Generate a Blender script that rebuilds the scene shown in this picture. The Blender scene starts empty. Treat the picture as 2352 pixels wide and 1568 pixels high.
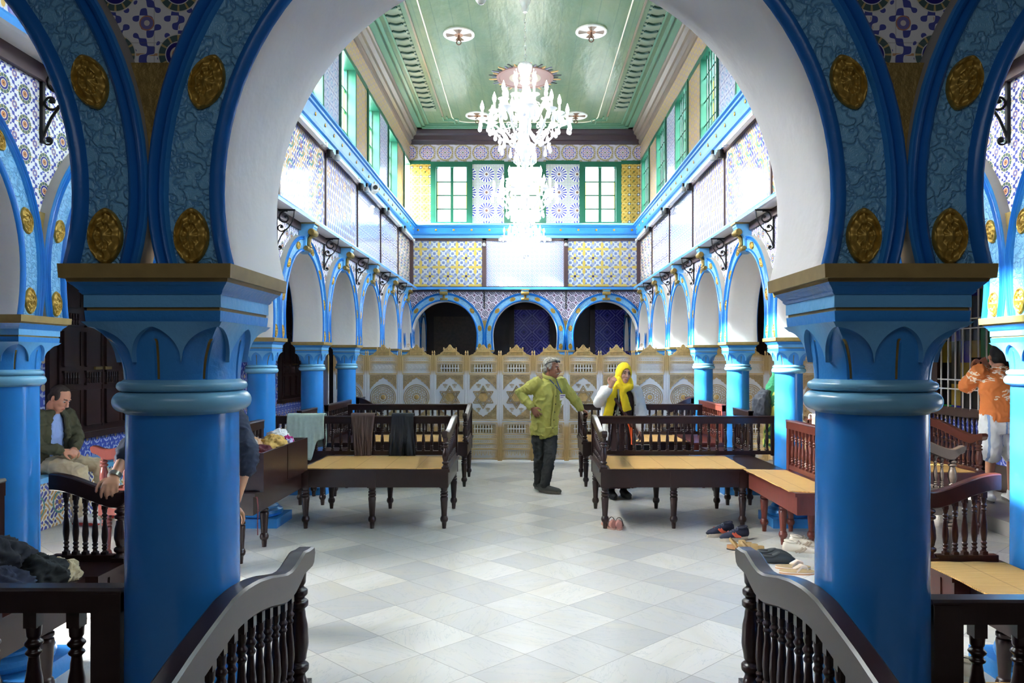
import bpy, math, random
from mathutils import Vector, Matrix, noise
PI = math.pi
random.seed(7)
S = bpy.context.scene
COL = S.collection
# ------------------------------------------------------------------ camera, world, light, exposure
K = 1692.0            # focal length in pixels of the 2352 px wide frame
EYE = 1.65
cam_data = bpy.data.cameras.new('camera')
cam = bpy.data.objects.new('camera', cam_data)
COL.objects.link(cam)
cam.location = (0, 0, EYE)
cam.rotation_euler = (PI / 2, 0, 0)
cam_data.sensor_width = 36.0
cam_data.lens = 36.0 * K / 2352
cam_data.shift_x = -30 / 2352
cam_data.shift_y = 43 / 2352
cam_data.clip_start = 0.05
S.camera = cam
S.view_settings.view_transform = 'Standard'
S.view_settings.look = 'None'
S.view_settings.gamma = 1.0
S.view_settings.use_curve_mapping = False
S.view_settings.exposure = 2.35
try:
    S.cycles.max_bounces = 6
    S.cycles.diffuse_bounces = 3
    S.cycles.glossy_bounces = 3
    S.cycles.transmission_bounces = 4
    S.cycles.transparent_max_bounces = 6
    S.cycles.caustics_reflective = False
    S.cycles.caustics_refractive = False
    S.cycles.sample_clamp_indirect = 6.0
    S.cycles.use_denoising = True
    S.cycles.use_adaptive_sampling = True
    S.cycles.adaptive_threshold = 0.03
except Exception:
    pass
world = bpy.data.worlds.new('world')
S.world = world
world.use_nodes = True
bgn = world.node_tree.nodes.get('Background') or world.node_tree.nodes.new('ShaderNodeBackground')
bgn.inputs[0].default_value = (0.62, 0.78, 1.0, 1)
bgn.inputs[1].default_value = 0.12

def area(name, loc, rot, sx, sy, power, col=(1, 1, 1), spread=PI):
    l = bpy.data.lights.new(name, 'AREA')
    l.shape = 'RECTANGLE'; l.size = sx; l.size_y = sy; l.energy = power; l.color = col; l.spread = spread
    o = bpy.data.objects.new(name, l); COL.objects.link(o)
    o.location = loc; o.rotation_euler = rot
    return o
# added fill light under the unseen porch ceiling, to brighten the near arches
DAY = (0.93, 0.97, 1.0)
area('porch_fill_light', (0.0, -0.6, 3.25), (0, 0, 0), 2.6, 1.4, 4.0, DAY)
PANE = 1.4            # brightness of the daylit window panes
def sunlight(name, d, energy, angle, col):
    l = bpy.data.lights.new(name, 'SUN'); l.energy = energy; l.angle = angle; l.color = col
    o = bpy.data.objects.new(name, l); COL.objects.link(o)
    o.location = (-d[0] * 14, 8 - d[1] * 14, 4 - d[2] * 14)
    o.rotation_euler = Vector(d).to_track_quat('-Z', 'Y').to_euler()
sunlight('sun', (0.80, 0.10, -0.60), 9.0, 0.02, (1.0, 0.97, 0.92))
# wide soft skylight from the three sides that have clerestory windows
sunlight('skylight_left', (0.60, 0.12, -0.79), 38.0, 1.7, (0.97, 0.985, 1.0))
sunlight('skylight_right', (-0.60, 0.12, -0.79), 21.0, 1.7, (0.97, 0.985, 1.0))
sunlight('skylight_back', (0.0, -0.55, -0.83), 6.0, 1.5, (0.97, 0.985, 1.0))
# ------------------------------------------------------------------ helpers
def lin(c):
    c /= 255.0
    return c / 12.92 if c <= 0.04045 else ((c + 0.055) / 1.055) ** 2.4
def C(r, g, b): return (lin(r), lin(g), lin(b), 1.0)

def P(px, py, Y):            # a point at depth Y seen at pixel px, py
    return Vector(((px - 1206) / K * Y, Y, EYE - (py - 827) / K * Y))

class MB:
    def __init__(s): s.v = []; s.f = []; s.m = []
    def add(s, vs, fs, m=0):
        o = len(s.v); s.v += [tuple(x) for x in vs]
        for q in fs: s.f.append([i + o for i in q]); s.m.append(m)
        return s
    def box(s, x0, x1, y0, y1, z0, z1, m=0):
        return s.add([(x0,y0,z0),(x1,y0,z0),(x1,y1,z0),(x0,y1,z0),(x0,y0,z1),(x1,y0,z1),(x1,y1,z1),(x0,y1,z1)],
              [(0,3,2,1),(4,5,6,7),(0,1,5,4),(1,2,6,5),(2,3,7,6),(3,0,4,7)], m)
    def quad(s, a, b, c, d, m=0): return s.add([a, b, c, d], [(0, 1, 2, 3)], m)
    def lathe(s, prof, seg=16, c=(0, 0, 0), m=0, axis='z'):
        vs = []; fs = []; n = len(prof)
        for r, z in prof:
            for k in range(seg):
                a = 2 * PI * k / seg; p = (r * math.cos(a), r * math.sin(a), z)
                if axis == 'y': p = (p[0], p[2], p[1])
                if axis == 'x': p = (p[2], p[0], p[1])
                vs.append((p[0] + c[0], p[1] + c[1], p[2] + c[2]))
        for i in range(n - 1):
            for k in range(seg):
                k2 = (k + 1) % seg
                fs.append((i*seg+k, i*seg+k2, (i+1)*seg+k2, (i+1)*seg+k))
        if prof[0][0] > 1e-5: fs.append(tuple(range(seg))[::-1])
        if prof[-1][0] > 1e-5: fs.append(tuple((n-1)*seg + k for k in range(seg)))
        return s.add(vs, fs, m)
    def tube(s, path, rad, seg=8, m=0, flat=1.0, ref=None, cap=True):
        path = [Vector(p) for p in path]; n = len(path)
        rads = rad if isinstance(rad, (list, tuple)) else [rad] * n
        vs = []; fs = []; prev = None
        for i, p in enumerate(path):
            t = (path[min(i+1, n-1)] - path[max(i-1, 0)]); t = t.normalized() if t.length > 1e-9 else Vector((0, 0, 1))
            if ref is not None:
                u = Vector(ref) - t * Vector(ref).dot(t)
            elif prev is None:
                r0 = Vector((0, 0, 1)) if abs(t.z) < 0.9 else Vector((1, 0, 0)); u = r0 - t * r0.dot(t)
            else:
                u = prev - t * prev.dot(t)
            if u.length < 1e-6: u = t.orthogonal()
            u.normalize(); prev = u; w = t.cross(u)
            r = rads[i]
            ra, rb = r if isinstance(r, (tuple, list)) else (r, r * flat)
            for k in range(seg):
                a = 2 * PI * k / seg
                vs.append(p + u * (ra * math.cos(a)) + w * (rb * math.sin(a)))
        for i in range(n - 1):
            for k in range(seg):
                k2 = (k + 1) % seg
                fs.append((i*seg+k, i*seg+k2, (i+1)*seg+k2, (i+1)*seg+k))
        if cap:
            fs.append(tuple(range(seg))[::-1]); fs.append(tuple((n-1)*seg + k for k in range(seg)))
        return s.add(vs, fs, m)
    def ell(s, c, r, seg=14, rings=9, m=0, rot=None):
        vs = []; fs = []
        R = rot.to_3x3() if rot is not None else None
        for i in range(rings + 1):
            th = PI * i / rings
            for k in range(seg):
                a = 2 * PI * k / seg
                q = Vector((r[0]*math.sin(th)*math.cos(a), r[1]*math.sin(th)*math.sin(a), -r[2]*math.cos(th)))
                if R is not None: q = R @ q
                vs.append(q + Vector(c))
        for i in range(rings):
            for k in range(seg):
                k2 = (k + 1) % seg
                fs.append((i*seg+k, i*seg+k2, (i+1)*seg+k2, (i+1)*seg+k))
        return s.add(vs, fs, m)
    def prism(s, poly, d0, d1, f=lambda u, v, d: (u, d, v), m=0):
        n = len(poly)
        vs = [f(u, v, d0) for u, v in poly] + [f(u, v, d1) for u, v in poly]
        fs = [tuple(range(n)), tuple(range(2*n-1, n-1, -1))] + [(i, i+n, (i+1) % n + n, (i+1) % n) for i in range(n)]
        return s.add(vs, fs, m)
    def mould(s, prof, p0, p1, nrm, m=0, close=True):
        # prof: (outward distance, z); run from p0 to p1 on the plan, outward along nrm
        n = len(prof); vs = []
        for p in (p0, p1):
            for a, z in prof: vs.append((p[0] + nrm[0]*a, p[1] + nrm[1]*a, z))
        ms = m if isinstance(m, (list, tuple)) else [m] * n
        for i in range(n - 1): s.add([vs[i], vs[i+1], vs[n+i+1], vs[n+i]], [(0, 1, 2, 3)], ms[i])
        if close: s.add(vs[:n], [tuple(range(n))], ms[0]); s.add(vs[n:], [tuple(range(n))[::-1]], ms[0])
        return s
    def xf(s, M):
        s.v = [tuple(M @ Vector(p)) for p in s.v]; return s
    def merge(s, o, dm=0):
        return s.add(o.v, o.f, 0) if dm == 0 and not any(o.m) else s._mg(o, dm)
    def _mg(s, o, dm):
        k = len(s.v); s.v += o.v
        for q, m in zip(o.f, o.m): s.f.append([i + k for i in q]); s.m.append(m + dm)
        return s
    def mesh(s, name, mats, smooth=True, ang=40):
        me = bpy.data.meshes.new(name)
        me.from_pydata(s.v, [], s.f)
        for mt in (mats if isinstance(mats, (list, tuple)) else [mats]): me.materials.append(mt)
        me.polygons.foreach_set('material_index', s.m)
        me.validate()
        if smooth:
            me.polygons.foreach_set('use_smooth', [True] * len(me.polygons))
            try: me.set_sharp_from_angle(angle=math.radians(ang))
            except Exception: pass
        me.update()
        return me
    def build(s, name, mats, parent=None, smooth=True, ang=40, **kw):
        return place(name, s.mesh(name, mats, smooth, ang), parent, **kw)

def place(name, me, parent=None, loc=(0, 0, 0), rot=(0, 0, 0), scale=(1, 1, 1)):
    o = bpy.data.objects.new(name, me); COL.objects.link(o)
    o.location = loc; o.rotation_euler = rot; o.scale = scale
    if parent is not None: o.parent = parent
    return o
def tag(o, label, cat, group=None, kind=None):
    if label: o['label'] = label
    if cat: o['category'] = cat
    if group: o['group'] = group
    if kind: o['kind'] = kind
    return o
def thing(name, label, cat, loc=(0, 0, 0), rotz=0.0, group=None):
    o = bpy.data.objects.new(name, None); COL.objects.link(o)
    o.empty_display_size = 0.1
    o.location = loc; o.rotation_euler = (0, 0, rotz)
    return tag(o, label, cat, group)
def struct(o, label=None):
    o['kind'] = 'structure'
    if label: o['label'] = label
    return o
def sroot(name, label=None, loc=(0, 0, 0)):
    o = bpy.data.objects.new(name, None); COL.objects.link(o); o.location = loc
    return struct(o, label)
def copy_tree(o, loc=None, rotz=None, label=None, group=None, parent=None):
    c = o.copy(); COL.objects.link(c)
    if parent is not None: c.parent = parent
    if loc is not None: c.location = loc
    if rotz is not None: c.rotation_euler = (0, 0, rotz)
    if label: c['label'] = label
    if group: c['group'] = group
    for ch in list(o.children): copy_tree(ch, parent=c)
    return c

# ------------------------------------------------------------------ materials
MATS = {}
class E:                         # a value in a node tree, with arithmetic
    def __init__(s, t, x): s.t = t; s.x = x
    def _op(s, op, *b):
        n = s.t.nodes.new('ShaderNodeMath'); n.operation = op
        for i, q in enumerate((s,) + b):
            q = q.x if isinstance(q, E) else q
            if isinstance(q, (int, float)): n.inputs[i].default_value = q
            else: s.t.links.new(q, n.inputs[i])
        return E(s.t, n.outputs[0])
    def __add__(s, b): return s._op('ADD', b)
    def __radd__(s, b): return s._op('ADD', b)
    def __sub__(s, b): return s._op('SUBTRACT', b)
    def __rsub__(s, b): return E(s.t, b)._op('SUBTRACT', s)
    def __mul__(s, b): return s._op('MULTIPLY', b)
    def __rmul__(s, b): return s._op('MULTIPLY', b)
    def __truediv__(s, b): return s._op('DIVIDE', b)
    def __lt__(s, b): return s._op('LESS_THAN', b)
    def __gt__(s, b): return s._op('GREATER_THAN', b)
    def fract(s): return s._op('FRACT')
    def floor(s): return s._op('FLOOR')
    def abs(s): return s._op('ABSOLUTE')
    def sin(s): return s._op('SINE')
    def cos(s): return s._op('COSINE')
    def sqrt(s): return s._op('SQRT')
    def atan2(s, b): return s._op('ARCTAN2', b)
    def min(s, b): return s._op('MINIMUM', b)
    def max(s, b): return s._op('MAXIMUM', b)

def newmat(name):
    m = bpy.data.materials.new(name); m.use_nodes = True
    t = m.node_tree; b = t.nodes.get('Principled BSDF')
    return m, t, b
def coords(t, axes='xyz'):
    tc = t.nodes.new('ShaderNodeTexCoord'); sp = t.nodes.new('ShaderNodeSeparateXYZ')
    t.links.new(tc.outputs['Object'], sp.inputs[0])
    return [E(t, sp.outputs['xyz'.index(a)]) for a in axes], tc
def mixc(t, fac, a, b):
    n = t.nodes.new('ShaderNodeMix'); n.data_type = 'RGBA'
    for i, q in ((0, fac), (6, a), (7, b)):
        q = q.x if isinstance(q, E) else q
        if isinstance(q, (int, float)): n.inputs[i].default_value = q
        elif isinstance(q, tuple): n.inputs[i].default_value = q
        else: t.links.new(q, n.inputs[i])
    return n.outputs[2]
def noise_tex(t, scale, detail=3, vec=None, rough=0.55, dist=0.0):
    n = t.nodes.new('ShaderNodeTexNoise'); n.inputs['Scale'].default_value = scale
    n.inputs['Detail'].default_value = detail; n.inputs['Roughness'].default_value = rough
    n.inputs['Distortion'].default_value = dist
    if vec is not None: t.links.new(vec, n.inputs['Vector'])
    return E(t, n.outputs[0])
def mapping(t, tc, scale=(1, 1, 1), rot=(0, 0, 0), out='Object'):
    mp = t.nodes.new('ShaderNodeMapping'); mp.inputs['Scale'].default_value = scale; mp.inputs['Rotation'].default_value = rot
    t.links.new(tc.outputs[out], mp.inputs[0]); return mp.outputs[0]
def bump(t, b, h, dist, strength=1.0):
    n = t.nodes.new('ShaderNodeBump'); n.inputs['Distance'].default_value = dist; n.inputs['Strength'].default_value = strength
    t.links.new(h.x if isinstance(h, E) else h, n.inputs['Height']); t.links.new(n.outputs[0], b.inputs['Normal'])
def setc(t, b, c):
    if isinstance(c, tuple): b.inputs['Base Color'].default_value = c
    else: t.links.new(c.x if isinstance(c, E) else c, b.inputs['Base Color'])

def mat(name, col, rough=0.5, metal=0.0, var=0.0, vscale=6.0, bmp=0.0, bscale=40.0, coat=0.0, emit=None, es=0.0, spec=None, trans=0.0):
    if name in MATS: return MATS[name]
    m, t, b = newmat(name)
    b.inputs['Roughness'].default_value = rough; b.inputs['Metallic'].default_value = metal
    if coat: b.inputs['Coat Weight'].default_value = coat; b.inputs['Coat Roughness'].default_value = 0.12
    if spec is not None: b.inputs['Specular IOR Level'].default_value = spec
    if trans: b.inputs['Transmission Weight'].default_value = trans
    tc = t.nodes.new('ShaderNodeTexCoord')
    if var:
        nz = noise_tex(t, vscale, 4, tc.outputs['Object'])
        d = tuple(x * (1 - var) for x in col[:3]) + (1,); u = tuple(min(1, x * (1 + var)) for x in col[:3]) + (1,)
        setc(t, b, mixc(t, (nz - 0.5) * 1.6 + 0.5, d, u))
    else: setc(t, b, col)
    if bmp: bump(t, b, noise_tex(t, bscale, 3, tc.outputs['Object']), bmp)
    if emit: b.inputs['Emission Color'].default_value = emit; b.inputs['Emission Strength'].default_value = es
    MATS[name] = m
    return m

# paint and plaster
M_shaft = mat('blue_gloss_paint', C(48, 134, 214), 0.2, var=0.10, vscale=3, bmp=0.0005, bscale=40, spec=0.6)
M_blue = mat('blue_paint', C(56, 140, 214), 0.3, var=0.08, vscale=5, bmp=0.002, bscale=50)
M_bdark = mat('deep_blue_paint', C(32, 110, 192), 0.26, var=0.10, vscale=6, bmp=0.0006, bscale=40)
M_blight = mat('pale_blue_paint', C(104, 172, 222), 0.35, var=0.07, vscale=6, bmp=0.002, bscale=50)
M_ring = mat('ring_blue_paint', C(120, 180, 212), 0.25, var=0.06, vscale=8)
M_gold = mat('gilding', C(176, 142, 62), 0.4, metal=0.45, var=0.35, vscale=90)
M_goldd = mat('aged_gilding', C(142, 118, 62), 0.45, metal=0.35, var=0.3, vscale=30, bmp=0.003, bscale=60)
M_plast = mat('white_plaster', C(232, 228, 226), 0.7, var=0.03, vscale=2, bmp=0.004, bscale=14)
M_edge = mat('taupe_edge_paint', C(170, 165, 158), 0.6, var=0.08, vscale=8)
M_brown = mat('brown_painted_beam', C(72, 52, 54), 0.4, var=0.15, vscale=5)
M_green = mat('green_window_paint', C(28, 92, 70), 0.35, var=0.10, vscale=6)
M_gdark = mat('dark_green_paint', C(22, 62, 52), 0.4, var=0.1)
M_iron = mat('black_wrought_iron', C(22, 20, 22), 0.45, metal=0.4)
M_white = mat('white_enamel', C(236, 234, 230), 0.3)
M_dwood = mat('dark_door_wood', C(52, 32, 30), 0.35, var=0.3, vscale=8)

def relief_mat():
    m, t, b = newmat('carved_leaf_relief')
    b.inputs['Roughness'].default_value = 0.3
    tc = t.nodes.new('ShaderNodeTexCoord')
    v = t.nodes.new('ShaderNodeTexVoronoi'); v.feature = 'DISTANCE_TO_EDGE'; v.inputs['Scale'].default_value = 23
    nz = t.nodes.new('ShaderNodeTexNoise'); nz.inputs['Scale'].default_value = 26
    t.links.new(tc.outputs['Object'], nz.inputs['Vector'])
    mx = t.nodes.new('ShaderNodeMix'); mx.data_type = 'VECTOR'; mx.inputs[0].default_value = 0.10
    t.links.new(tc.outputs['Object'], mx.inputs[4]); t.links.new(nz.outputs[1], mx.inputs[5])
    t.links.new(mx.outputs[1], v.inputs['Vector'])
    d = E(t, v.outputs['Distance'])
    w = (d * 5.0).min(0.8) + (d * 60.0).sin() * 0.04
    bump(t, b, w, 0.007, 0.75)
    setc(t, b, mixc(t, (d * 9.0).min(1.0), C(92, 152, 202), C(122, 182, 222)))  # creases between the leaves darkened in the colour, like shade
    return m
M_relief = relief_mat()

def floor_mat():
    m, t, b = newmat('marble_tile_floor')
    (x, y), tc = coords(t, 'xy')
    a = x / 0.582; c = (y - 4.136) / 0.55
    u = a + c; v = c - a
    fu = (u.fract() - 0.5).abs(); fv = (v.fract() - 0.5).abs()
    g = (fu.max(fv) > 0.4945)
    cell = t.nodes.new('ShaderNodeCombineXYZ'); t.links.new(u.floor().x, cell.inputs[0]); t.links.new(v.floor().x, cell.inputs[1])
    wn = t.nodes.new('ShaderNodeTexWhiteNoise'); t.links.new(cell.outputs[0], wn.inputs['Vector'])
    rnd = E(t, wn.outputs[0])
    # veins, turned differently in each tile
    va = t.nodes.new('ShaderNodeVectorRotate'); va.rotation_type = 'Z_AXIS'; t.links.new(tc.outputs['Object'], va.inputs[0])
    t.links.new(((rnd * 7.0).floor() * 0.9).x, va.inputs['Angle'])
    ad = t.nodes.new('ShaderNodeVectorMath'); ad.operation = 'ADD'; t.links.new(va.outputs[0], ad.inputs[0]); t.links.new(wn.outputs[1], ad.inputs[1])
    mp = t.nodes.new('ShaderNodeMapping'); mp.inputs['Scale'].default_value = (1.2, 5.5, 1); t.links.new(ad.outputs[0], mp.inputs[0])
    n1 = noise_tex(t, 2.2, 5, mp.outputs[0], 0.6, 0.25)
    vein = 1.0 - ((n1 - 0.5).abs() * 75.0).min(1.0)
    n2 = noise_tex(t, 1.1, 3, mp.outputs[0])
    base = mixc(t, rnd, C(188, 186, 183), C(226, 221, 212))
    base = mixc(t, ((n2 - 0.45) * 2.2).max(0.0).min(0.6), base, C(206, 198, 178))
    base = mixc(t, vein * 0.36, base, C(150, 156, 158))
    base = mixc(t, g * 0.65, base, C(120, 112, 104))
    setc(t, b, base)
    b.inputs['Roughness'].default_value = 0.3; b.inputs['Specular IOR Level'].default_value = 0.35
    return m
M_floor = floor_mat()

def wood_mat(name, c1, c2, rough=0.28):
    m, t, b = newmat(name)
    tc = t.nodes.new('ShaderNodeTexCoord')
    n = noise_tex(t, 5, 4, mapping(t, tc, (2.5, 2.5, 0.7)), 0.6, 0.0)
    n2 = noise_tex(t, 60, 2, mapping(t, tc, (3, 3, 0.4)))
    setc(t, b, mixc(t, (n - 0.5) * 0.7 + 0.45 + (n2 - 0.5) * 0.5, c1, c2))
    b.inputs['Roughness'].default_value = rough
    return m
M_wood = wood_mat('dark_stained_wood', C(32, 18, 17), C(56, 32, 29))
M_red = wood_mat('red_brown_wood', C(86, 38, 32), C(124, 62, 52))
M_grey = wood_mat('dull_worn_wood', C(46, 37, 32), C(64, 52, 45), 0.5)

def straw_mat():
    m, t, b = newmat('woven_straw')
    (x, y), tc = coords(t, 'xy')
    n = noise_tex(t, 9, 3, mapping(t, tc, (0.6, 14, 1)))
    w = ((y * 420.0).sin() * 0.5 + 0.5)
    k = (((x * 3.3).fract() - 0.5).abs() < 0.012)
    c = mixc(t, n, C(200, 148, 78), C(236, 192, 118))
    c = mixc(t, w * 0.36, c, C(150, 108, 56))
    c = mixc(t, k * 0.45, c, C(140, 100, 50))
    setc(t, b, c); b.inputs['Roughness'].default_value = 0.75
    bump(t, b, w, 0.0015)
    return m
M_straw = straw_mat()

# ---- glazed tile patterns; au, av name the two axes of the wall
def tile(name, au, av, cell, kind, u0=0.0, v0=0.0, rough=0.12):
    if name in MATS: return MATS[name]
    m, t, b = newmat(name)
    (U, V), tc = coords(t, au + av)
    U = U - u0; V = V - v0
    u = U / cell; v = V / cell
    p = u.fract() - 0.5; q = v.fract() - 0.5
    r = (p * p + q * q).sqrt(); th = q.atan2(p)
    P2 = (u + 0.5).fract() - 0.5; Q2 = (v + 0.5).fract() - 0.5
    r2 = (P2 * P2 + Q2 * Q2).sqrt(); th2 = Q2.atan2(P2)
    mx = lambda f, a, c: mixc(t, f, a, c)
    if kind == 'rosette':
        s = (u * 25.13).sin() * (v * 25.13).sin() + (u * 12.57 + (v * 18.85).sin()).cos() * 0.5
        c = mx(s > 0.34, C(234, 232, 234), C(84, 90, 168))
        c = mx((p.abs().min(q.abs()) < 0.02) * (s < 0.1), c, C(206, 160, 120))
        c = mx(r < 0.33, c, C(226, 222, 214)); c = mx(r < 0.31, c, C(82, 104, 104)); c = mx((r < 0.31) * ((th * 12.0).cos() > 0.75), c, C(190, 170, 120))
        c = mx(r < 0.21, c, C(224, 222, 226)); c = mx(r < 0.195, c, C(52, 48, 130)); c = mx(r < 0.13, c, C(226, 214, 198)); c = mx(r < 0.10, c, C(196, 130, 92))
        c = mx(r < 0.03, c, C(70, 50, 60))
        c = mx(r2 < 0.12, c, C(192, 136, 112)); c = mx(r2 < 0.10, c, C(124, 118, 176)); c = mx(r2 < 0.045, c, C(225, 215, 210))
    elif kind == 'arabesque':     # yellow and blue flower panel
        pet = ((th * 4.0).cos() * 0.18 + 0.26)
        c = mx(((u * 18.85).sin() * (v * 18.85).sin()) > 0.15, C(196, 202, 204), C(112, 128, 176))
        c = mx(((th2 * 4.0).cos() * 0.16 + 0.22) > r2, c, C(204, 180, 92))
        c = mx(pet > r, c, C(150, 160, 186)); c = mx(pet * 0.6 > r, c, C(206, 190, 110)); c = mx(r < 0.07, c, C(70, 66, 110))
        c = mx(p.abs().max(q.abs()) > 0.485, c, C(196, 178, 96))
    elif kind == 'star':
        pe = ((th * 16.0).cos() > 0.1) * (r > 0.12) * (r < 0.43)
        s = (u * 37.7).sin() * (v * 37.7).sin()
        c = mx(s > 0.25, C(232, 228, 216), C(150, 150, 186)); c = mx((s < -0.45), c, C(112, 158, 130))
        c = mx(r < 0.45, c, C(232, 230, 226)); c = mx(pe, c, C(74, 84, 178)); c = mx(r < 0.07, c, C(130, 98, 90))
    elif kind == 'ochre':
        c = mx(((u * 12.57).sin() * (v * 12.57).sin()) > 0.2, C(206, 168, 84), C(180, 140, 60))
        c = mx((p.abs().min(q.abs()) < 0.02), c, C(222, 204, 150))
        c = mx(r < 0.17, c, C(62, 84, 92)); c = mx(r < 0.1, c, C(226, 226, 216)); c = mx(r2 < 0.09, c, C(70, 92, 60))
    elif kind == 'lattice':
        c = mx(((u * 12.57).sin() * (v * 12.57).sin()) > 0.0, C(206, 208, 222), C(178, 186, 214))
        c = mx(((r > 0.22) * (r < 0.3)), c, C(132, 150, 196)); c = mx(r < 0.1, c, C(150, 190, 210))
        c = mx(p.abs().max(q.abs()) > 0.46, c, C(158, 156, 186))
    elif kind == 'disc':
        c = mx(((u * 12.57).sin() * (v * 12.57).cos()) > 0.3, C(196, 190, 206), C(168, 156, 140))
        c = mx(r < 0.47, c, C(150, 134, 112)); c = mx((r < 0.45) * ((th * 24.0).cos() > 0.2), c, C(196, 178, 130)); c = mx(r < 0.38, c, C(206, 196, 214))
        c = mx((r < 0.37) * ((th * 8.0).cos() * (r * 40.0).cos() > 0.1), c, C(110, 108, 176)); c = mx((r < 0.25) * ((th * 8.0).cos() > 0.4), c, C(196, 150, 156))
        c = mx(r < 0.08, c, C(220, 216, 200)); c = mx(r < 0.04, c, C(60, 66, 80))
    elif kind == 'diamond':       # violet blue lozenges
        d = p.abs() + q.abs()
        w = ((d * 31.4).sin() > 0.2)
        c = mx(w, C(58, 52, 150), C(102, 98, 192)); c = mx(d < 0.08, c, C(40, 32, 90)); c = mx((d > 0.44) * (d < 0.5), c, C(130, 124, 204))
        c = mx(p.abs().max(q.abs()) > 0.49, c, C(44, 38, 100))
    elif kind == 'octagon':       # back spandrel: dark octagons on white
        c = mx(((u * 18.85).sin() * (v * 18.85).sin()) > 0.25, C(206, 200, 212), C(112, 100, 140))
        o = p.abs().max(q.abs()).max((p.abs() + q.abs()) * 0.72)
        c = mx(o < 0.36, c, C(70, 66, 96)); c = mx(o < 0.27, c, C(206, 206, 210)); c = mx(o < 0.2, c, C(80, 84, 120)); c = mx(r < 0.08, c, C(222, 200, 190))
        c = mx(P2.abs().max(Q2.abs()) < 0.13, c, C(112, 82, 110))
    elif kind == 'fanwork':       # side panel medley: violet, white and ochre
        s = (u * 25.13).sin() * (v * 12.57).sin()
        c = mx(s > 0.2, C(222, 218, 222), C(126, 122, 180)); c = mx(s < -0.55, c, C(206, 172, 104))
        c = mx((r < 0.34) * ((th * 8.0).cos() > -0.2), c, C(150, 146, 196)); c = mx(r < 0.2, c, C(224, 216, 204)); c = mx((r < 0.18) * ((th * 6.0).cos() > 0.1), c, C(196, 142, 100))
    elif kind == 'dado':
        s = (u * 12.57).sin() * (v * 12.57).cos() + (u * 25.13 + (v * 6.283).sin()).cos() * 0.45
        c = mx(s > 0.5, C(74, 88, 170), C(160, 168, 208)); c = mx((r > 0.26) * (r < 0.33), c, C(176, 180, 214)); c = mx(r < 0.13, c, C(196, 172, 150))
    elif kind == 'scroll':        # white with sprigs
        s = (u * 18.85 + (v * 12.57).sin() * 2.0).sin() * (v * 18.85 + (u * 12.57).sin() * 2.0).sin()
        c = mx(s > 0.3, C(232, 228, 218), C(92, 96, 166)); c = mx(s < -0.5, c, C(206, 160, 104)); c = mx((r > 0.27) * (r < 0.33), c, C(104, 150, 146)); c = mx((r < 0.2) * ((th * 6.0).cos() > 0.0), c, C(120, 110, 170)); c = mx(r < 0.07, c, C(206, 150, 96)); c = mx(p.abs() > 0.485, c, C(190, 170, 160))
    else:                         # 'honey': dull yellow/lilac scales of the clerestory
        z = ((u * 6.283).sin() * 0.25 + v * 1.0)
        f = (z * 2.0).fract()
        c = mx(f < 0.16, C(176, 152, 124), C(206, 176, 92)); c = mx((f > 0.45) * (f < 0.7) * ((u * 25.0).sin() > 0.0), c, C(158, 146, 168))
    # grout
    gu = ((U / 0.15).fract() - 0.5).abs(); gv = ((V / 0.15).fract() - 0.5).abs()
    c = mixc(t, (gu.max(gv) > 0.492) * 0.35, c, C(120, 112, 112))
    setc(t, b, c); b.inputs['Roughness'].default_value = rough
    b.inputs['Specular IOR Level'].default_value = 0.35
    bump(t, b, noise_tex(t, 5.0, 2, tc.outputs['Object']), 0.004, 0.5)
    MATS[name] = m
    return m
# ------------------------------------------------------------------ the hall
YC = [1.913, 3.81, 5.64, 7.46, 9.24, 11.02, 12.81, 14.59, 16.37]   # column rows along the hall
XC = 2.67                                                          # side colonnades
FX = [-2.67, -0.886, 0.898, 2.67]                                  # columns of the front row
BX = [-2.67, -0.89, 0.89, 2.67]                                    # columns of the back row
CAPZ = 1.875; LEDGE = 3.2; TH = 0.125                              # capital top, ledge, half wall thickness
XL, XR, YB, YF = -5.2, 5.5, 18.6, -3.0                             # outer walls
CEIL = 6.72; ZC0, ZC1 = 4.33, 4.64                                 # ceiling, cornice

# floor
fl = MB().box(XL - 0.2, XR + 0.2, YF - 0.2, YB + 0.2, -0.12, 0.0).build('floor', M_floor, smooth=False); struct(fl)

# ---- one arcade bay
def curve(R, c, crown, n=44, cap=CAPZ):
    """inner edge of the opening, right springing to left springing, as (u, z, nu, nz)"""
    pts = []
    d = c - cap
    ns = 4
    for i in range(ns):
        f = i / ns; z = cap + d * f
        pts.append((R - 0.022 * (1 - f) ** 2, z, 1.0, 0.0))
    h = crown - c
    for i in range(n + 1):
        a = PI * i / n
        ca, sa = math.cos(a), math.sin(a)
        nu, nz = ca / R, sa / h; l = math.hypot(nu, nz)
        pts.append((R * ca, c + h * sa, nu / l, nz / l))
    for i in range(ns):
        f = 1 - (i + 1) / ns; z = cap + d * f
        pts.append((-(R - 0.022 * (1 - f) ** 2), z, -1.0, 0.0))
    return pts
RW = 0.182
# moulding profile across the ring: (distance from the opening, projection, material) 0 deep blue 1 relief 2 edge 3 blue
RING = [(0.0, 0.0, 4), (0.0, 0.056, 0), (0.007, 0.066, 0), (0.02, 0.072, 0), (0.033, 0.066, 0), (0.039, 0.052, 1), (0.134, 0.052, 3), (0.139, 0.066, 0),
        (0.147, 0.071, 0), (0.155, 0.062, 0), (0.158, 0.055, 0), (0.163, 0.066, 0), (0.171, 0.071, 0), (0.178, 0.066, 3), (RW, 0.056, 2), (RW, 0.0, 2)]

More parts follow.
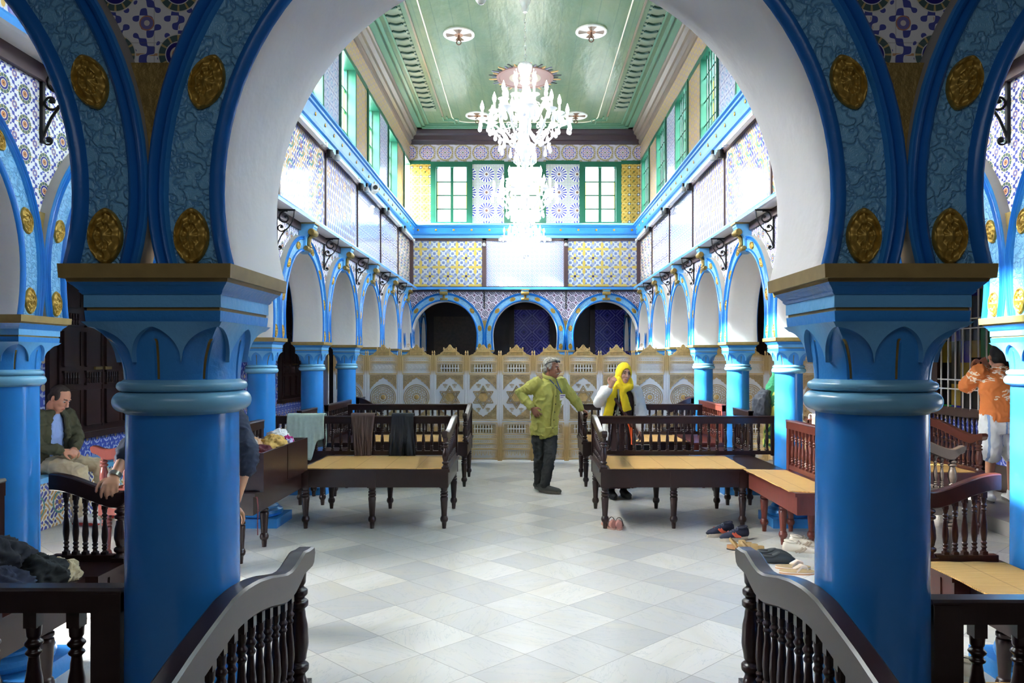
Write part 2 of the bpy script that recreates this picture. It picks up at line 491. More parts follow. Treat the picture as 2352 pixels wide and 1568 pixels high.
def vesica_mesh():
    mb = MB(); n = 56; W, Hh = 0.0415, 0.067
    def rad(a):
        return math.hypot(W * abs(math.cos(a)) ** 1.3, Hh * math.sin(a))
    rings = [(1.0, 0.0), (1.0, 0.008), (0.93, 0.014), (0.84, 0.012), (0.8, 0.006), (0.62, 0.008), (0.56, 0.015), (0.48, 0.015), (0.44, 0.008), (0.25, 0.009), (0.18, 0.016), (0.0, 0.018)]
    vs = []; fs = []
    for f, h in rings:
        for k in range(n):
            a = 2 * PI * k / n; r = rad(a) * f
            hh = h + (0.0028 * math.cos(a * 8) if 0.2 < f < 0.85 else 0)
            vs.append((W * f * math.copysign(abs(math.cos(a)) ** 1.3, math.cos(a)), Hh * f * math.sin(a), hh))
    for i in range(len(rings) - 1):
        for k in range(n):
            k2 = (k + 1) % n; fs.append((i*n+k, i*n+k2, (i+1)*n+k2, (i+1)*n+k))
    return mb.add(vs, fs).mesh('medallion', M_gold, True, 75)
ME_MED = vesica_mesh()

def keystone_mesh(z0, z1, dep):
    """volute console at an arch crown; local u across, d out of the wall, z up"""
    mb = MB(); w = 0.075
    h = z1 - z0
    prof = [(0.0, z0), (0.05, z0), (0.09, z0 + 0.02), (0.10, z0 + 0.05), (0.08, z0 + 0.09), (0.085, z0 + h * 0.5), (0.12, z0 + h * 0.66), (dep * 0.8, z0 + h * 0.74), (dep * 0.82, z0 + h * 0.84), (dep * 0.86, z0 + h * 0.86), (dep * 0.86, z1), (0.0, z1)]
    mb.prism(prof, -w, w, lambda u, v, d: (d, -u, v), 0)
    g = MB()
    g.lathe([(0.0, -w - 0.012), (0.034, -w - 0.012), (0.04, -w), (0.04, w), (0.034, w + 0.012), (0.0, w + 0.012)], 14, (0, -dep * 0.72, z0 + h * 0.68), 1, 'x')
    g.lathe([(0.0, -w - 0.008), (0.024, -w - 0.008), (0.03, -w), (0.03, w), (0.024, w + 0.008), (0.0, w + 0.008)], 12, (0, -0.085, z0 + 0.05), 1, 'x')
    path = [(0, -0.112, z0 + 0.06), (0, -0.094, z0 + h * 0.3), (0, -0.1, z0 + h * 0.5), (0, -0.135, z0 + h * 0.64)]
    g.tube(path, 0.026, 8, 1)
    g.box(-w - 0.02, w + 0.02, -dep * 0.95, -0.02, z1 - 0.018, z1, 1)
    mb._mg(g, 0)
    return mb.mesh('keystone', [M_blight, M_goldd], True, 40)

def arcade(root, cols, to_world, R0, c, crown, M_tile, faces=(1, -1), ztop=LEDGE, keystone=True, wallm=None, rotm=None, dep=0.2):
    """wall of horseshoe arches between the columns at cols; to_world(u, d, z): d > 0 is the hall side.
       The spandrels become the mesh of root; rings, soffits, keystones are its parts."""
    wall = MB()
    km = None
    for i in range(len(cols) - 1):
        a, b_ = cols[i], cols[i + 1]; B = b_ - a; cu = (a + b_) / 2; R = R0 * B / 1.784 if B < 1.7 else B / 2 - 0.18
        pts = curve(R, c, crown)
        soff = MB(); ring = MB()
        for j in range(len(pts) - 1):
            (u0, z0, n0, m0), (u1, z1, n1, m1) = pts[j], pts[j + 1]
            soff.quad(to_world(cu+u0, TH, z0), to_world(cu+u1, TH, z1), to_world(cu+u1, -TH, z1), to_world(cu+u0, -TH, z0))
            lim = lambda u: max(-B / 2, min(B / 2, u))
            out = lambda u, z, n, m: (lim(u + n * RW) if m > 0.02 else math.copysign(B / 2, u), z + m * RW)
            o0, o1 = out(u0, z0, n0, m0), out(u1, z1, n1, m1)
            for sd in (1, -1):
                if abs(o0[0] - o1[0]) > 1e-4:
                    wall.quad(to_world(cu+o0[0], sd*TH, o0[1]), to_world(cu+o1[0], sd*TH, o1[1]), to_world(cu+o1[0], sd*TH, ztop), to_world(cu+o0[0], sd*TH, ztop), 0 if sd == 1 else 1)
                if sd in faces:
                    for k in range(len(RING) - 1):
                        (w0, p0, mm), (w1, p1, _) = RING[k], RING[k + 1]
                        q = []
                        for (u, z, nu, nz), w, p in ((pts[j], w0, p0), (pts[j], w1, p1), (pts[j+1], w1, p1), (pts[j+1], w0, p0)):
                            q.append(to_world(cu + lim(u + nu * w), sd * (TH + p), z + nz * w))
                        ring.quad(*q, m=mm)
        # join the pieces so that they shade smoothly
        for nm, mb_, ms in (('arch_soffit', soff, [M_plast]), ('arch_moulding', ring, [M_bdark, M_relief, M_edge, M_blue, M_plast])):
            me = mb_.mesh(nm, ms, True, 50)
            import bmesh
            bm = bmesh.new(); bm.from_mesh(me); bmesh.ops.remove_doubles(bm, verts=bm.verts, dist=1e-5); bmesh.ops.recalc_face_normals(bm, faces=bm.faces); bm.to_mesh(me); bm.free()
            me.set_sharp_from_angle(angle=math.radians(50))
            po = place(nm, me, root)
            if nm == 'arch_moulding': ringo = po
        # medallions along the ring, by arc length
        cum = [0.0]
        for j in range(len(pts) - 1): cum.append(cum[-1] + math.hypot(pts[j+1][0] - pts[j][0], pts[j+1][1] - pts[j][1]))
        L = cum[-1]
        for sd in faces:
            for s_ in (0.075, 0.45, 0.82, 1.19):
                for side in (0, 1):
                    tgt = s_ * (L / 2 / 1.43) if side == 0 else L - s_ * (L / 2 / 1.43)
                    j = max(k for k in range(len(cum) - 1) if cum[k] <= tgt)
                    f = (tgt - cum[j]) / (cum[j+1] - cum[j])
                    u, z, nu, nz = [pts[j][q] * (1 - f) + pts[j+1][q] * f for q in range(4)]
                    u += nu * 0.087; z += nz * 0.087
                    o = Vector(to_world(cu + u, sd * (TH + 0.05), z))
                    ex = Vector(to_world(cu + u + 0.01, sd * (TH + 0.05), z)) - o
                    en = (Vector(to_world(cu + u, sd * (TH + 0.06), z)) - o).normalized(); ex.normalize(); ez = Vector((0, 0, 1))
                    X = ex * nu + ez * nz; Yv = en.cross(X)
                    M = Matrix((X, Yv, en)).transposed().to_4x4(); M.translation = o
                    mo = place('medallion', ME_MED, ringo); mo.matrix_local = M
        if keystone:
            if km is None: km = keystone_mesh(crown - 0.01, ztop, dep)
            ko = place('keystone', km, root); o = Vector(to_world(cu, TH, 0))
            ex = (Vector(to_world(cu + 1, TH, 0)) - o).normalized(); en = (Vector(to_world(cu, TH + 1, 0)) - o).normalized()
            M = Matrix((ex, -en, Vector((0, 0, 1)))).transposed().to_4x4(); M.translation = o
            ko.matrix_local = M
            # gilded wedge between neighbouring rings
        if i > 0:
            wz = MB(); zb = c + 0.08
            wz.add([to_world(a - 0.07, TH + 0.03, zb + 0.24), to_world(a + 0.07, TH + 0.03, zb + 0.24), to_world(a, TH + 0.045, zb)], [(0, 1, 2)])
            if -1 in faces: wz.add([to_world(a - 0.07, -TH - 0.03, zb + 0.24), to_world(a + 0.07, -TH - 0.03, zb + 0.24), to_world(a, -TH - 0.045, zb)], [(0, 1, 2)])
            wz.build('spandrel_wedge', M_goldd, root)
    return wall

# tile materials of the hall walls
T_sp_s = tile('rosette_tile_side', 'y', 'z', 0.153, 'rosette', 0, 0.02)
T_sp_f = tile('rosette_tile_front', 'x', 'z', 0.153, 'rosette', 0, 0.02)
T_sp_b = tile('octagon_tile_back', 'x', 'z', 0.16, 'octagon', 0, 0.04)
T_p = [tile('arabesque_tile_side', 'y', 'z', 0.42, 'fanwork', 0.1, 0.1, 0.09), tile('lattice_tile_side', 'y', 'z', 0.16, 'lattice', 0, 0, 0.09),
       tile('star_tile_side', 'y', 'z', 0.36, 'star', 0, 0.1, 0.09), tile('scroll_tile_side', 'y', 'z', 0.38, 'scroll', 0.2, 0.1, 0.1)]
T_cl = tile('honey_tile_side', 'y', 'z', 0.2, 'honey', rough=0.25)
T_cl2 = tile('lattice_tile_clerestory', 'y', 'z', 0.2, 'lattice', rough=0.2)
T_disc_s = tile('disc_frieze_side', 'y', 'z', 0.39, 'disc', 0, 6.03)
T_disc = tile('disc_frieze_back', 'x', 'z', 0.392, 'disc', 0.0, 6.03)
T_arab = tile('arabesque_tile_back', 'x', 'z', 0.40, 'arabesque', 0.1, 3.3)
T_latt = tile('lattice_tile_back', 'x', 'z', 0.105, 'lattice', 0, 0, 0.08)
T_starb = tile('star_tile_back', 'x', 'z', 0.40, 'star', 0.55, 4.75)
T_ochre = tile('ochre_tile_back', 'x', 'z', 0.2, 'ochre', 0, 0)
T_aisle = tile('dado_tile_side', 'y', 'z', 0.3, 'dado')
T_bord = tile('border_tile_side', 'y', 'z', 0.18, 'scroll', 0, 0.07)

WW = 0.95; WZ0, WZ1 = 4.66, 6.02       # clerestory windows
WINL = [10.55 + 1.78 * k for k in range(-4, 4)]; WINR = [10.15 + 1.78 * k for k in range(-4, 4)]
win_n = [0]
def pane_mat(name, col, s, tint=None):
    """thin daylit glass: lets the light through, and glows with the sky behind it"""
    if name in MATS: return MATS[name]
    m = bpy.data.materials.new(name); m.use_nodes = True; t = m.node_tree; t.nodes.clear()
    tr_ = t.nodes.new('ShaderNodeBsdfTransparent'); tr_.inputs[0].default_value = tint or col
    em = t.nodes.new('ShaderNodeEmission'); em.inputs[0].default_value = col; em.inputs[1].default_value = s
    ad = t.nodes.new('ShaderNodeAddShader'); ou = t.nodes.new('ShaderNodeOutputMaterial')
    t.links.new(tr_.outputs[0], ad.inputs[0]); t.links.new(em.outputs[0], ad.inputs[1]); t.links.new(ad.outputs[0], ou.inputs[0])
    MATS[name] = m; return m
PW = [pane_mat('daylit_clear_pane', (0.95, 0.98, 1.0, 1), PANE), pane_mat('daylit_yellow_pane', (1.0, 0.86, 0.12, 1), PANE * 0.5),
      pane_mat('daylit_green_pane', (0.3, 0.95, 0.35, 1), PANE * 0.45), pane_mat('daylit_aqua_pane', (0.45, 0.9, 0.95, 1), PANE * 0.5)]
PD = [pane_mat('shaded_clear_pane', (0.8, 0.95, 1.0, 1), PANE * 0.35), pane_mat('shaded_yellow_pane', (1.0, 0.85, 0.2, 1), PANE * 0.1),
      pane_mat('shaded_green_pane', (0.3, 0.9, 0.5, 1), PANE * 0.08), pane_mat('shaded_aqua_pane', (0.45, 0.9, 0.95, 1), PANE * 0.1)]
def window(w, z0, z1, f, mats, ncol=2, rows=4, depth=0.16, colour=True, bars=True, glazed=True, frame_w=0.065):
    """f(u, d, z): u across, d into the room (0 = wall face)"""
    win_n[0] += 1
    fr = MB()
    def bx(u0, u1, d0, d1, za, zb, m=0):
        vs = [f(u, d, z) for z in (za, zb) for u, d in ((u0, d0), (u1, d0), (u1, d1), (u0, d1))]
        fr.add(vs, [(0,3,2,1),(4,5,6,7),(0,1,5,4),(1,2,6,5),(2,3,7,6),(3,0,4,7)], m)
    t = frame_w
    bx(-w/2, -w/2 + t, -depth, 0.025, z0, z1); bx(w/2 - t, w/2, -depth, 0.025, z0, z1); bx(-w/2 + t, w/2 - t, -depth, 0.025, z1 - t, z1); bx(-w/2 + t, w/2 - t, -depth, 0.02, z0, z0 + 0.04)
    o = fr.build('window_%d' % win_n[0], M_green, None, False); struct(o)
    mu = MB(); fr = mu
    wi = (w - 2 * t); cw = wi / ncol
    for k in range(ncol + 1):
        u = -wi/2 + k * cw; g = 0.03 if 0 < k < ncol else 0.02
        bx(u - g, u + g, -depth + 0.02, -depth + 0.06, z0 + 0.04, z1 - t)
    hz = (z1 - t - z0 - 0.04) / rows
    for r_ in range(1, rows):
        zz = z0 + 0.04 + r_ * hz; bx(-wi/2, wi/2, -depth + 0.02, -depth + 0.045, zz - 0.012, zz + 0.012)
    mu.build('muntins', M_green, o, False)
    if not glazed: return o
    pn = MB()
    for k in range(ncol):
        for r_ in range(rows):
            ua, ub = -wi/2 + k * cw, -wi/2 + (k + 1) * cw; za, zb = z0 + 0.04 + r_ * hz, z0 + 0.04 + (r_ + 1) * hz
            e = 0.11 if colour else 0.05; cm = (2, 1, 1, 3)[(r_) % 4]
            for (p, q, mm) in ((ua, ua + e * cw, cm), (ua + e * cw, ub - e * cw, 0), (ub - e * cw, ub, cm)):
                pn.quad(f(p, -depth + 0.01, za), f(q, -depth + 0.01, za), f(q, -depth + 0.01, zb), f(p, -depth + 0.01, zb), mm)
    pn.build('panes', mats, o, False)
    if bars:
        ib = MB()
        for k in range(1, 6):
            u = -wi/2 + wi * k / 6
            ib.tube([f(u, -0.03, z0 + 0.03), f(u, -0.03, z1 - t)], 0.009, 6)
        for r_ in range(1, 4):
            zz = z0 + (z1 - z0) * r_ / 4; ib.tube([f(-wi/2, -0.03, zz), f(wi/2, -0.03, zz)], 0.009, 6)
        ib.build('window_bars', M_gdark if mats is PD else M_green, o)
    return o

CORN = [(0.0, ZC1), (0.17, ZC1), (0.19, ZC1 - 0.02), (0.19, ZC1 - 0.045), (0.16, ZC1 - 0.055), (0.155, ZC1 - 0.075), (0.13, ZC1 - 0.085), (0.105, ZC1 - 0.20), (0.115, ZC1 - 0.205), (0.10, ZC1 - 0.235), (0.07, ZC1 - 0.245), (0.06, ZC0 + 0.005), (0.0, ZC0)]
CORN_M = [4, 4, 4, 3, 3, 3, 3, 1, 3, 3, 4, 4, 4]

def side_wall(sg, name, wins, pmats):
    """sg -1 left, +1 right"""
    fx = lambda d: sg * (XC - d)                    # d > 0 towards the hall axis
    tw = lambda u, d, z: (fx(d), u, z)
    root = sroot(name)
    wall = arcade(root, YC, tw, 0.71, 2.10, 2.87, T_sp_s)
    F = XC - TH                                      # tile face, distance from the axis
    x0, x1 = sorted((sg * F, sg * (XC + TH)))
    ya, yb = YC[0] - 0.12, YC[-1] + 0.12
    # panel zone, one panel per bay
    for i in range(8):
        wall.quad((sg*F, YC[i], LEDGE), (sg*F, YC[i+1], LEDGE), (sg*F, YC[i+1], ZC0), (sg*F, YC[i], ZC0), 2 + i % 4)
    # clerestory with the window openings
    e = [YC[0]] + [v for w in wins for v in (w - WW/2, w + WW/2)] + [YC[-1]]
    e = [min(v, YC[-1] - 0.12) for v in e]
    for i in range(0, len(e) - 1, 2):
        if e[i+1] > e[i]:
            wall.quad((sg*F, e[i], ZC1 - 0.1), (sg*F, e[i+1], ZC1 - 0.1), (sg*F, e[i+1], 6.03), (sg*F, e[i], 6.03), 6 if i % 4 else 7)
    O = XC + TH
    oq = lambda y0_, y1_, z0_, z1_: wall.quad((sg*O, y0_, z0_), (sg*O, y1_, z0_), (sg*O, y1_, z1_), (sg*O, y0_, z1_), 1)
    oq(ya, yb, LEDGE, WZ0); oq(ya, yb, WZ1, 6.9); oq(ya, YC[0], WZ0, WZ1); oq(YC[-1] - 0.12, yb, WZ0, WZ1)
    for i in range(0, len(e) - 1, 2):
        if e[i+1] > e[i]: oq(e[i], e[i+1], WZ0, WZ1)
    for w in wins:
        for yy in (w - WW/2, min(w + WW/2, YC[-1] - 0.12)): wall.quad((sg*F, yy, WZ0), (sg*O, yy, WZ0), (sg*O, yy, WZ1), (sg*F, yy, WZ1), 1)
        wall.quad((sg*F, w - WW/2, ZC1 - 0.1), (sg*F, w + WW/2, ZC1 - 0.1), (sg*F, w + WW/2, WZ0), (sg*F, w - WW/2, WZ0), 6)
    wall.quad((sg*F, YC[0], 6.02), (sg*F, YC[-1], 6.02), (sg*F, YC[-1], 6.9), (sg*F, YC[0], 6.9), 6)
    me = wall.mesh(name, [T_sp_s, M_plast] + T_p + [T_cl, T_cl2], False)
    wo = place('wall_tiling', me, root)
    # ledge over the arches
    m = MB().mould([(0.0, LEDGE + 0.05), (0.17, LEDGE + 0.05), (0.175, LEDGE + 0.035), (0.175, LEDGE + 0.0), (0.15, LEDGE - 0.005), (0.0, LEDGE - 0.005)], (sg*F, YC[0]), (sg*F, YC[-1]), (-sg, 0), [0, 0, 0, 1, 1, 1])
    m.build('ledge', [M_blue, M_plast], root, False)
    bm_ = MB().box(*sorted((sg*F, sg*(F - 0.03))), YC[0], YC[-1] - 0.12, LEDGE - 0.09, LEDGE - 0.005, 0)
    bm_.box(*sorted((sg*F, sg*(F - 0.035))), YC[0], YC[-1] - 0.12, ZC0 - 0.05, ZC0 + 0.01)
    for i in range(1, 8): bm_.box(*sorted((sg*F, sg*(F - 0.02))), YC[i] + 0.11, YC[i] + 0.15, LEDGE + 0.05, ZC0)
    bm_.build('brown_fillets', M_brown, root, False)
    MB().mould(CORN, (sg*F, YC[0]), (sg*F, YC[-1]), (-sg, 0), CORN_M).build('cornice', [M_bdark, M_relief, M_edge, M_blue, M_blight], root, True, 30)
    st = MB()
    for k in range(34):
        y = 2.3 + k * 0.415
        if y < 16.1: st.ell((sg*(F - 0.122), y, ZC1 - 0.14), (0.01, 0.024, 0.026), 8, 5)
    so = st.build('cornice_studs', M_gold, root); so['kind'] = 'stuff'
    # brown eaves moulding under the ceiling
    MB().mould([(0.0, 6.40), (0.03, 6.40), (0.05, 6.44), (0.05, 6.48), (0.10, 6.50), (0.11, 6.56), (0.17, 6.59), (0.18, 6.64), (0.2, 6.66), (0.2, CEIL), (0, CEIL)], (sg*F, YC[0]), (sg*F, YC[-1]), (-sg, 0)).build('eaves_moulding', mat('taupe_moulding', C(120, 104, 92), 0.35, var=0.1), root, True, 30)
    gb = MB()
    ee = e
    for i in range(0, len(ee) - 1, 2):
        if ee[i+1] > ee[i]: gb.box(*sorted((sg*F, sg*(F - 0.015))), ee[i], ee[i+1], 5.98, 6.05)
    gb.build('green_fillet', M_green, root, False)
    for w in wins:
        if w + WW/2 < YC[-1]:
            window(WW, WZ0, WZ1, lambda u, d, z, w=w: (sg * (F - d), w + u, z), pmats, bars=sg > 0)
        else:
            ww = YC[-1] - 0.16 - (w - WW/2)
            if ww > 0.3: window(ww, WZ0, WZ1, lambda u, d, z, w=w, ww=ww: (sg * (F - d), w - WW/2 + ww/2 + u, z), pmats)
    return root
wl = side_wall(-1, 'wall_left', WINL, PW)
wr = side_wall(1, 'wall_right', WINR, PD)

# back wall of the hall
def back_wall():
    yb = YC[-1]
    tw = lambda u, d, z: (u, yb - d, z)
    root = sroot('wall_back')
    wall = arcade(root, BX, tw, 0.71, 2.2, 2.95, T_sp_b)
    F = yb - TH; h = XC - TH
    q = lambda xa, xb, za, zb, m: wall.quad((xa, F, za), (xb, F, za), (xb, F, zb), (xa, F, zb), m)
    q(-h, -0.9, LEDGE, ZC0, 2); q(-0.9, 0.9, LEDGE, ZC0, 3); q(0.9, h, LEDGE, ZC0, 2)
    ws = [(-1.62, 0.92), (0.0, 0.92), (1.66, 0.92)]
    e = [-h] + [v for c, w in ws for v in (c - w/2, c + w/2)] + [h]
    for i, m in ((0, 5), (2, 4), (4, 4), (6, 5)): q(e[i], e[i+1], ZC1 - 0.1, 6.03, m)
    for c, w in ws: q(c - w/2, c + w/2, ZC1 - 0.1, WZ0, 4); q(c - w/2, c + w/2, 6.0, 6.03, 6)
    q(-h, h, 6.03, 6.42, 6); q(-h, h, 6.42, 6.9, 1)
    oq = lambda xa, xb, za, zb: wall.quad((xa, yb + TH, za), (xb, yb + TH, za), (xb, yb + TH, zb), (xa, yb + TH, zb), 1)
    oq(-h, h, LEDGE, WZ0); oq(-h, h, 6.02, 6.9)
    for i in (0, 2, 4, 6): oq(e[i], e[i+1], WZ0, 6.02)
    place('wall_tiling', wall.mesh('wall_back', [T_sp_b, M_plast, T_arab, T_latt, T_starb, T_ochre, T_disc], False), root)
    MB().mould([(0.0, LEDGE + 0.05), (0.12, LEDGE + 0.05), (0.125, LEDGE), (0.0, LEDGE - 0.005)], (-h, F), (h, F), (0, -1)).build('ledge', M_blue, root, False)
    bm_ = MB()
    bm_.box(-h, h, F - 0.03, F, ZC0 - 0.05, ZC0 + 0.01); bm_.box(-h, h, F - 0.03, F, LEDGE + 0.05, LEDGE + 0.075); bm_.box(-h, h, F - 0.02, F, LEDGE - 0.04, LEDGE - 0.005)
    for x in (-h + 0.04, -0.9, 0.9, h - 0.04): bm_.box(x - 0.045, x + 0.045, F - 0.03, F, LEDGE + 0.05, ZC0)
    for c in (-0.9, 0.9): pass
    bm_.build('brown_fillets', M_brown, root, False)
    MB().mould(CORN, (-h, F), (h, F), (0, -1), CORN_M).build('cornice', [M_bdark, M_relief, M_edge, M_blue, M_blight], root, True, 30)
    st = MB()
    for k in range(13): st.ell((-2.34 + k * 0.39, F - 0.122, ZC1 - 0.14), (0.026, 0.01, 0.026), 8, 5)
    st.build('cornice_studs', M_gold, root)['kind'] = 'stuff'
    MB().mould([(0.0, 6.40), (0.03, 6.40), (0.06, 6.46), (0.10, 6.48), (0.12, 6.57), (0.18, 6.60), (0.2, 6.66), (0.2, CEIL), (0, CEIL)], (-h, F), (h, F), (0, -1)).build('eaves_moulding', mat('dark_eaves', C(58, 40, 46), 0.35, var=0.1), root, True, 30)
    gb = MB()
    for i in range(0, 8, 2): gb.box(e[i], e[i+1], F - 0.015, F, 5.97, 6.05)
    gb.build('green_fillet', M_green, root, False)
    for c, w in ws:
        window(w, WZ0, WZ1, lambda u, d, z, c=c: (c + u, F - d, z), PW, 2, 4, 0.14, True, False, True, 0.115)
    return root
wb = back_wall()
# the side colonnades run on behind the back arches
for sg, nm in ((-1, 'wall_rear_left'), (1, 'wall_rear_right')):
    rr = sroot(nm)
    w_ = arcade(rr, [YC[-1] + 0.05, 17.5, 18.55], lambda u, d, z, sg=sg: (sg * (XC - d), u, z), 0.71, 2.1, 2.7, T_sp_s, ztop=3.32, keystone=False)
    place('wall_tiling', w_.mesh(nm, [T_sp_s, M_plast], False), rr)

# front arcade (the one the camera looks through)
def front_wall():
    yf = YC[0]
    tw = lambda u, d, z: (u, yf + d, z)
    root = sroot('wall_front')
    wall = arcade(root, FX, tw, 0.71, 2.04, 2.765, T_sp_f, ztop=3.3, keystone=False)
    wall.quad((-2.8, yf + TH, 3.3), (2.8, yf + TH, 3.3), (2.8, yf + TH, 6.9), (-2.8, yf + TH, 6.9), 2)
    place('wall_tiling', wall.mesh('wall_front', [T_sp_f, T_sp_f, M_plast], False), root)
    return root
wf = front_wall()

# ---- ceiling of the hall: green painted boards with mouldings
def ceil_mat():
    m, t, b = newmat('green_ceiling_boards')
    (x, y), tc = coords(t, 'xy')
    k = x / 0.27; g = ((k.fract() - 0.5).abs() > 0.47)
    j = ((((y + k.floor() * 1.7) / 3.4).fract() - 0.5).abs() > 0.497)
    n = noise_tex(t, 1.6, 4, mapping(t, tc, (3.0, 0.7, 1)))
    c = mixc(t, (n - 0.3) * 2.0, C(84, 110, 82), C(112, 124, 90))
    c = mixc(t, g.max(j) * 0.5, c, C(64, 92, 72))
    setc(t, b, c); b.inputs['Roughness'].default_value = 0.3; b.inputs['Specular IOR Level'].default_value = 0.28
    bump(t, b, noise_tex(t, 2.2, 3, mapping(t, tc, (2.5, 1.0, 1))), 0.02, 0.6)
    return m
M_ceil = ceil_mat()
ce = MB().box(-XC - 0.12, XC + 0.12, YC[0] - 0.12, YC[-1] + 0.12, CEIL, CEIL + 0.12).build('ceiling', M_ceil, smooth=False); struct(ce)
def ceil_trim():
    h = XC - TH; F = YC[-1] - TH
    g = MB()
    for (d, w, z) in ((0.2, 0.10, 0.035), (0.34, 0.05, 0.03), (0.46, 0.03, 0.02)):
        for sg in (-1, 1): g.box(*sorted((sg*(h - d), sg*(h - d - w))), YC[0] + 0.2, F - d, CEIL - z, CEIL)
        g.box(-h + d, h - d, F - d - w, F - d, CEIL - z, CEIL)
    g.build('ceiling_moulding', M_green if False else mat('green_moulding', C(96, 138, 112), 0.3), ce, False)
    b = MB()
    for sg in (-1, 1): b.box(*sorted((sg*1.72, sg*1.69)), YC[0] + 0.2, 15.3, CEIL - 0.02, CEIL)
    b.build('brown_lath', mat('brown_lath_paint', C(128, 108, 86), 0.3), ce, False)
    i_ = MB(); pts = []
    x, y = 1.52, 15.68; r = 0.35
    pts = [(-x, 3.0)] + [(-x + r - r*math.cos(a*PI/16), y - r + r*math.sin(a*PI/16)) for a in range(9)] + [(x - r + r*math.sin(a*PI/16), y - r + r*math.cos(a*PI/16)) for a in range(9)] + [(x, 3.0)]
    i_.tube([(p[0], p[1], CEIL - 0.008) for p in pts], 0.024, 8, 0, 0.5, ref=(0, 0, 1))
    i_.v = [(a, b_, CEIL - 0.008 + (c - CEIL + 0.008) * 0.5) for a, b_, c in i_.v]
    i_.build('white_inlay', mat('cream_inlay', C(226, 218, 196), 0.4), ce)
    s = MB()
    n = 46
    for sg in (-1, 1):
        for k in range(n):
            yy = 3.0 + k * 0.26; cx = sg * 1.94
            p = [(cx - 0.10 + 0.2 * j / 8, yy + 0.045 * math.sin(PI * j / 8), CEIL - 0.01) for j in range(9)]
            s.tube(p, 0.024, 5)
            for ex in (-0.13, 0.13):
                s.box(cx + ex - 0.016, cx + ex + 0.016, yy - 0.02, yy + 0.02, CEIL - 0.012, CEIL)
                s.box(cx + ex - 0.016, cx + ex + 0.016, yy + 0.09, yy + 0.13, CEIL - 0.012, CEIL)
    so = s.build('fretwork_strip', M_gdark, ce); so['kind'] = 'stuff'
    bk = MB()
    for sg in (-1, 1): bk.box(*sorted((sg*1.80, sg*2.08)), 2.9, 15.0, CEIL - 0.006, CEIL)
    bk.build('fretwork_ground', mat('grey_green_strip', C(120, 128, 106), 0.4), ce, False)
    # stepped corner frets
    fr = MB()
    for sg in (-1, 1):
        for d in (0.0, 0.09):
            P_ = [(1.72 - d, 15.3), (1.72 - d, 15.55 - d), (1.5 - d, 15.55 - d), (1.5 - d, 15.78 - d), (1.2, 15.78 - d)]
            for a, b_ in zip(P_, P_[1:]): fr.tube([(sg*a[0], a[1], CEIL - 0.01), (sg*b_[0], b_[1], CEIL - 0.01)], 0.016, 5)
        fr.tube([(-1.2, 15.78, CEIL - 0.01), (1.2, 15.78, CEIL - 0.01)], 0.014, 5)
    fr.build('corner_fret', mat('green_moulding', C(96, 138, 112), 0.3), ce)
ceil_trim()

# ---- aisles, porch: ceilings and outer walls
lo = MB()
for x0, x1, y0, y1 in ((XL, -XC - 0.12, YF, YB), (XC + 0.12, XR, YF, YB), (-XC - 0.12, XC + 0.12, YF, YC[0] - 0.12), (-XC - 0.12, XC + 0.12, YC[-1] + 0.12, YB)):
    lo.box(x0, x1, y0, y1, 3.32, 3.44)
struct(lo.build('ceiling_aisles', mat('aisle_ceiling', C(96, 86, 80), 0.5, var=0.1), smooth=False))
T_ow = tile('outer_wall_tile', 'y', 'z', 0.3, 'dado', rough=0.2)
T_ob = tile('outer_back_tile', 'x', 'z', 0.3, 'dado', rough=0.2)
M_dkt = tile('dark_glazed_tile', 'x', 'z', 0.22, 'diamond', rough=0.25)
def outer_wall(name, x, sg, dado):
    w = MB()
    # a window opening near the camera, out of the frame to the side
    y0, y1 = (3.7, 5.1) if sg < 0 else (3.4, 5.0); z0, z1 = 0.95, 2.15
    f = lambda ya, yb, za, zb, m: w.box(*sorted((x, x + sg * 0.2)), ya, yb, za, zb, m)
    f(YF, y0, 0, 3.44, 0); f(y1, YB + 0.2, 0, 3.44, 0); f(y0, y1, 0, z0, 0); f(y0, y1, z1, 3.44, 0)
    o = struct(w.build(name, T_ow, None, False))
    c = (y0 + y1) / 2
    window(y1 - y0, z0, z1, lambda u, d, z: (x - sg * d, c + u, z), [pane_mat('unseen_glow_pane', (0.95, 0.98, 1.0, 1), 1.0, (0.4, 0.42, 0.44, 1))] * 4, 2, 3, 0.14, False, False, sg > 0)  # unseen right window's pane glows, added to light that aisle
    return o
outer_wall('wall_outer_left', XL, -1, T_ow)
outer_wall('wall_outer_right', XR, 1, T_ow)
ob = MB().box(XL - 0.2, XR + 0.2, YB, YB + 0.2, 0, 3.44).build('wall_outer_back', mat('deep_brown_wall', C(46, 34, 34), 0.4, var=0.2), smooth=False); struct(ob)
pw = MB(); pw.box(XL - 0.2, -1.1, YF - 0.2, YF, 0, 3.44); pw.box(1.1, XR + 0.2, YF - 0.2, YF, 0, 3.44); pw.box(-1.1, 1.1, YF - 0.2, YF, 2.6, 3.44)
pw.box(-1.1, 1.1, YF - 0.12, YF - 0.06, 0, 2.6)  # unseen panel closing the doorway, added to keep skylight off the porch
struct(pw.build('wall_porch', mat('porch_wall', C(120, 116, 112), 0.6), smooth=False))

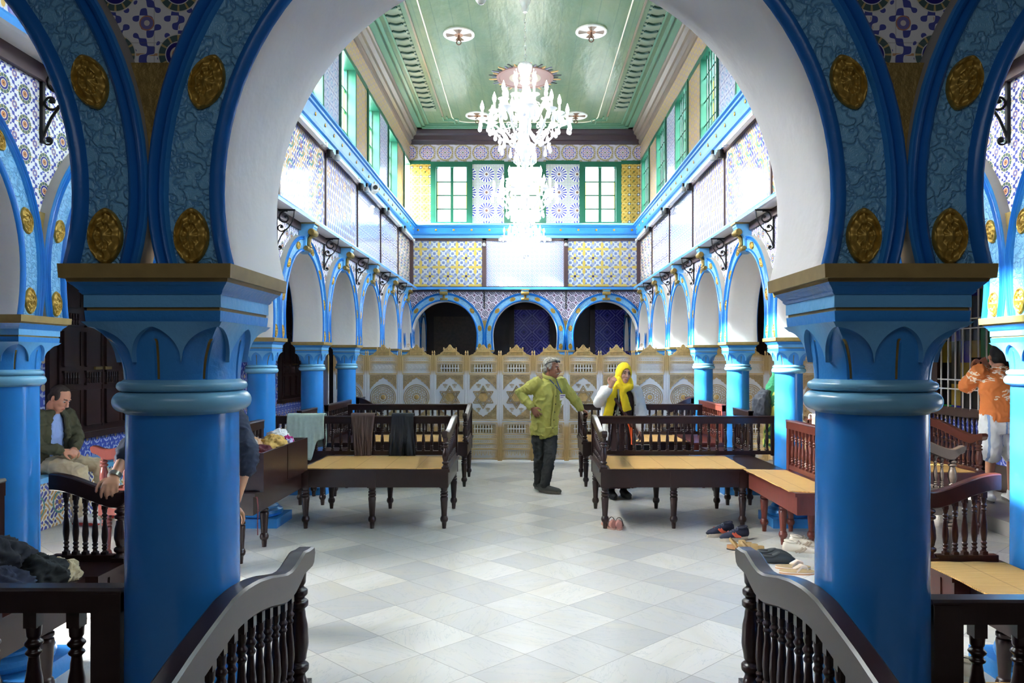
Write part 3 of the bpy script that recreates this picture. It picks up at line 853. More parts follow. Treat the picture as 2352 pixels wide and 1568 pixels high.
# ---- columns
def column_meshes():
    sh = MB().lathe([(0.137, 0.2), (0.139, 0.5), (0.137, 1.0), (0.1345, 1.52)], 72).mesh('shaft', M_shaft, True)
    pr = [(0.134, 1.515)] + [(0.141 + 0.024 * math.sin(PI * k / 14), 1.521 + 0.05 * (1 - math.cos(PI * k / 14)) / 2) for k in range(15)] + [(0.143 + 0.012 * math.sin(PI * k / 8), 1.573 + 0.024 * (1 - math.cos(PI * k / 8)) / 2) for k in range(9)] + [(0.138, 1.602)]
    nk = MB().lathe(pr, 72).mesh('neck_ring', M_ring, True, 60)
    cap = MB(); N = 288; T = 44; z0, z1 = 1.59, 1.742; a = 0.158
    vs = []; fs = []; ms = []
    def tb(ph):
        x = abs(ph) / (PI / 8); return 0.36 + 0.56 * math.sqrt(max(0.0, 1 - x ** 1.5))
    # rows follow the scalloped edge of the leaves, so that it stays crisp
    T0, T1 = 20, 14
    def row(th, i):
        ph = (th + PI / 8) % (PI / 4) - PI / 8; e = tb(ph)
        if i <= T0: t = e * i / T0; up = False
        else: t = e + (1 - e) * (i - T0 - 1) / T1; up = True
        sq = a / max(abs(math.cos(th)), abs(math.sin(th)))
        s = t ** 2.3
        r = 0.137 * (1 - s) + sq * s
        if up: r += 0.013
        elif abs(ph) < 0.035 and 0.08 < t < 0.72: r -= 0.006
        return (r * math.cos(th), r * math.sin(th), z0 + (z1 - z0) * t), t
    NR = T0 + T1 + 2
    grid = [[row(2 * PI * k / N, i) for k in range(N)] for i in range(NR)]
    for i in range(NR - 1):
        for k in range(N):
            k2 = (k + 1) % N; th = 2 * PI * (k + 0.5) / N; t = (grid[i][k][1] + grid[i+1][k][1]) / 2
            ph = (th + PI / 8) % (PI / 4) - PI / 8
            m = 0 if i >= T0 else (2 if abs(ph) < 0.03 and 0.08 < t < 0.72 else 1)
            cap.add([grid[i][k][0], grid[i][k2][0], grid[i+1][k2][0], grid[i+1][k][0]], [(0, 1, 2, 3)], m)
    cm = cap.mesh('capital', [M_blight, M_blue, M_goldd], True, 40)
    import bmesh
    bm = bmesh.new(); bm.from_mesh(cm); bmesh.ops.remove_doubles(bm, verts=bm.verts, dist=1e-5); bm.to_mesh(bm and cm); bm.free(); cm.set_sharp_from_angle(angle=math.radians(40))
    ab = MB()
    def slab(hw0, hw1, za, zb, m):
        ab.add([(-hw0,-hw0,za),(hw0,-hw0,za),(hw0,hw0,za),(-hw0,hw0,za),(-hw1,-hw1,zb),(hw1,-hw1,zb),(hw1,hw1,zb),(-hw1,hw1,zb)],
               [(0,3,2,1),(4,5,6,7),(0,1,5,4),(1,2,6,5),(2,3,7,6),(3,0,4,7)], m)
    slab(0.160, 0.162, 1.742, 1.768, 1); slab(0.158, 0.158, 1.768, 1.776, 2); slab(0.163, 0.163, 1.776, 1.806, 0)
    for z, hw in ((1.806, 0.165), (1.813, 0.168), (1.820, 0.174), (1.827, 0.181)): slab(hw, hw + 0.006, z, z + 0.007, 1)
    slab(0.188, 0.19, 1.834, 1.842, 2); slab(0.2, 0.202, 1.842, CAPZ, 2)
    am = ab.mesh('abacus', [M_blight, M_blue, mat('abacus_gilt', C(150, 126, 74), 0.5, var=0.2, vscale=20)], False)
    bs = MB(); bs.box(-0.235, 0.235, -0.235, 0.235, 0, 0.09)
    bs.lathe([(0.19, 0.09), (0.205, 0.10), (0.212, 0.125), (0.205, 0.15), (0.185, 0.162), (0.17, 0.17), (0.168, 0.185), (0.15, 0.2), (0.138, 0.215)], 36)
    bme = bs.mesh('base', M_blue, True, 30)
    return [('base', bme), ('shaft', sh), ('neck_ring', nk), ('capital', cm), ('abacus', am)]
CM = column_meshes()
def column(x, y, label, group):
    t = thing('column', label, 'column', (x, y, 0), 0, group)
    t['kind'] = 'thing'
    for n, me in CM: place(n, me, t)
    return t
ORD = ['first', 'second', 'third', 'fourth', 'fifth', 'sixth', 'seventh', 'eighth']
column(FX[1], YC[0], 'large blue column at the left side of the near archway, in shade', 'blue columns of the near archway')
column(FX[2], YC[0], 'large blue column at the right side of the near archway, in shade', 'blue columns of the near archway')
column(FX[0], YC[0], 'blue corner column beyond the left edge of the near archway row', 'corner columns of the near row')
column(FX[3], YC[0], 'blue corner column beyond the right edge of the near archway row', 'corner columns of the near row')
for sg, sd in ((-1, 'left'), (1, 'right')):
    for k in range(1, 8):
        lab = 'blue round column, %s from the front in the %s-hand row along the hall' % (ORD[k - 1], sd)
        column(sg * XC, YC[k], lab, 'blue columns along the %s of the hall' % sd)
for x in BX:
    nm = {0: 'far left corner', 1: 'between the left and middle back arches', 2: 'between the middle and right back arches', 3: 'far right corner'}[BX.index(x)]
    column(x, YC[-1], 'blue column of the back arcade, %s' % nm, 'blue columns of the back arcade')

for sg, sd in ((-1, 'left'), (1, 'right')):
    column(sg * XC, 17.5, 'blue column behind the %s back arch, seen through it' % sd, 'blue columns behind the back arcade')
# ------------------------------------------------------------------ benches
def turned(prof, seg, name, m, sq=None):
    pr = []
    for (r0, z0), (r1, z1) in zip(prof, prof[1:]):
        for k in range(4): pr.append((r0 + (r1 - r0) * (1 - math.cos(PI * k / 4)) / 2, z0 + (z1 - z0) * k / 4))
    mb = MB().lathe(pr + [prof[-1]], seg)
    for q in sq or []: mb.box(-q[0], q[0], -q[0], q[0], q[1], q[2])
    return mb.mesh(name, m, True, 55)
BAL = [(0.017, 0.015), (0.012, 0.03), (0.018, 0.04), (0.012, 0.05), (0.018, 0.062), (0.012, 0.072), (0.015, 0.078), (0.019, 0.12), (0.017, 0.16), (0.012, 0.205), (0.010, 0.225), (0.016, 0.235), (0.011, 0.245), (0.018, 0.258), (0.011, 0.27), (0.014, 0.278), (0.015, 0.30)]
POST = [(0.03, 0.02), (0.022, 0.045), (0.034, 0.06), (0.034, 0.07), (0.022, 0.082), (0.026, 0.09), (0.033, 0.13), (0.031, 0.17), (0.023, 0.215), (0.021, 0.225), (0.032, 0.236), (0.032, 0.246), (0.02, 0.256), (0.03, 0.268), (0.03, 0.276), (0.018, 0.288), (0.024, 0.30), (0.026, 0.33)]
LEG = [(0.019, 0.0), (0.023, 0.055), (0.026, 0.06), (0.036, 0.075), (0.039, 0.092), (0.034, 0.112), (0.026, 0.124), (0.027, 0.135), (0.034, 0.25), (0.038, 0.295), (0.036, 0.308), (0.028, 0.314), (0.038, 0.322), (0.038, 0.336), (0.028, 0.344), (0.037, 0.352), (0.037, 0.364), (0.029, 0.372), (0.034, 0.384), (0.034, 0.41)]
WMESH = {}
def wmeshes(m):
    if m.name not in WMESH:
        WMESH[m.name] = (turned(BAL, 14, 'baluster', m, [(0.016, 0, 0.018), (0.0135, 0.298, 0.34)]), turned(POST, 16, 'arm_post', m, [(0.034, 0, 0.022)]), turned(LEG, 16, 'leg', m))
    return WMESH[m.name]
HS, HB = 0.588, 1.03
def arm_top(s, hb, zf=0.93):             # s 0 at the front, 1 at the back
    t = max(0.0, min(1.0, s * 1.12 - 0.10)); sm = t * t * (3 - 2 * t)
    return zf + (hb + 0.012 - zf) * sm + 0.035 * math.exp(-(s / 0.12) ** 2)
def bench(label, x, y, rotz, L, D, group, arms=(0, 1), legs=(0.0, 1.0), wood=None, back=True, bext=(0, 0), hb=HB, sp=0.092, rearlegs=True, balu=True, cat='bench', seat_ext=(0, 0), zf=0.93, leg_in=0.045):
    wood = wood or M_wood
    bal, post, leg = wmeshes(wood)
    t = thing('bench', label, cat, (x, y, 0), rotz, group)
    MB().box(-0.015 - seat_ext[0], L + 0.015 + seat_ext[1], -0.015, D, HS - 0.03, HS).build('seat', wood, t, False)
    ap = MB().box(0.0, L, 0.005, 0.035, HS - 0.18, HS - 0.03)
    ap.box(0.005, 0.03, 0.035, D - 0.03, HS - 0.18, HS - 0.03); ap.box(L - 0.03, L - 0.005, 0.035, D - 0.03, HS - 0.18, HS - 0.03); ap.box(0.0, L, D - 0.03, D - 0.005, HS - 0.18, HS - 0.03)
    ap.build('apron', wood, t, False)
    for f in legs:
        for yy in ((leg_in, D - 0.045) if rearlegs else (leg_in,)):
            lx = 0.045 + (L - 0.09) * f
            place('leg', leg, t, (lx, yy, 0))
            if yy < 0.05: MB().box(lx - 0.04, lx + 0.04, -0.002, 0.03, HS - 0.185, HS - 0.03).build('leg_block', wood, t, False)
    if back:
        a, b_ = -bext[0], L + bext[1]; yb = D - 0.045
        MB().mould([(0.0, hb - 0.085), (0.0, hb - 0.02), (-0.006, hb - 0.012), (0.0, hb), (0.055, hb), (0.06, hb - 0.012), (0.052, hb - 0.02), (0.052, hb - 0.085)], (a, yb - 0.03), (b_, yb - 0.03), (0, 1)).build('top_rail', wood, t, False)
        MB().box(a, b_, yb - 0.02, yb + 0.015, HS + 0.015, HS + 0.055).build('bottom_rail', wood, t, False)
        for q in (a, b_ - 0.06): MB().box(q, q + 0.06, yb - 0.025, yb + 0.02, HS + (0.002 if any(bext) else -0.02), hb - 0.01).build('stile', wood, t, False)
        if balu:
            n = max(2, int(round((b_ - a - 0.12) / sp)))
            sc = (hb - 0.085 - HS - 0.055) / 0.34
            for k in range(n):
                place('baluster', bal, t, (a + 0.06 + (b_ - a - 0.12) * (k + 0.5) / n, yb, HS + 0.055), (0, 0, 0), (1, 1, sc))
    for side, on in zip((0.03, L - 0.03), arms):
        if not on: continue
        add_arm(t, wood, side, D, hb, zf)
    return t
def add_arm(t, wood, xs, D, hb, zf=0.93, curve=None, n=None, y1=None):
    bal, post, leg = wmeshes(wood)
    N = 26; top = []; bot = []
    y0 = -0.05; y1 = D - 0.02 if y1 is None else y1
    topz = (lambda s: arm_top(s, hb, zf)) if curve is None else curve
    for i in range(N + 1):
        s = i / N; yy = y0 + (y1 - y0) * s; z = topz(s); top.append((yy, z)); th = 0.088 - 0.022 * math.exp(-(s / 0.1) ** 2) ; bot.append((yy + 0.012 * (1 - s), z - th))
    nose = [(y0 - 0.012, top[0][1] - 0.012), (y0 - 0.018, top[0][1] - 0.03), (y0 - 0.006, bot[0][1] + 0.008)]
    poly = top + bot[::-1] + nose[::-1]
    mb = MB(); hw = 0.027
    # slightly rounded board: faces inset at the edges
    n_ = len(poly); cy = sum(p[0] for p in poly) / n_
    nT = len(top)
    vs = []
    for X, ins in ((-hw, 0.006), (-hw + 0.007, 0.0), (hw - 0.007, 0.0), (hw, 0.006)):
        for i, (u, v) in enumerate(poly):
            vs.append((xs + X, u, v - ins if i < nT else v + ins))
    fs = []
    for r in range(3):
        for i in range(n_):
            j = (i + 1) % n_; fs.append((r*n_+i, (r+1)*n_+i, (r+1)*n_+j, r*n_+j))
    mb.add(vs, fs)
    for r in (0, 3):
        for i in range(nT - 1):
            a, b_ = i, i + 1; c, d = 2*nT - 2 - i, 2*nT - 1 - i
            mb.add([vs[r*n_+a], vs[r*n_+b_], vs[r*n_+c], vs[r*n_+d]], [(0, 1, 2, 3)])
        mb.add([vs[r*n_]] + [vs[r*n_+2*nT-1]] + [vs[r*n_+2*nT+k] for k in range(3)], [(0, 1, 2, 3, 4)])
    mb.build('arm_rail', wood, t, True, 35)
    D = y1 + 0.02
    MB().box(xs - 0.02, xs + 0.02, 0.06, D - 0.03, HS + 0.0, HS + 0.035).build('arm_bottom_rail', wood, t, False)
    z = bot[2][1]
    place('arm_post', post, t, (xs, 0.03, HS), (0, 0, 0), (1, 1, (z - HS + 0.01) / 0.33))
    n = n or max(3, int(round((D - 0.16) / (0.075 if D > 0.5 else 0.05))))
    for k in range(n):
        yy = 0.10 + (D - 0.16) * (k + 0.3) / n
        s = (yy - y0) / (y1 - y0); zz = topz(s) - 0.084
        place('arm_baluster', bal, t, (xs, yy, HS + 0.035), (0, 0, 0), (0.85, 0.85, (zz - HS - 0.03) / 0.34))

def mat_on(label, pts, z=HS, seed=0, group='straw mats on the benches', rotz=0.0, loc=(0, 0)):
    """woven mat lying on a bench: pts are the corners (x, y); ragged along its edges"""
    rnd = random.Random(seed); nx, ny = 30, 12
    a, b_, c, d = [Vector((p[0], p[1], 0)) for p in pts]
    o = thing_mesh = None
    mb = MB(); vs = []
    for lay in (0.009, 0.001):
        for j in range(ny + 1):
            for i in range(nx + 1):
                u, v = i / nx, j / ny
                p = (a * (1 - u) + b_ * u) * (1 - v) + (d * (1 - u) + c * u) * v
                e = 0.0
                if i in (0, nx) or j in (0, ny): e = noise.noise(Vector((p.x * 9, p.y * 9, seed))) * 0.012
                zz = z + lay + 0.004 * noise.noise(Vector((p.x * 4, p.y * 4, seed + 3.3))) * (1 if lay > 0.005 else 0)
                vs.append((p.x + e, p.y + e, zz))
    m = (nx + 1) * (ny + 1); fs = []
    for j in range(ny):
        for i in range(nx):
            q = [j*(nx+1)+i, j*(nx+1)+i+1, (j+1)*(nx+1)+i+1, (j+1)*(nx+1)+i]
            fs.append(q); fs.append([k + m for k in q][::-1])
    bd = [i for i in range(nx + 1)] + [j*(nx+1)+nx for j in range(1, ny + 1)] + [ny*(nx+1)+i for i in range(nx - 1, -1, -1)] + [j*(nx+1) for j in range(ny - 1, 0, -1)]
    for i in range(len(bd)): p, q = bd[i], bd[(i+1) % len(bd)]; fs.append((p, p + m, q + m, q))
    mb.add(vs, fs)
    o = mb.build('straw_mat', M_straw, None, True, 50)
    return tag(o, label, 'mat', group)

R90 = PI / 2
GX = 'cross benches facing the front of the hall'; GS = 'benches between the side columns'
bench('dark wooden bench on the left with garments hanging on its back', -2.2, 7.19, 0, 1.45, 1.06, GX, (0, 1), (0, 0.48, 1), bext=(0.6, 0))
bench('dark wooden bench on the left behind the one hung with garments', -2.125, 9.58, 0, 1.375, 0.9, GX, (0, 1), (0, 0.5, 1), bext=(0.38, 0))
bench('dark wooden bench on the right in front of the woman in a yellow scarf', 0.74, 7.19, 0, 1.44, 1.06, GX, (1, 0), (0, 0.5, 1), bext=(0, 0.62), seat_ext=(0, 0.33))
bench('dark wooden bench on the right behind the woman in a yellow scarf', 0.75, 9.58, 0, 1.375, 0.9, GX, (1, 0), (0, 0.5, 1), bext=(0, 0.38))
# side benches, backs in the line of the columns
DS = 0.44
def side_bench(sg, y0, y1, label, wood=None, arms=(0, 0), **kw):
    # arms: (nearer end, farther end)
    L = y1 - y0
    if sg < 0: return bench(label, -2.17, y0, R90, L, DS, GS, arms, kw.pop('legs', (0, 0.5, 1)), wood, hb=1.075, leg_in=0.14, **kw)
    return bench(label, 2.17, y1, -R90, L, DS, GS, arms[::-1], kw.pop('legs', (0, 0.5, 1)), wood, hb=1.075, leg_in=0.14, **kw)
side_bench(-1, 5.89, 7.16, 'dark wooden side bench carrying the box of scarves', legs=(0.04, 0.5))
side_bench(1, 5.89, 7.16, 'red-brown side bench with a mat spilling over from the bench beside it', M_red, legs=(0.0, 0.44))
side_bench(-1, 8.36, 8.99, 'short dark side bench between third and fourth left columns', legs=(0, 1))
side_bench(1, 8.36, 8.99, 'short dark side bench between third and fourth right columns', legs=(0, 1))
side_bench(-1, 9.49, 10.77, 'dark side bench between fourth and fifth left columns')
side_bench(1, 9.49, 10.77, 'red-brown side bench between fourth and fifth right columns', M_red)
side_bench(-1, 11.27, 11.68, 'dark bench end with curved arm before the screen on the left', arms=(1, 0), legs=(0, 1))
side_bench(1, 11.27, 11.68, 'dark bench end with curved arm before the screen on the right', arms=(1, 0), legs=(0, 1))
side_bench(-1, 2.5, 3.595, 'near left dark bench with a heap of clothes on its seat', legs=(0, 1))
side_bench(1, 2.5, 3.595, 'near right side bench covered by a straw mat', legs=(0, 1))
def end_arm(sg, label, wood):
    """low end bench in line with the first side column, curved arm towards the hall"""
    return bench(label, -2.11 if sg < 0 else 2.11, 3.63 if sg < 0 else 3.93, R90 if sg < 0 else -R90, 0.30, 0.415, 'bench ends by the first side columns', (0, 1) if sg < 0 else (1, 0), (0.5,), wood, back=False, hb=1.04, rearlegs=False, zf=0.95)
M_wood2 = wood_mat('mid_stained_wood', C(58, 30, 26), C(96, 50, 40))
end_arm(-1, 'dark curved bench arm with balusters beside the first left column', M_wood)
end_arm(1, 'brown curved bench arm with balusters beside the first right column', M_wood2)
# front row, back to back under the near arches
def front_bench(sg):
    L = 1.82; sd = 'left' if sg < 0 else 'right'; HBf = 1.065 if sg < 0 else 1.035
    x0 = -0.70 if sg < 0 else 0.70 + L
    t = bench('near %s dark bench facing the hall under the near arches' % sd, x0, 2.40, PI, L, 0.34, 'benches under the near arches', (0, 0), (0, 0.5, 1), back=False, rearlegs=False)
    bal, post, leg = wmeshes(M_wood)
    # its back stands between the columns
    a, b_ = (-2.52, -1.035) if sg < 0 else (1.045, 2.52)
    lx = lambda X: x0 - X
    u0, u1 = sorted((lx(a), lx(b_))); yb = 2.40 - 1.915
    MB().mould([(-0.03, HBf - 0.062), (-0.03, HBf - 0.006), (-0.022, HBf), (0.022, HBf), (0.03, HBf - 0.006), (0.03, HBf - 0.062)], (u0, yb), (u1, yb), (0, 1)).build('top_rail', M_wood, t, False)
    MB().box(u0, u1, yb - 0.02, yb + 0.02, HS - 0.02, HS + 0.055).build('bottom_rail', M_wood, t, False)
    for q in (u0, u1 - 0.075): MB().box(q, q + 0.075, yb - 0.034, yb + 0.034, HS - 0.02, HBf - 0.012).build('stile', M_wood, t, False)
    n = 12
    for k in range(n): place('baluster', bal, t, (u0 + 0.075 + (u1 - u0 - 0.15) * (k + 0.5) / n, yb, HS + 0.055), (0, 0, 0), (1.25, 1.25, (HBf - 0.062 - HS - 0.055) / 0.34))
    # one arm board sweeps over both benches beside the column
    pts = [(2.42, 1.03), (2.36, 1.038), (2.28, 1.018), (2.21, 1.012), (2.13, 1.03), (2.05, 1.05), (1.95, 1.068), (1.86, 1.075), (1.79, 1.072), (1.687, 1.052), (1.579, 1.029), (1.479, 1.002), (1.38, 0.98), (1.3, 0.97)]
    def cv(s):
        Y = 2.40 - (-0.05 + s * 1.15)
        for (a, za), (b2, zb) in zip(pts, pts[1:]):
            if Y >= b2: return za + (zb - za) * max(0, min(1, (a - Y) / (a - b2)))
        return pts[-1][1]
    add_arm(t, M_wood, 0.03 if sg < 0 else L - 0.03, 0.34, HB, 0.93, cv, 15, 1.10)
    x1 = -0.70 - L if sg < 0 else 0.70
    bench('near %s dark bench turned away from the hall, back to back with its neighbour' % sd, x1, 1.35, 0, L, 0.40, 'benches under the near arches', (0, 0), (0, 0.5, 1), back=False, rearlegs=False)
front_bench(-1); front_bench(1)
# benches of the aisles
bench('dark bench across the right aisle, beside the man in the orange shirt', 3.0, 6.95, 0, 1.33, 0.9, 'benches in the aisles', (0, 1), (0, 1), M_wood2)
bench('worn brown bench arm in the right aisle behind the near column', 3.47, 5.90, R90, 0.85, 0.42, 'benches in the aisles', (1, 0), (0, 1), M_grey)
bench('bench in the left aisle, tinted red-brown by light, behind the leaning man', -3.42, 6.9, -R90, 1.0, 0.55, 'benches in the aisles', (0, 1), (0, 1), M_red)  # reddish light on this bench is put into its wood colour
bench('dark bench along the right outer wall under blue tiles', 5.05, 10.6, -R90, 1.9, 0.42, 'benches in the aisles', (0, 0), (0, 1), M_wood)
# mats
mat_on('straw mat on the seat of the left bench below the hanging garments', [(-2.17, 7.18), (-0.82, 7.18), (-0.82, 8.12), (-2.17, 8.12)], seed=1)
mat_on('straw mat on the left bench nearer the screen', [(-2.1, 9.57), (-0.8, 9.57), (-0.8, 10.38), (-2.1, 10.38)], seed=2)
mat_on('straw mat on the right bench in front of the woman', [(0.83, 7.18), (2.16, 7.18), (2.2, 8.12), (0.83, 8.12)], seed=3)
mat_on('straw mat on the right bench nearer the screen', [(0.83, 9.57), (2.1, 9.57), (2.1, 10.38), (0.83, 10.38)], seed=4)
mat_on('wavy straw mat hanging over the red-brown side bench', [(2.13, 5.95), (2.52, 5.82), (2.50, 7.05), (2.12, 7.14)], seed=5)
mat_on('straw mat on the near right side bench beside the brown bench arm', [(2.12, 2.52), (2.52, 2.52), (2.50, 3.84), (2.07, 3.86)], seed=6)
mat_on('straw mat on the nearest right bench, seen between its balusters', [(0.82, 2.41), (2.48, 2.41), (2.48, 2.08), (0.82, 2.08)], seed=7)
mat_on('straw mat on the bench across the right aisle', [(3.05, 6.96), (4.25, 6.96), (4.25, 7.75), (3.05, 7.75)], seed=8)
# ------------------------------------------------------------------ carved screen
def screen_paint(name, z_hi, z_lo, base, gold):
    m, t, b = newmat(name)
    (x, z), tc = coords(t, 'xz')
    n = noise_tex(t, 7, 3, tc.outputs['Object'])
    e = ((x.abs() - 0.13) * 11.0 + (n - 0.5) * 1.2).max(0.0).min(1.0)
    zone = (((z - z_hi) * 12.0).max(0.0).min(1.0)).max(((z_lo - z) * 12.0).max(0.0).min(1.0))
    f = zone * (e * 0.75 + 0.2)
    setc(t, b, mixc(t, f, base, gold)); b.inputs['Roughness'].default_value = 0.42
    return m
SC_W = screen_paint('screen_white_and_gold', 1.38, 0.62, C(222, 222, 225), C(196, 160, 96))
SC_G = mat('screen_gold_paint', C(204, 170, 110), 0.4, metal=0.25, var=0.25, vscale=25)
SC_P = mat('screen_pale_gold', C(176, 152, 112), 0.45, metal=0.1, var=0.3, vscale=25)
SC_R = mat('screen_rail_gold', C(212, 184, 134), 0.4, var=0.2, vscale=12)
PWID = 0.537
def scallop_crest():
    pts = []
    w = PWID / 2 - 0.035
    def arc(x0, z0, x1, z1, n=5, b=0.3):
        r = []
        for i in range(1, n + 1):
            t = i / n; mx, mz = x0 + (x1 - x0) * t, z0 + (z1 - z0) * t
            nx, nz = -(z1 - z0), (x1 - x0); s = math.sin(PI * t) * b
            r.append((mx + nx * s * 0.5, mz + nz * s * 0.5))
        return r
    L = [(-w, 1.69), (-0.2, 1.705), (-0.16, 1.715), (-0.13, 1.75), (-0.085, 1.765), (-0.085, 1.80), (-0.05, 1.815), (-0.03, 1.84), (0, 1.875)]
    for a, b_ in zip(L, L[1:]): pts += arc(*a, *b_)
    pts = [(-w, 1.69)] + pts
    R_ = [(-x, z) for x, z in pts[::-1][1:]]
    return pts + R_
def screen_meshes():
    D = {}
    h = PWID / 2
    m = MB().box(-h + 0.02, h - 0.02, -0.012, 0.012, 0.015, 1.69); D['board'] = m.mesh('panel', SC_W, False)
    m = MB()
    for sg in (-1, 1):
        for dx in (0.008, 0.026): m.tube([(sg*(h - dx), -0.008, 0.0), (sg*(h - dx), -0.008, 1.70)], 0.011, 8)
    D['post'] = m.mesh('post', SC_W, True)
    def rails(zs, z01, zc, fringe):
        m = MB()
        for z in zs: m.box(-h + 0.04, h - 0.04, -0.022, -0.01, z - 0.007, z + 0.007)
        for sg in (-1, 1): m.box(*sorted((sg*(h - 0.04), sg*(h - 0.052))), -0.022, -0.01, *z01)
        for z in zc:
            for k in range(14): m.ell((-0.19 + 0.38 * k / 13, -0.014, z), (0.009, 0.006, 0.008), 6, 4)
        if fringe:
            for k in range(15): m.box(-0.2 + 0.4*k/14 - 0.006, -0.2 + 0.4*k/14 + 0.006, -0.02, -0.01, 0.115 if k % 2 else 0.09, 0.16)
        return m
    D['rails1'] = rails((1.675, 1.60, 1.575, 1.405, 1.395), (1.405, 1.675), (1.635, 1.59), False).mesh('upper_moulding', SC_R, True, 30)
    D['rails2'] = rails((0.655, 0.61, 0.425, 0.36, 0.345, 0.285, 0.27, 0.20, 0.185, 0.04), (0.19, 0.61), (0.39, 0.315, 0.235), True).mesh('lower_moulding', SC_R, True, 30)
    def latt(z0, z1):
        m = MB()
        m.box(-0.2, 0.2, -0.014, -0.011, z0, z1, 1)
        for k in range(7): x = -0.135 + 0.045 * k; m.box(x - 0.006, x + 0.006, -0.022, -0.013, z0 + 0.008, z1 - 0.008, 0)
        m.box(-0.155, 0.155, -0.021, -0.013, (z0 + z1) / 2 - 0.006, (z0 + z1) / 2 + 0.006, 0)
        for k in range(6):
            for f in (0.27, 0.73): m.lathe([(0.012, 0), (0.015, -0.006), (0.018, 0.0)], 8, (-0.1125 + 0.045 * k, -0.014, z0 + (z1 - z0) * f), 1, 'y')
        return m
    SC_B = mat('screen_bright_white', C(232, 230, 228), 0.4)
    D['lat1'] = latt(1.425, 1.56).mesh('upper_lattice', [SC_B, SC_P], False)
    D['lat2'] = latt(0.445, 0.59).mesh('lower_lattice', [SC_B, SC_P], False)
    m = MB()
    for sg in (-1, 1):
        for k in range(3):
            cx = sg * (0.03 + 0.06 * k); p = [(cx + 0.035 * math.cos(a / 8 * 2 * PI) * (1 - a / 22), -0.016, 1.495 + 0.045 * math.sin(a / 8 * 2 * PI) * (1 - a / 22)) for a in range(17)]
            m.tube(p, 0.006, 5)
    m.tube([(-0.17, -0.015, 1.495), (0.17, -0.015, 1.495)], 0.005, 5)
    D['scrolls'] = m.mesh('scrollwork', SC_W, True)
    m = MB(); m.prism(scallop_crest(), -0.014, 0.014)
    m.tube([(-0.1, -0.016, 1.70), (-0.1, -0.016, 1.755), (0.1, -0.016, 1.755), (0.1, -0.016, 1.70)], 0.008, 5)
    for k in range(9): m.ell((-0.1 + 0.2*k/8, -0.016, 1.725), (0.008, 0.006, 0.008), 6, 4)
    p = [(0.035 * math.cos(a), -0.016, 1.81 + 0.03 * math.sin(a)) for a in [i * PI / 10 for i in range(21)]]; m.tube(p, 0.006, 5)
    D['crest'] = m.mesh('crest', SC_G, False)
    D['finial'] = MB().lathe([(0.013, 0), (0.013, 0.015), (0.007, 0.02), (0.013, 0.035), (0.014, 0.042), (0.007, 0.05), (0.011, 0.058), (0.008, 0.068), (0, 0.075)], 10).mesh('finial', SC_G, True)
    # corner ornament of the main field
    m = MB()
    out = [(0, 0), (0.215, 0), (0.215, -0.235), (0.195, -0.21), (0.185, -0.185), (0.165, -0.175), (0.155, -0.15), (0.13, -0.14), (0.115, -0.115), (0.085, -0.105), (0.07, -0.075), (0.035, -0.065), (0.0, -0.035)]
    m.prism(out, -0.017, -0.010)
    m.tube([(u, -0.018, v) for u, v in out[2:]], 0.005, 5)
    for (u, v, r) in ((0.165, -0.06, 0.035), (0.10, -0.045, 0.026), (0.185, -0.13, 0.026), (0.05, -0.03, 0.018)):
        m.tube([(u + r * math.cos(a) * (1 - a / 13), -0.018, v + r * math.sin(a) * (1 - a / 13)) for a in [k * 0.6 for k in range(18)]], 0.005, 4)
    D['corner'] = m.mesh('corner_ornament', SC_P, True, 40)
    m = MB(); c = 1.025; R_ = 0.185
    for rot in (PI/2, -PI/2):
        for rr in (R_, R_ - 0.04):
            v = [(rr * math.cos(rot + k * 2*PI/3), -0.018, c + rr * math.sin(rot + k * 2*PI/3)) for k in range(3)]
            for k in range(3): m.tube([v[k], v[(k+1) % 3]], 0.0075, 4)
    m.prism([(0.088 * math.cos(k * PI/3 + 0), c + 0.088 * math.sin(k * PI/3)) for k in range(6)], -0.016, -0.011, m=1)
    m.lathe([(0.03, 0), (0.03, -0.004), (0.0, -0.008)], 10, (0, -0.016, c), 1, 'y')
    D['star'] = m.mesh('star', [SC_P, SC_G], True, 40)
    m = MB()
    for rr, th in ((0.2, 0.008), (0.175, 0.006), (0.06, 0.007)): m.tube([(rr * math.cos(a * PI/18), -0.015, c + rr * math.sin(a * PI/18)) for a in range(37)], th, 5, cap=False)
    for ring, cnt, rad in ((0.085, 8, 0.022), (0.122, 14, 0.022), (0.156, 20, 0.018)):
        for k in range(cnt):
            a0 = 2 * PI * (k + 0.5 * (cnt % 4 == 2)) / cnt; cx, cz = ring * math.cos(a0), c + ring * math.sin(a0)
            m.tube([(cx + rad * math.cos(a * PI/3), -0.014, cz + rad * math.sin(a * PI/3)) for a in range(7)], 0.0045, 4, cap=False)
    m.lathe([(0.042, 0.0), (0.038, -0.006), (0.022, -0.011), (0.0, -0.013)], 14, (0, -0.012, c), 1, 'y')
    D['rosette'] = m.mesh('rosette', [SC_P, SC_G], True, 40)
    m = MB()
    m.box(-0.02, 0.02, -0.016, -0.011, -0.036, -0.03); m.box(-0.003, 0.003, -0.016, -0.011, -0.03, 0.03)
    for r in (0.011, 0.022, 0.033):
        m.tube([(r * math.cos(a), -0.014, 0.012 + r * 0.9 * math.sin(a)) for a in [PI + k * PI/8 for k in range(9)]], 0.003, 4)
    m.box(-0.036, 0.036, -0.016, -0.011, 0.012, 0.02)
    D['menorah'] = m.mesh('candelabrum_motif', SC_P, False)
    m = MB().lathe([(0.03, 0), (0.03, 0.01), (0.016, 0.02), (0.01, 0.03), (0, 0.032)], 10); D['foot'] = m.mesh('foot', SC_G, True)
    return D
SD = screen_meshes()
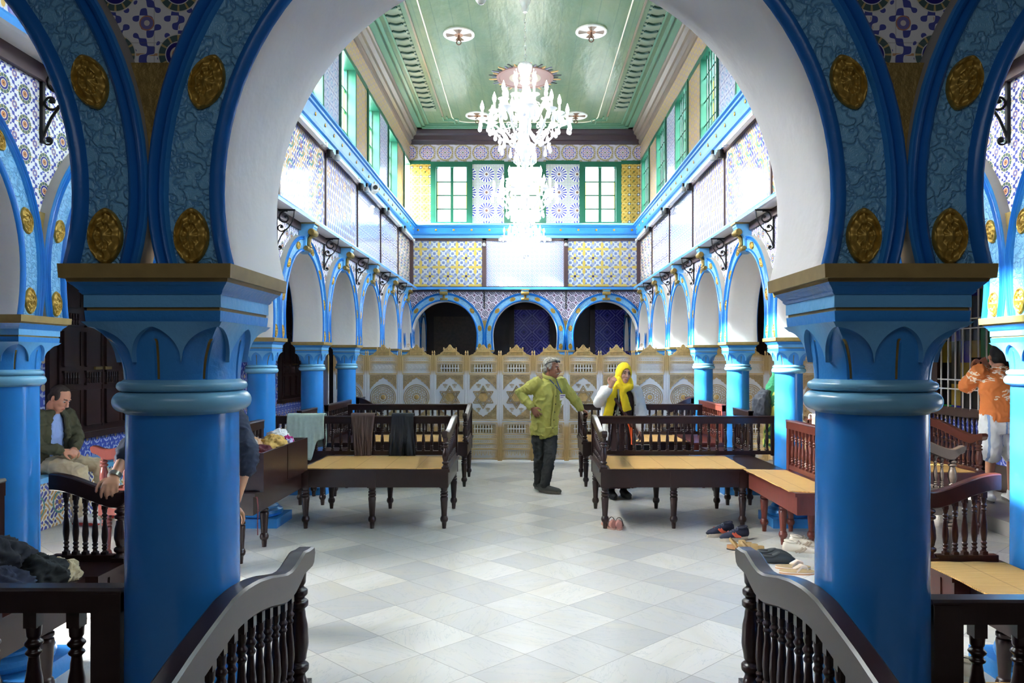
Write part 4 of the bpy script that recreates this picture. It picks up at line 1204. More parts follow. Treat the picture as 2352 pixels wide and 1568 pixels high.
def screen(label, x, y, rotz, kinds, bend=0.0):
    t = thing('folding_screen', label, 'screen', (x, y, 0), rotz, 'gold and white carved screens')
    for i, kd in enumerate(kinds):
        p = place('panel', SD['board'], t, (PWID * (i + 0.5), 0, 0.03))
        for n in ('post', 'rails1', 'rails2', 'crest', 'lat2'): place(SD[n].name.split('.')[0], SD[n], p)
        for sx in (1, -1):
            for sz, zc in ((1, 1.385), (-1, 0.67)): place('corner_ornament', SD['corner'], p, (0, 0, zc), (0, 0, 0), (sx, 1, sz))
        if kd == 's':
            place('star', SD['star'], p); place('upper_lattice', SD['lat1'], p)
            for sx in (-1, 1):
                for zc in (1.215, 0.83): place('candelabrum_motif', SD['menorah'], p, (0.075 * sx, 0, zc))
        else: place('rosette', SD['rosette'], p); place('scrollwork', SD['scrolls'], p)
        for u, z in ((-0.1, 1.755), (0.1, 1.755)): place('finial', SD['finial'], p, (u, 0, z))
        for u in (-PWID/2 + 0.017, PWID/2 - 0.017): place('finial', SD['finial'], p, (u, 0, 1.70))
    return t
YS = 11.88; XS0 = (763 - 1206) / K * YS
screen('carved gold and white screen with rosettes, leftmost of the row across the hall', XS0 + 0.02, YS, 0, 'rrr')
screen('carved screen with three stars, behind the dark bench on the left', XS0 + 3 * PWID + 0.02, YS, 0, 'sss')
screen('carved screen with stars directly behind the man in the green shirt', XS0 + 6 * PWID + 0.02, YS, 0, 'sss')
screen('carved screen with rosettes to the right of the woman in the yellow scarf', XS0 + 9 * PWID + 0.02, YS, 0, 'rrr')
screen('carved screen with rosettes behind the right-hand columns', XS0 + 12 * PWID + 0.02, YS, 0, 'rrr')
screen('carved screen standing edge-on behind the fourth left column', XS0 - 0.06, YS - 0.03, PI - 1.15, 'rr')

# ------------------------------------------------------------------ chandeliers
M_cry = mat('clear_crystal', C(245, 246, 250), 0.08, spec=0.9, coat=0.5)
M_bulb = mat('lit_candle_bulb', C(255, 250, 240), 0.3, emit=(1.0, 0.96, 0.9, 1), es=14)
M_candle = mat('porcelain_candle', C(248, 246, 240), 0.3)
def chandelier_meshes():
    D = {}
    stem = MB().lathe([(0.0, -0.64), (0.03, -0.62), (0.045, -0.58), (0.02, -0.54), (0.05, -0.49), (0.11, -0.42), (0.14, -0.36), (0.12, -0.31), (0.05, -0.27), (0.045, -0.2), (0.075, -0.14), (0.085, -0.06), (0.06, 0.02), (0.04, 0.08), (0.045, 0.2), (0.07, 0.27), (0.07, 0.33), (0.04, 0.38), (0.035, 0.5), (0.06, 0.56), (0.055, 0.6), (0.085, 0.65), (0.1, 0.71), (0.085, 0.74), (0.03, 0.75), (0.0, 0.76)], 18)
    D['stem'] = stem.mesh('stem', M_cry, True, 50)
    def arm(R, z0, z1):
        p = []
        for i in range(13):
            s = i / 12; r = 0.05 + (R - 0.05) * s
            p.append((r, 0, z0 - 0.20 * math.sin(PI * min(1, s * 1.25)) * (1 - s * 0.3) + (z1 - z0) * s ** 2.2))
        return p
    for nm, R, z0, z1 in (('lower', 0.56, -0.12, -0.02), ('upper', 0.30, 0.2, 0.22)):
        a = MB().tube(arm(R, z0, z1), [0.017 - 0.004 * i / 12 for i in range(13)], 7)
        a.tube([(R * 0.52 + 0.05 * math.cos(k * 0.7) * (1 - k / 16), 0, z0 - 0.02 + 0.05 * math.sin(k * 0.7) * (1 - k / 16)) for k in range(13)], 0.008, 5)
        D['arm_' + nm] = a.mesh('arm', M_cry, True, 60)
        c = MB().lathe([(0.0, -0.03), (0.02, -0.02), (0.05, 0.0), (0.075, 0.014), (0.072, 0.018), (0.03, 0.008), (0.0, 0.008)], 14); D['cup'] = c.mesh('drip_cup', M_cry, True, 50)
    D['candle'] = MB().lathe([(0.015, 0), (0.015, 0.11), (0.0, 0.112)], 10).mesh('candle', M_candle, True)
    D['bulb'] = MB().lathe([(0.008, 0), (0.021, 0.03), (0.025, 0.055), (0.019, 0.09), (0.008, 0.12), (0.0, 0.145)], 10).mesh('bulb', M_bulb, True, 60)
    D['drop'] = MB().lathe([(0.0, 0.0), (0.018, -0.012), (0.021, -0.03), (0.014, -0.058), (0.005, -0.08), (0.003, -0.085), (0.003, -0.10), (0.0, -0.11)][::-1], 8).mesh('crystal_drop', M_cry, True, 30)
    # drop hangs down: wide end at the bottom
    m = MB().lathe([(0.0, -0.11), (0.016, -0.10), (0.021, -0.082), (0.014, -0.05), (0.004, -0.028), (0.009, -0.02), (0.009, -0.012), (0.002, -0.004), (0.0, 0.0)], 8); D['drop'] = m.mesh('crystal_drop', M_cry, True, 60)
    return D
CH = chandelier_meshes()
def chandelier(label, x, y, z, sc, lit=True, power=7, ceil=CEIL, nl=12, nu=8, cat_group='crystal chandeliers over the hall'):
    t = thing('chandelier', label, 'chandelier', (x, y, z), 0, cat_group)
    t.scale = (sc, sc, sc)
    place('stem', CH['stem'], t)
    for nm, n, R, z1 in (('lower', nl, 0.56, -0.02), ('upper', nu, 0.30, 0.22)):
        for k in range(n):
            a = 2 * PI * (k + (0.5 if nm == 'upper' else 0.2)) / n
            zz = z1 + (0.03 if k % 2 else 0.0) * (nm == 'lower')
            RR = R * (0.86 if (k % 2 and nm == 'lower') else 1)
            ao = place('arm', CH['arm_' + nm], t, (0, 0, zz - z1), (0, 0, a), (RR / R, RR / R, 1))
            q = (RR * math.cos(a), RR * math.sin(a), zz + 0.012)
            place('drip_cup', CH['cup'], t, q)
            place('candle', CH['candle'], t, q); place('bulb', CH['bulb'], t, (q[0], q[1], q[2] + 0.11)) if lit else None
            for j in range(3 if nm == 'lower' else 2):
                b_ = a + (j - 1) * 0.13
                r2 = RR + 0.03
                place('crystal_drop', CH['drop'], t, (r2 * math.cos(b_), r2 * math.sin(b_), zz + 0.02 - 0.03 * (j == 1)), (0, 0, 0), (1.3, 1.3, 1.3))
            if nm == 'lower': place('crystal_drop', CH['drop'], t, (0.33 * math.cos(a), 0.33 * math.sin(a), -0.27), (0, 0, 0), (1.2, 1.2, 1.4))
    for k in range(10):
        a = 2 * PI * k / 10
        place('crystal_drop', CH['drop'], t, (0.13 * math.cos(a), 0.13 * math.sin(a), -0.4), (0, 0, 0), (1.2, 1.2, 1.5))
        place('crystal_drop', CH['drop'], t, (0.14 * math.cos(a), 0.14 * math.sin(a), 0.66), (0, 0, 0), (1.1, 1.1, 1.3))
    # chain and ceiling cup
    m = MB(); h = (ceil - z) / sc - 0.75; n = int(h / 0.055)
    for k in range(n):
        zz = 0.75 + h * (k + 0.5) / n
        p = [((0.014 * math.cos(b_)) * (k % 2), (0.014 * math.cos(b_)) * (1 - k % 2), zz + 0.034 * math.sin(b_)) for b_ in [i * PI/5 for i in range(11)]]
        m.tube(p, 0.0045, 5, cap=False)
    m.build('chain', M_white, t)
    MB().lathe([(0.0, -0.16), (0.03, -0.15), (0.05, -0.1), (0.045, -0.07), (0.07, -0.02), (0.075, 0.0)], 14, (0, 0, (ceil - z) / sc)).build('ceiling_cup', M_white, t)
    if lit:
        for dz, e in ((0.12, power),):
            l = bpy.data.lights.new('chandelier_glow', 'POINT'); l.energy = e; l.shadow_soft_size = 0.34 * sc; l.color = (1.0, 0.97, 0.92)
            lo_ = bpy.data.objects.new('chandelier_glow', l); COL.objects.link(lo_); lo_.location = (0, 0, 0.1); lo_.parent = t
    return t
chandelier('large lit crystal chandelier nearest in the hall, largest in view', 0.0, 10.4, 5.03, 1.08)
chandelier('lit crystal chandelier hanging behind the largest one, middle of three', 0.0, 13.2, 4.62, 1.0)
chandelier('small lit crystal chandelier in front of the back wall, lowest in view', -0.02, 15.3, 4.22, 0.74, power=5)
chandelier('unlit crystal chandelier in the right aisle seen through the near arch', 4.5, 7.3, 2.72, 0.42, False, ceil=3.32, cat_group='unlit chandeliers')

# rosettes and hooks on the ceiling
def sun_rosette(label, y):
    t = thing('ceiling_rosette', label, 'rosette', (0, y, CEIL), 0, 'sunburst rosettes on the ceiling')
    MB().lathe([(0.52, 0.0), (0.51, -0.025), (0.46, -0.03), (0.45, -0.02)], 40).build('rim', mat('rosette_rose', C(150, 112, 104), 0.4), t)
    MB().lathe([(0.45, -0.012), (0.30, -0.016), (0.24, -0.03), (0.2, -0.016), (0.08, -0.022), (0.0, -0.024)], 40).build('disc', mat('rosette_cream', C(178, 162, 138), 0.4), t)
    mats = [mat('ray_dark', C(52, 54, 62), 0.4), mat('ray_ochre', C(206, 162, 104), 0.4), mat('ray_slate', C(112, 112, 134), 0.4)]
    for k in range(40):
        a = 2 * PI * k / 40
        r_ = MB().add([(0.5, -0.022, 0), (0.66 if k % 2 else 0.6, -0.012, 0), (0.66 if k % 2 else 0.6, 0.012, 0), (0.5, 0.022, 0), (0.5, -0.022, -0.012), (0.64 if k % 2 else 0.58, -0.01, -0.012), (0.64 if k % 2 else 0.58, 0.01, -0.012), (0.5, 0.022, -0.012)],
                     [(0,3,2,1),(4,5,6,7),(0,1,5,4),(1,2,6,5),(2,3,7,6),(3,0,4,7)])
        r_.xf(Matrix.Rotation(a, 4, 'Z')); r_.build('ray', mats[k % 3], t, False)
sun_rosette('sunburst rosette on the green ceiling above the middle chandelier', 13.2)
def hook_disc(label, x, y):
    t = thing('hook_disc', label, 'ceiling disc', (x, y, CEIL), 0, 'round discs with hooks on the ceiling')
    m, tt, b = newmat('painted_disc') if 'painted_disc' not in MATS else (MATS['painted_disc'], None, None)
    if tt is not None:
        (a, c), tc = coords(tt, 'xy'); r = (a * a + c * c).sqrt(); th = c.atan2(a)
        cc = mixc(tt, (r < 0.2) * ((th * 4.0).cos() > 0.15) * (r > 0.05), C(226, 224, 218), C(108, 84, 62)); cc = mixc(tt, r < 0.07, cc, C(150, 96, 54))
        setc(tt, b, cc); b.inputs['Roughness'].default_value = 0.35; MATS['painted_disc'] = m
    MB().lathe([(0.245, 0.0), (0.245, -0.02), (0.23, -0.03), (0.215, -0.02), (0.0, -0.022)], 36).build('disc', m, t)
    h = MB().tube([(0, 0, -0.02), (0, 0, -0.10)], 0.012, 6); h.tube([(0.035 * math.sin(a), 0, -0.135 + 0.035 * math.cos(a)) for a in [k * PI/6 for k in range(12)]], 0.008, 6)
    h.build('hook', mat('rusty_iron', C(96, 62, 46), 0.6), t)
hook_disc('round painted disc with a hook on the near ceiling, left of the chandelier chain', -1.03, 11.45)
hook_disc('round painted disc with a hook on the near ceiling, right of the chandelier chain', 1.02, 11.35)
hook_disc('round ceiling disc partly hidden left of the lit candles of the near chandelier', -0.99, 15.25)
hook_disc('round ceiling disc partly hidden right of the lit candles of the near chandelier', 1.05, 15.25)
t = thing('hanging_globe', 'clear glass globe lamp hanging at the top edge of the view', 'lamp', (-0.36, 6.0, CEIL))
MB().tube([(0, 0, 0), (0, 0, -2.05)], 0.006, 6).build('cord', M_white, t)
MB().ell((0, 0, -2.12), (0.047, 0.047, 0.055), 18, 12).build('globe', mat('glass_globe', C(225, 222, 215), 0.05, trans=0.6), t)
MB().lathe([(0.022, -2.075), (0.024, -2.03), (0.0, -2.02)], 12).build('socket', M_white, t)

# ------------------------------------------------------------------ iron brackets, lamps
def bracket_mesh():
    m = MB()
    b = lambda p, r: m.tube([(0, -d, z) for d, z in p], r, 6, 0, 0.7)
    m.box(-0.01, 0.01, -0.018, 0.0, -0.40, 0.0); m.box(-0.01, 0.01, -0.2, 0.0, -0.016, 0.0)
    spir = lambda cx, cz, r, a0, turns, sg=1: [(cx + r * (1 - k / 30) * math.cos(a0 + sg * k * turns * 2 * PI / 20), cz + r * (1 - k / 30) * math.sin(a0 + sg * k * turns * 2 * PI / 20)) for k in range(21)]
    b([(0.19, -0.015), (0.185, -0.07), (0.165, -0.13), (0.13, -0.185), (0.09, -0.22), (0.055, -0.27), (0.028, -0.33), (0.014, -0.37)], 0.009)
    b(spir(0.095, -0.085, 0.072, 1.2, 1.0), 0.008); b(spir(0.055, -0.185, 0.045, -0.4, 1.0, -1), 0.007); b(spir(0.042, -0.385, 0.03, 2.6, 1.0, 1), 0.007)
    for cx, cz in ((0.10, -0.075), (0.058, -0.18), (0.045, -0.385)): m.ell((0, -cx, cz), (0.01, 0.017, 0.014), 8, 5)
    return m.mesh('wall_bracket', M_iron, True, 50)
ME_BR = bracket_mesh()
for sg, sd in ((-1, 'left'), (1, 'right')):
    for k in range(1, 8):
        o = place('wall_bracket', ME_BR, None, (sg * (XC - TH), YC[k] + 0.06, LEDGE - 0.01), (0, 0, -R90 if sg > 0 else R90))
        tag(o, 'black scrolled iron bracket above the %s %s-hand column from the front' % (ORD[k-1], sd), 'bracket', 'iron brackets under the ledge')
for x, w in ((-0.9, 'left'), (0.9, 'right')):
    o = place('wall_bracket', ME_BR, None, (x, YC[-1] - TH, LEDGE - 0.01), (0, 0, 0), (1, 0.6, 1))
    tag(o, 'black iron bracket on the back wall between the middle and %s arches' % w, 'bracket', 'iron brackets under the ledge')
for k in (1,):
    pass
def tube_lamp(label, p, rotz, L):
    t = thing('tube_lamp', label, 'lamp', p, rotz, 'fluorescent tube fittings')
    MB().box(-L/2, L/2, -0.05, 0.0, -0.025, 0.03).build('housing', M_white, t, False)
    MB().tube([(-L/2 + 0.04, -0.07, -0.03), (L/2 - 0.04, -0.07, -0.03)], 0.014, 10).build('tube', mat('white_tube', C(244, 244, 240), 0.2), t)
    c = MB()
    for sx in (-1, 1): c.box(sx * L/2 - 0.03, sx * L/2 + 0.03, -0.085, -0.04, -0.05, 0.0)
    c.build('lamp_holder', M_white, t, False)
def globe_lamp(label, p):
    t = thing('bulb_lamp', label, 'lamp', p, 0, 'bare bulbs under the cornice')
    MB().lathe([(0.0, -0.09), (0.03, -0.08), (0.042, -0.055), (0.036, -0.025), (0.02, -0.005), (0.018, 0.01)], 14).build('bulb', mat('glass_globe', C(225, 222, 215), 0.05, trans=0.6), t)
    MB().lathe([(0.02, 0.0), (0.022, 0.05), (0.0, 0.055)], 12).build('socket', M_iron, t)
for sg, sd in ((-1, 'left'), (1, 'right')):
    for k in range(2, 8):
        c = (YC[k] + YC[k+1]) / 2
        tube_lamp('white tube lamp under the %s cornice, %s bay from the front' % (sd, ORD[k]), (sg * (XC - TH - 0.05), c + 0.05, ZC0 - 0.03), R90 if sg < 0 else -R90, 1.15)
        globe_lamp('bare bulb under the %s cornice at the %s bay from the front' % (sd, ORD[k]), (sg * (XC - TH - 0.12), YC[k] + 0.28, ZC0 - 0.02))
        o = MB().box(-0.035, 0.035, -0.03, 0.06, -0.07, 0.02).lathe([(0.03, 0), (0.042, 0.09), (0.0, 0.09)], 12, (0, -0.02, -0.06)).build('spot_clamp', M_iron, None, True, 40, loc=(sg * (XC - TH - 0.07), YC[k] + 0.11, ZC0 - 0.05))
        tag(o, 'small dark spotlight at the %s cornice, near end of the %s bay' % (sd, ORD[k]), 'spotlight', 'small spotlights under the cornice')
tube_lamp('white tube lamp on the brown fillet of the back wall', (0.0, YC[-1] - TH - 0.035, ZC0 - 0.02), 0, 1.1)
for x, w in ((-0.9, 'left'), (0.9, 'right')): globe_lamp('bare bulb on the back wall at the %s brown post' % w, (x, YC[-1] - TH - 0.07, ZC0 - 0.1))
t = thing('camera_box', 'white box camera on the left cornice', 'camera', (-(XC - TH - 0.12), 11.75, ZC0 + 0.05), 0.5)
MB().box(-0.06, 0.06, -0.12, 0.12, -0.06, 0.06).build('housing', M_white, t, False); MB().lathe([(0.035, -0.14), (0.035, -0.1)], 12, m=0, axis='y').build('lens', M_iron, t)

# ------------------------------------------------------------------ doors, grille, tiles of the aisles
door_n = [0]
def door(x, sg, y0, y1, z0, z1, cols=4, label=None):
    """carved double door or cupboard in the outer wall; sg: wall side"""
    door_n[0] += 1
    fx = lambda d: x - sg * d
    def bx(mb, ya, yb, za, zb, d0, d1): mb.box(*sorted((fx(d0), fx(d1))), ya, yb, za, zb)
    o = MB(); bx(o, y0 - 0.12, y1 + 0.12, z0 - 0.08, z1 + 0.14, 0.0, 0.05); bx(o, y0 - 0.16, y1 + 0.16, z0 - 0.12, z0 - 0.05, 0, 0.1); bx(o, y0 - 0.16, y1 + 0.16, z1 + 0.12, z1 + 0.2, 0, 0.1)
    o = struct(o.build('door_%d' % door_n[0], M_dwood, None, False))
    cw = (y1 - y0) / cols; H = z1 - z0
    for half in range(2):
        lf = MB(); a, b_ = y0 + half * (y1 - y0) / 2, y0 + (half + 1) * (y1 - y0) / 2
        bx(lf, a + 0.008, b_ - 0.008, z0, z1, 0.05, 0.075)
        leaf = lf.build('leaf', M_dwood, o, False)
        pn = MB(); gr = MB()
        for c in range(cols // 2):
            ya, yb = a + c * cw + 0.06, a + (c + 1) * cw - 0.06
            for f0, f1, kd in ((0.02, 0.24, 'p'), (0.28, 0.35, 'g'), (0.39, 0.60, 'p'), (0.64, 0.71, 'g'), (0.75, 0.98, 'p')):
                za, zb = z0 + H * f0, z0 + H * f1
                if kd == 'p':
                    for e, d in ((0.0, 0.095), (0.022, 0.08), (0.035, 0.09)):
                        bx(pn, ya + e, yb - e, za + e, zb - e, 0.07, d) if e != 0.022 else None
                    bx(pn, ya - 0.012, ya, za, zb, 0.07, 0.105); bx(pn, yb, yb + 0.012, za, zb, 0.07, 0.105); bx(pn, ya, yb, za - 0.012, za, 0.07, 0.105)
                else:
                    n = 6
                    for k in range(n):
                        yy = ya + (yb - ya) * (k + 0.5) / n
                        gr.lathe([(0.008, za), (0.014, za + 0.02), (0.008, (za+zb)/2 - 0.01), (0.014, (za+zb)/2), (0.008, (za+zb)/2 + 0.01), (0.014, zb - 0.02), (0.008, zb)], 8, (fx(0.09), yy, 0))
                    bx(gr, ya - 0.01, yb + 0.01, za - 0.02, za, 0.07, 0.105); bx(gr, ya - 0.01, yb + 0.01, zb, zb + 0.02, 0.07, 0.105)
        pn.build('door_panel', M_dwood, leaf, False); gr.build('turned_grille', M_dwood, leaf, True)
        hd = MB(); bx(hd, (b_ if half == 0 else a) - 0.07, (b_ if half == 0 else a) + 0.07, z0 + H * 0.365, z0 + H * 0.385, 0.07, 0.1)
        hd.v = [(q[0], q[1] + (-0.1 if half == 0 else 0.1), q[2]) for q in hd.v]
        hd.build('latch', mat('brass_plate', C(150, 128, 82), 0.4, metal=0.5), leaf, False)
    return o
door(XL, -1, 8.10, 9.75, 0.86, 2.72)
door(XL, -1, 11.0, 12.4, 0.86, 2.72)
door(XL, -1, 15.6, 17.2, 0.86, 2.72)
door(XR, 1, 12.6, 14.4, 0.86, 2.72)
tr = [0]
def trim(mb, m, smooth=False):
    tr[0] += 1
    return struct(mb.build('trim_%d' % tr[0], m, None, smooth))
# tiled dado and brown rail along the outer walls, tiled stone bench on the left
T_bench = tile('bench_tile', 'y', 'z', 0.34, 'scroll', 0.1, 0.06, 0.25)
trim(MB().box(XL, XL + 0.52, 5.9, 15.0, 0.0, 0.46), T_bench)
trim(MB().box(XL, XL + 0.56, 5.88, 15.02, 0.46, 0.51), M_blight)
trim(MB().box(XL, XL + 0.03, 5.7, 18.6, 0.51, 0.74), tile('dado_tile_left', 'y', 'z', 0.2, 'dado', 0, 0.02, 0.15))
trim(MB().box(XL, XL + 0.02, 6.0, 7.85, 0.74, 2.3), tile('beige_tile_left', 'y', 'z', 0.16, 'fanwork', 0, 0, 0.15))
trim(MB().box(XL, XL + 0.05, 5.6, 18.6, 2.94, 3.32), M_dwood)
gal = MB()
for k in range(60): gal.lathe([(0.012, 2.98), (0.018, 3.03), (0.01, 3.1), (0.018, 3.17), (0.012, 3.22)], 8, (XL + 0.09, 7.0 + k * 0.06, 0))
trim(gal, M_dwood, True); tb = MB().box(XL + 0.05, XL + 0.13, 6.95, 10.6, 2.94, 2.98).box(XL + 0.05, XL + 0.13, 6.95, 10.6, 3.22, 3.26); trim(tb, M_dwood)
# right outer wall: grille window with coloured panes, blue tile panels, dark wood
M_dglass = newmat('dim_coloured_glass')
m, tt, b = M_dglass; (yy, zz), tc = coords(tt, 'yz')
cb = tt.nodes.new('ShaderNodeCombineXYZ'); tt.links.new((yy / 0.2).floor().x, cb.inputs[0]); tt.links.new((zz / 0.27).floor().x, cb.inputs[1])
wn = tt.nodes.new('ShaderNodeTexWhiteNoise'); tt.links.new(cb.outputs[0], wn.inputs['Vector']); rv = E(tt, wn.outputs[0])
c_ = mixc(tt, rv > 0.75, C(16, 14, 16), C(120, 96, 30)); c_ = mixc(tt, (rv > 0.5) * (rv < 0.66), c_, C(30, 22, 110)); c_ = mixc(tt, (rv > 0.3) * (rv < 0.4), c_, C(26, 92, 40))
setc(tt, b, c_); b.inputs['Roughness'].default_value = 0.15; M_dglass = m
trim(MB().box(XR - 0.04, XR, 5.7, 18.6, 0.0, 3.32), M_dwood)
def grille(y0, y1, z0, z1):
    win_n[0] += 1
    fr = MB()
    for a in ((y0 - 0.1, y0, z0 - 0.1, z1 + 0.1), (y1, y1 + 0.1, z0 - 0.1, z1 + 0.1), (y0, y1, z1, z1 + 0.1), (y0, y1, z0 - 0.1, z0)): fr.box(XR - 0.13, XR - 0.04, *a)
    o = struct(fr.build('window_%d' % win_n[0], M_dwood, None, False))
    MB().box(XR - 0.06, XR - 0.04, y0, y1, z0, z1).build('panes', M_dglass, o, False)
    g = MB(); n = 8
    for k in range(n): g.tube([(XR - 0.12, y0 + (y1 - y0) * (k + 0.5) / n, z0 - 0.02), (XR - 0.12, y0 + (y1 - y0) * (k + 0.5) / n, z1 + 0.02)], 0.011, 6)
    for f in (0.16, 0.24, 0.68, 0.76): g.tube([(XR - 0.12, y0, z0 + (z1 - z0) * f), (XR - 0.12, y1, z0 + (z1 - z0) * f)], 0.009, 6)
    g.build('grille', mat('grey_white_bars', C(206, 200, 198), 0.4), o)
    a = MB()
    for k in range(2):
        r = 0.42 - 0.1 * k
        a.tube([(XR - 0.08, (y0+y1)/2 + r * math.cos(q), z1 + 0.32 + r * math.sin(q)) for q in [i * PI/14 for i in range(15)]], 0.03, 6)
    for k in range(7): q = (k + 0.5) * PI / 7; a.tube([(XR - 0.08, (y0+y1)/2 + 0.1 * math.cos(q), z1 + 0.32 + 0.1 * math.sin(q)), (XR - 0.08, (y0+y1)/2 + 0.33 * math.cos(q), z1 + 0.32 + 0.33 * math.sin(q))], 0.012, 5)
    a.build('fanlight', M_dwood, o)
grille(8.35, 9.6, 1.06, 2.5)
T_bt = tile('blue_wall_tile', 'y', 'z', 0.2, 'dado', 0.03, 0.02, 0.15)
trim(MB().box(XR - 0.06, XR - 0.04, 9.95, 10.35, 1.1, 1.75), T_bt)
trim(MB().box(XR - 0.06, XR - 0.04, 10.7, 12.3, 1.1, 2.5), T_bt)
trim(MB().box(XR - 0.06, XR - 0.04, 7.0, 12.4, 0.45, 1.0), T_bt)
pl = MB().box(XR - 1.0, XR - 0.06, 6.6, 8.6, 0.0, 0.14); trim(pl, mat('pale_step_stone', C(158, 153, 147), 0.4, var=0.08))
# back aisle seen through the back arches
TB = tile('violet_lozenge_tile', 'x', 'z', 0.42, 'diamond', 0.18, 0.05, 0.18)
T_dk = tile('octagon_tile_rear', 'x', 'z', 0.2, 'octagon', 0, 0, 0.3)  # octagon tile in its own colours
for x0, x1 in ((-0.27, 0.62), (1.76, 2.63)):
    trim(MB().box(x0, x1, YB - 0.04, YB, 1.2, 2.92), TB)
    f = MB()
    for a in ((x0 - 0.13, x0, 1.1, 3.05), (x1, x1 + 0.13, 1.1, 3.05), (x0 - 0.13, x1 + 0.13, 2.92, 3.05)): f.box(a[0], a[1], YB - 0.09, YB, a[2], a[3])
    trim(f, M_dwood)
trim(MB().box(-2.3, -1.05, YB - 0.03, YB, 1.0, 2.75), mat('dark_brown_panel', C(74, 62, 54), 0.5, var=0.4, vscale=14))  # mottled dark brown panel
# ------------------------------------------------------------------ people
def V(*a): return Vector(a)
def blob(name, mb, mats, parent, voxel=0.009, smooth=3, fold=None, keep=None, paint=None):
    """one continuous surface grown over overlapping shapes"""
    me0 = bpy.data.meshes.new('tmp'); me0.from_pydata(mb.v, [], mb.f); me0.update()
    ob = bpy.data.objects.new('tmp', me0); COL.objects.link(ob)
    r = ob.modifiers.new('r', 'REMESH'); r.mode = 'VOXEL'; r.voxel_size = voxel; r.adaptivity = 0
    if smooth:
        sm = ob.modifiers.new('s', 'SMOOTH'); sm.factor = 0.5; sm.iterations = smooth
    dg = bpy.context.evaluated_depsgraph_get(); dg.update()
    me = bpy.data.meshes.new_from_object(ob.evaluated_get(dg)); me.name = name
    bpy.data.objects.remove(ob); bpy.data.meshes.remove(me0)
    me.materials.clear()
    for m in (mats if isinstance(mats, (list, tuple)) else [mats]): me.materials.append(m)
    if fold:
        nn = [v.normal.copy() for v in me.vertices]
        for v, n in zip(me.vertices, nn): v.co = v.co + n * fold(v.co, n)
    if paint:
        for p in me.polygons: p.material_index = paint(p.center, p.normal)
    me.polygons.foreach_set('use_smooth', [True] * len(me.polygons)); me.update()
    return place(name, me, parent)
def folds(amp, sx, sy, sz, seed=0.0, amp2=0.0):
    def f(c, n):
        w = noise.noise(Vector((c.x * 4 + seed, c.y * 4, c.z * 4))) * 0.5
        a = noise.noise(Vector((c.x * sx + seed + w, c.y * sy, c.z * sz + w)))
        b = noise.noise(Vector((c.x * sx * 2.1 - w, c.y * sy * 2.1 + seed, c.z * sz * 2.6 + w * 2)))
        rid = (1 - min(1.0, abs(b) * 3.2)) ** 2; rid2 = (1 - min(1.0, abs(a) * 3.0)) ** 2
        return amp * (0.9 * rid2 + 0.75 * rid - 0.55) + amp * 0.5 * a
    return f
def limb(mb, pts, rads, seg=14, flat=1.0, ref=None):
    mb.tube(pts, rads, seg, 0, flat, ref)
    for p, r in ((pts[0], rads[0]), (pts[-1], rads[-1])):
        r = r if not isinstance(r, tuple) else min(r)
        mb.ell(p, (r, r, r), 12, 8)
def frame(f, u):
    f = Vector(f).normalized(); u = Vector(u); l = u.cross(f).normalized(); u = f.cross(l).normalized()
    return Matrix((f, l, u)).transposed()         # columns: forward, left, up
def add_head(mb, c, R, s=1.0, neck=None, jaw=1.0, nose=1.0):
    c = Vector(c); q = lambda a, b, z: c + R @ (Vector((a, b, z)) * s)
    e = lambda p, r, **k: mb.ell(q(*p), (r[0]*s, r[1]*s, r[2]*s), 18, 12, rot=R, **k)
    e((-0.008, 0, 0.03), (0.098, 0.077, 0.098)); e((0.024, 0, -0.035), (0.066, 0.060 * jaw, 0.072)); e((0.066, 0, -0.098), (0.022, 0.028 * jaw, 0.02))
    e((0.05, 0, -0.075), (0.04, 0.045 * jaw, 0.035))
    for sg in (-1, 1):
        e((0.062, sg * 0.036, -0.022), (0.028, 0.026, 0.026)); e((-0.012, sg * 0.079, -0.008), (0.018, 0.009, 0.030))
    e((0.082, 0, 0.034), (0.016, 0.05, 0.012))
    mb.tube([q(0.088, 0, 0.022), q(0.102, 0, -0.002), q(0.116 * nose, 0, -0.028), q(0.098, 0, -0.036)], [0.009 * s, 0.011 * s, 0.0155 * s, 0.012 * s], 8)
    e((0.090, 0, -0.062), (0.012, 0.024, 0.007)); e((0.088, 0, -0.073), (0.012, 0.02, 0.007))
    if neck is not None: limb(mb, [q(-0.02, 0, -0.05), q(-0.03, 0, -0.10), Vector(neck)], [0.056 * s, 0.055 * s, 0.062 * s])
    return q
def head_paint(q_inv, lips=True):
    def f(c, n):
        p = q_inv(c)
        if p.x > 0.08 and abs(p.y) < 0.021 and -0.077 < p.z < -0.059 and lips: return 1
        if p.x > 0.055 and 0.014 < abs(p.y) < 0.046 and 0.031 < p.z < 0.039: return 2
        return 0
    return f
def hinv(c, R, s=1.0):
    c = Vector(c); Ri = R.transposed()
    return lambda p: (Ri @ (p - c)) / s
def eyes(t, q, dark=True):
    for sg in (-1, 1):
        m = MB().ell(q(0.0800, sg * 0.032, 0.010), (0.0110, 0.0115, 0.0075), 10, 8)
        o = m.build('eye', M_eyew, t)
        m = MB().ell(q(0.0875, sg * 0.032, 0.010), (0.0050, 0.0080, 0.0072), 8, 6); m.build('iris', M_eyed, o)
M_eyew = mat('eye_white', C(178, 170, 162), 0.3); M_eyed = mat('eye_dark', C(38, 26, 22), 0.2)
def skin(name, c): return [mat(name, c, 0.5, var=0.06, vscale=12), mat(name + '_lips', tuple(x * f for x, f in zip(c[:3], (0.80, 0.58, 0.58))) + (1,), 0.45), mat(name + '_brows', C(62, 52, 48), 0.6)]
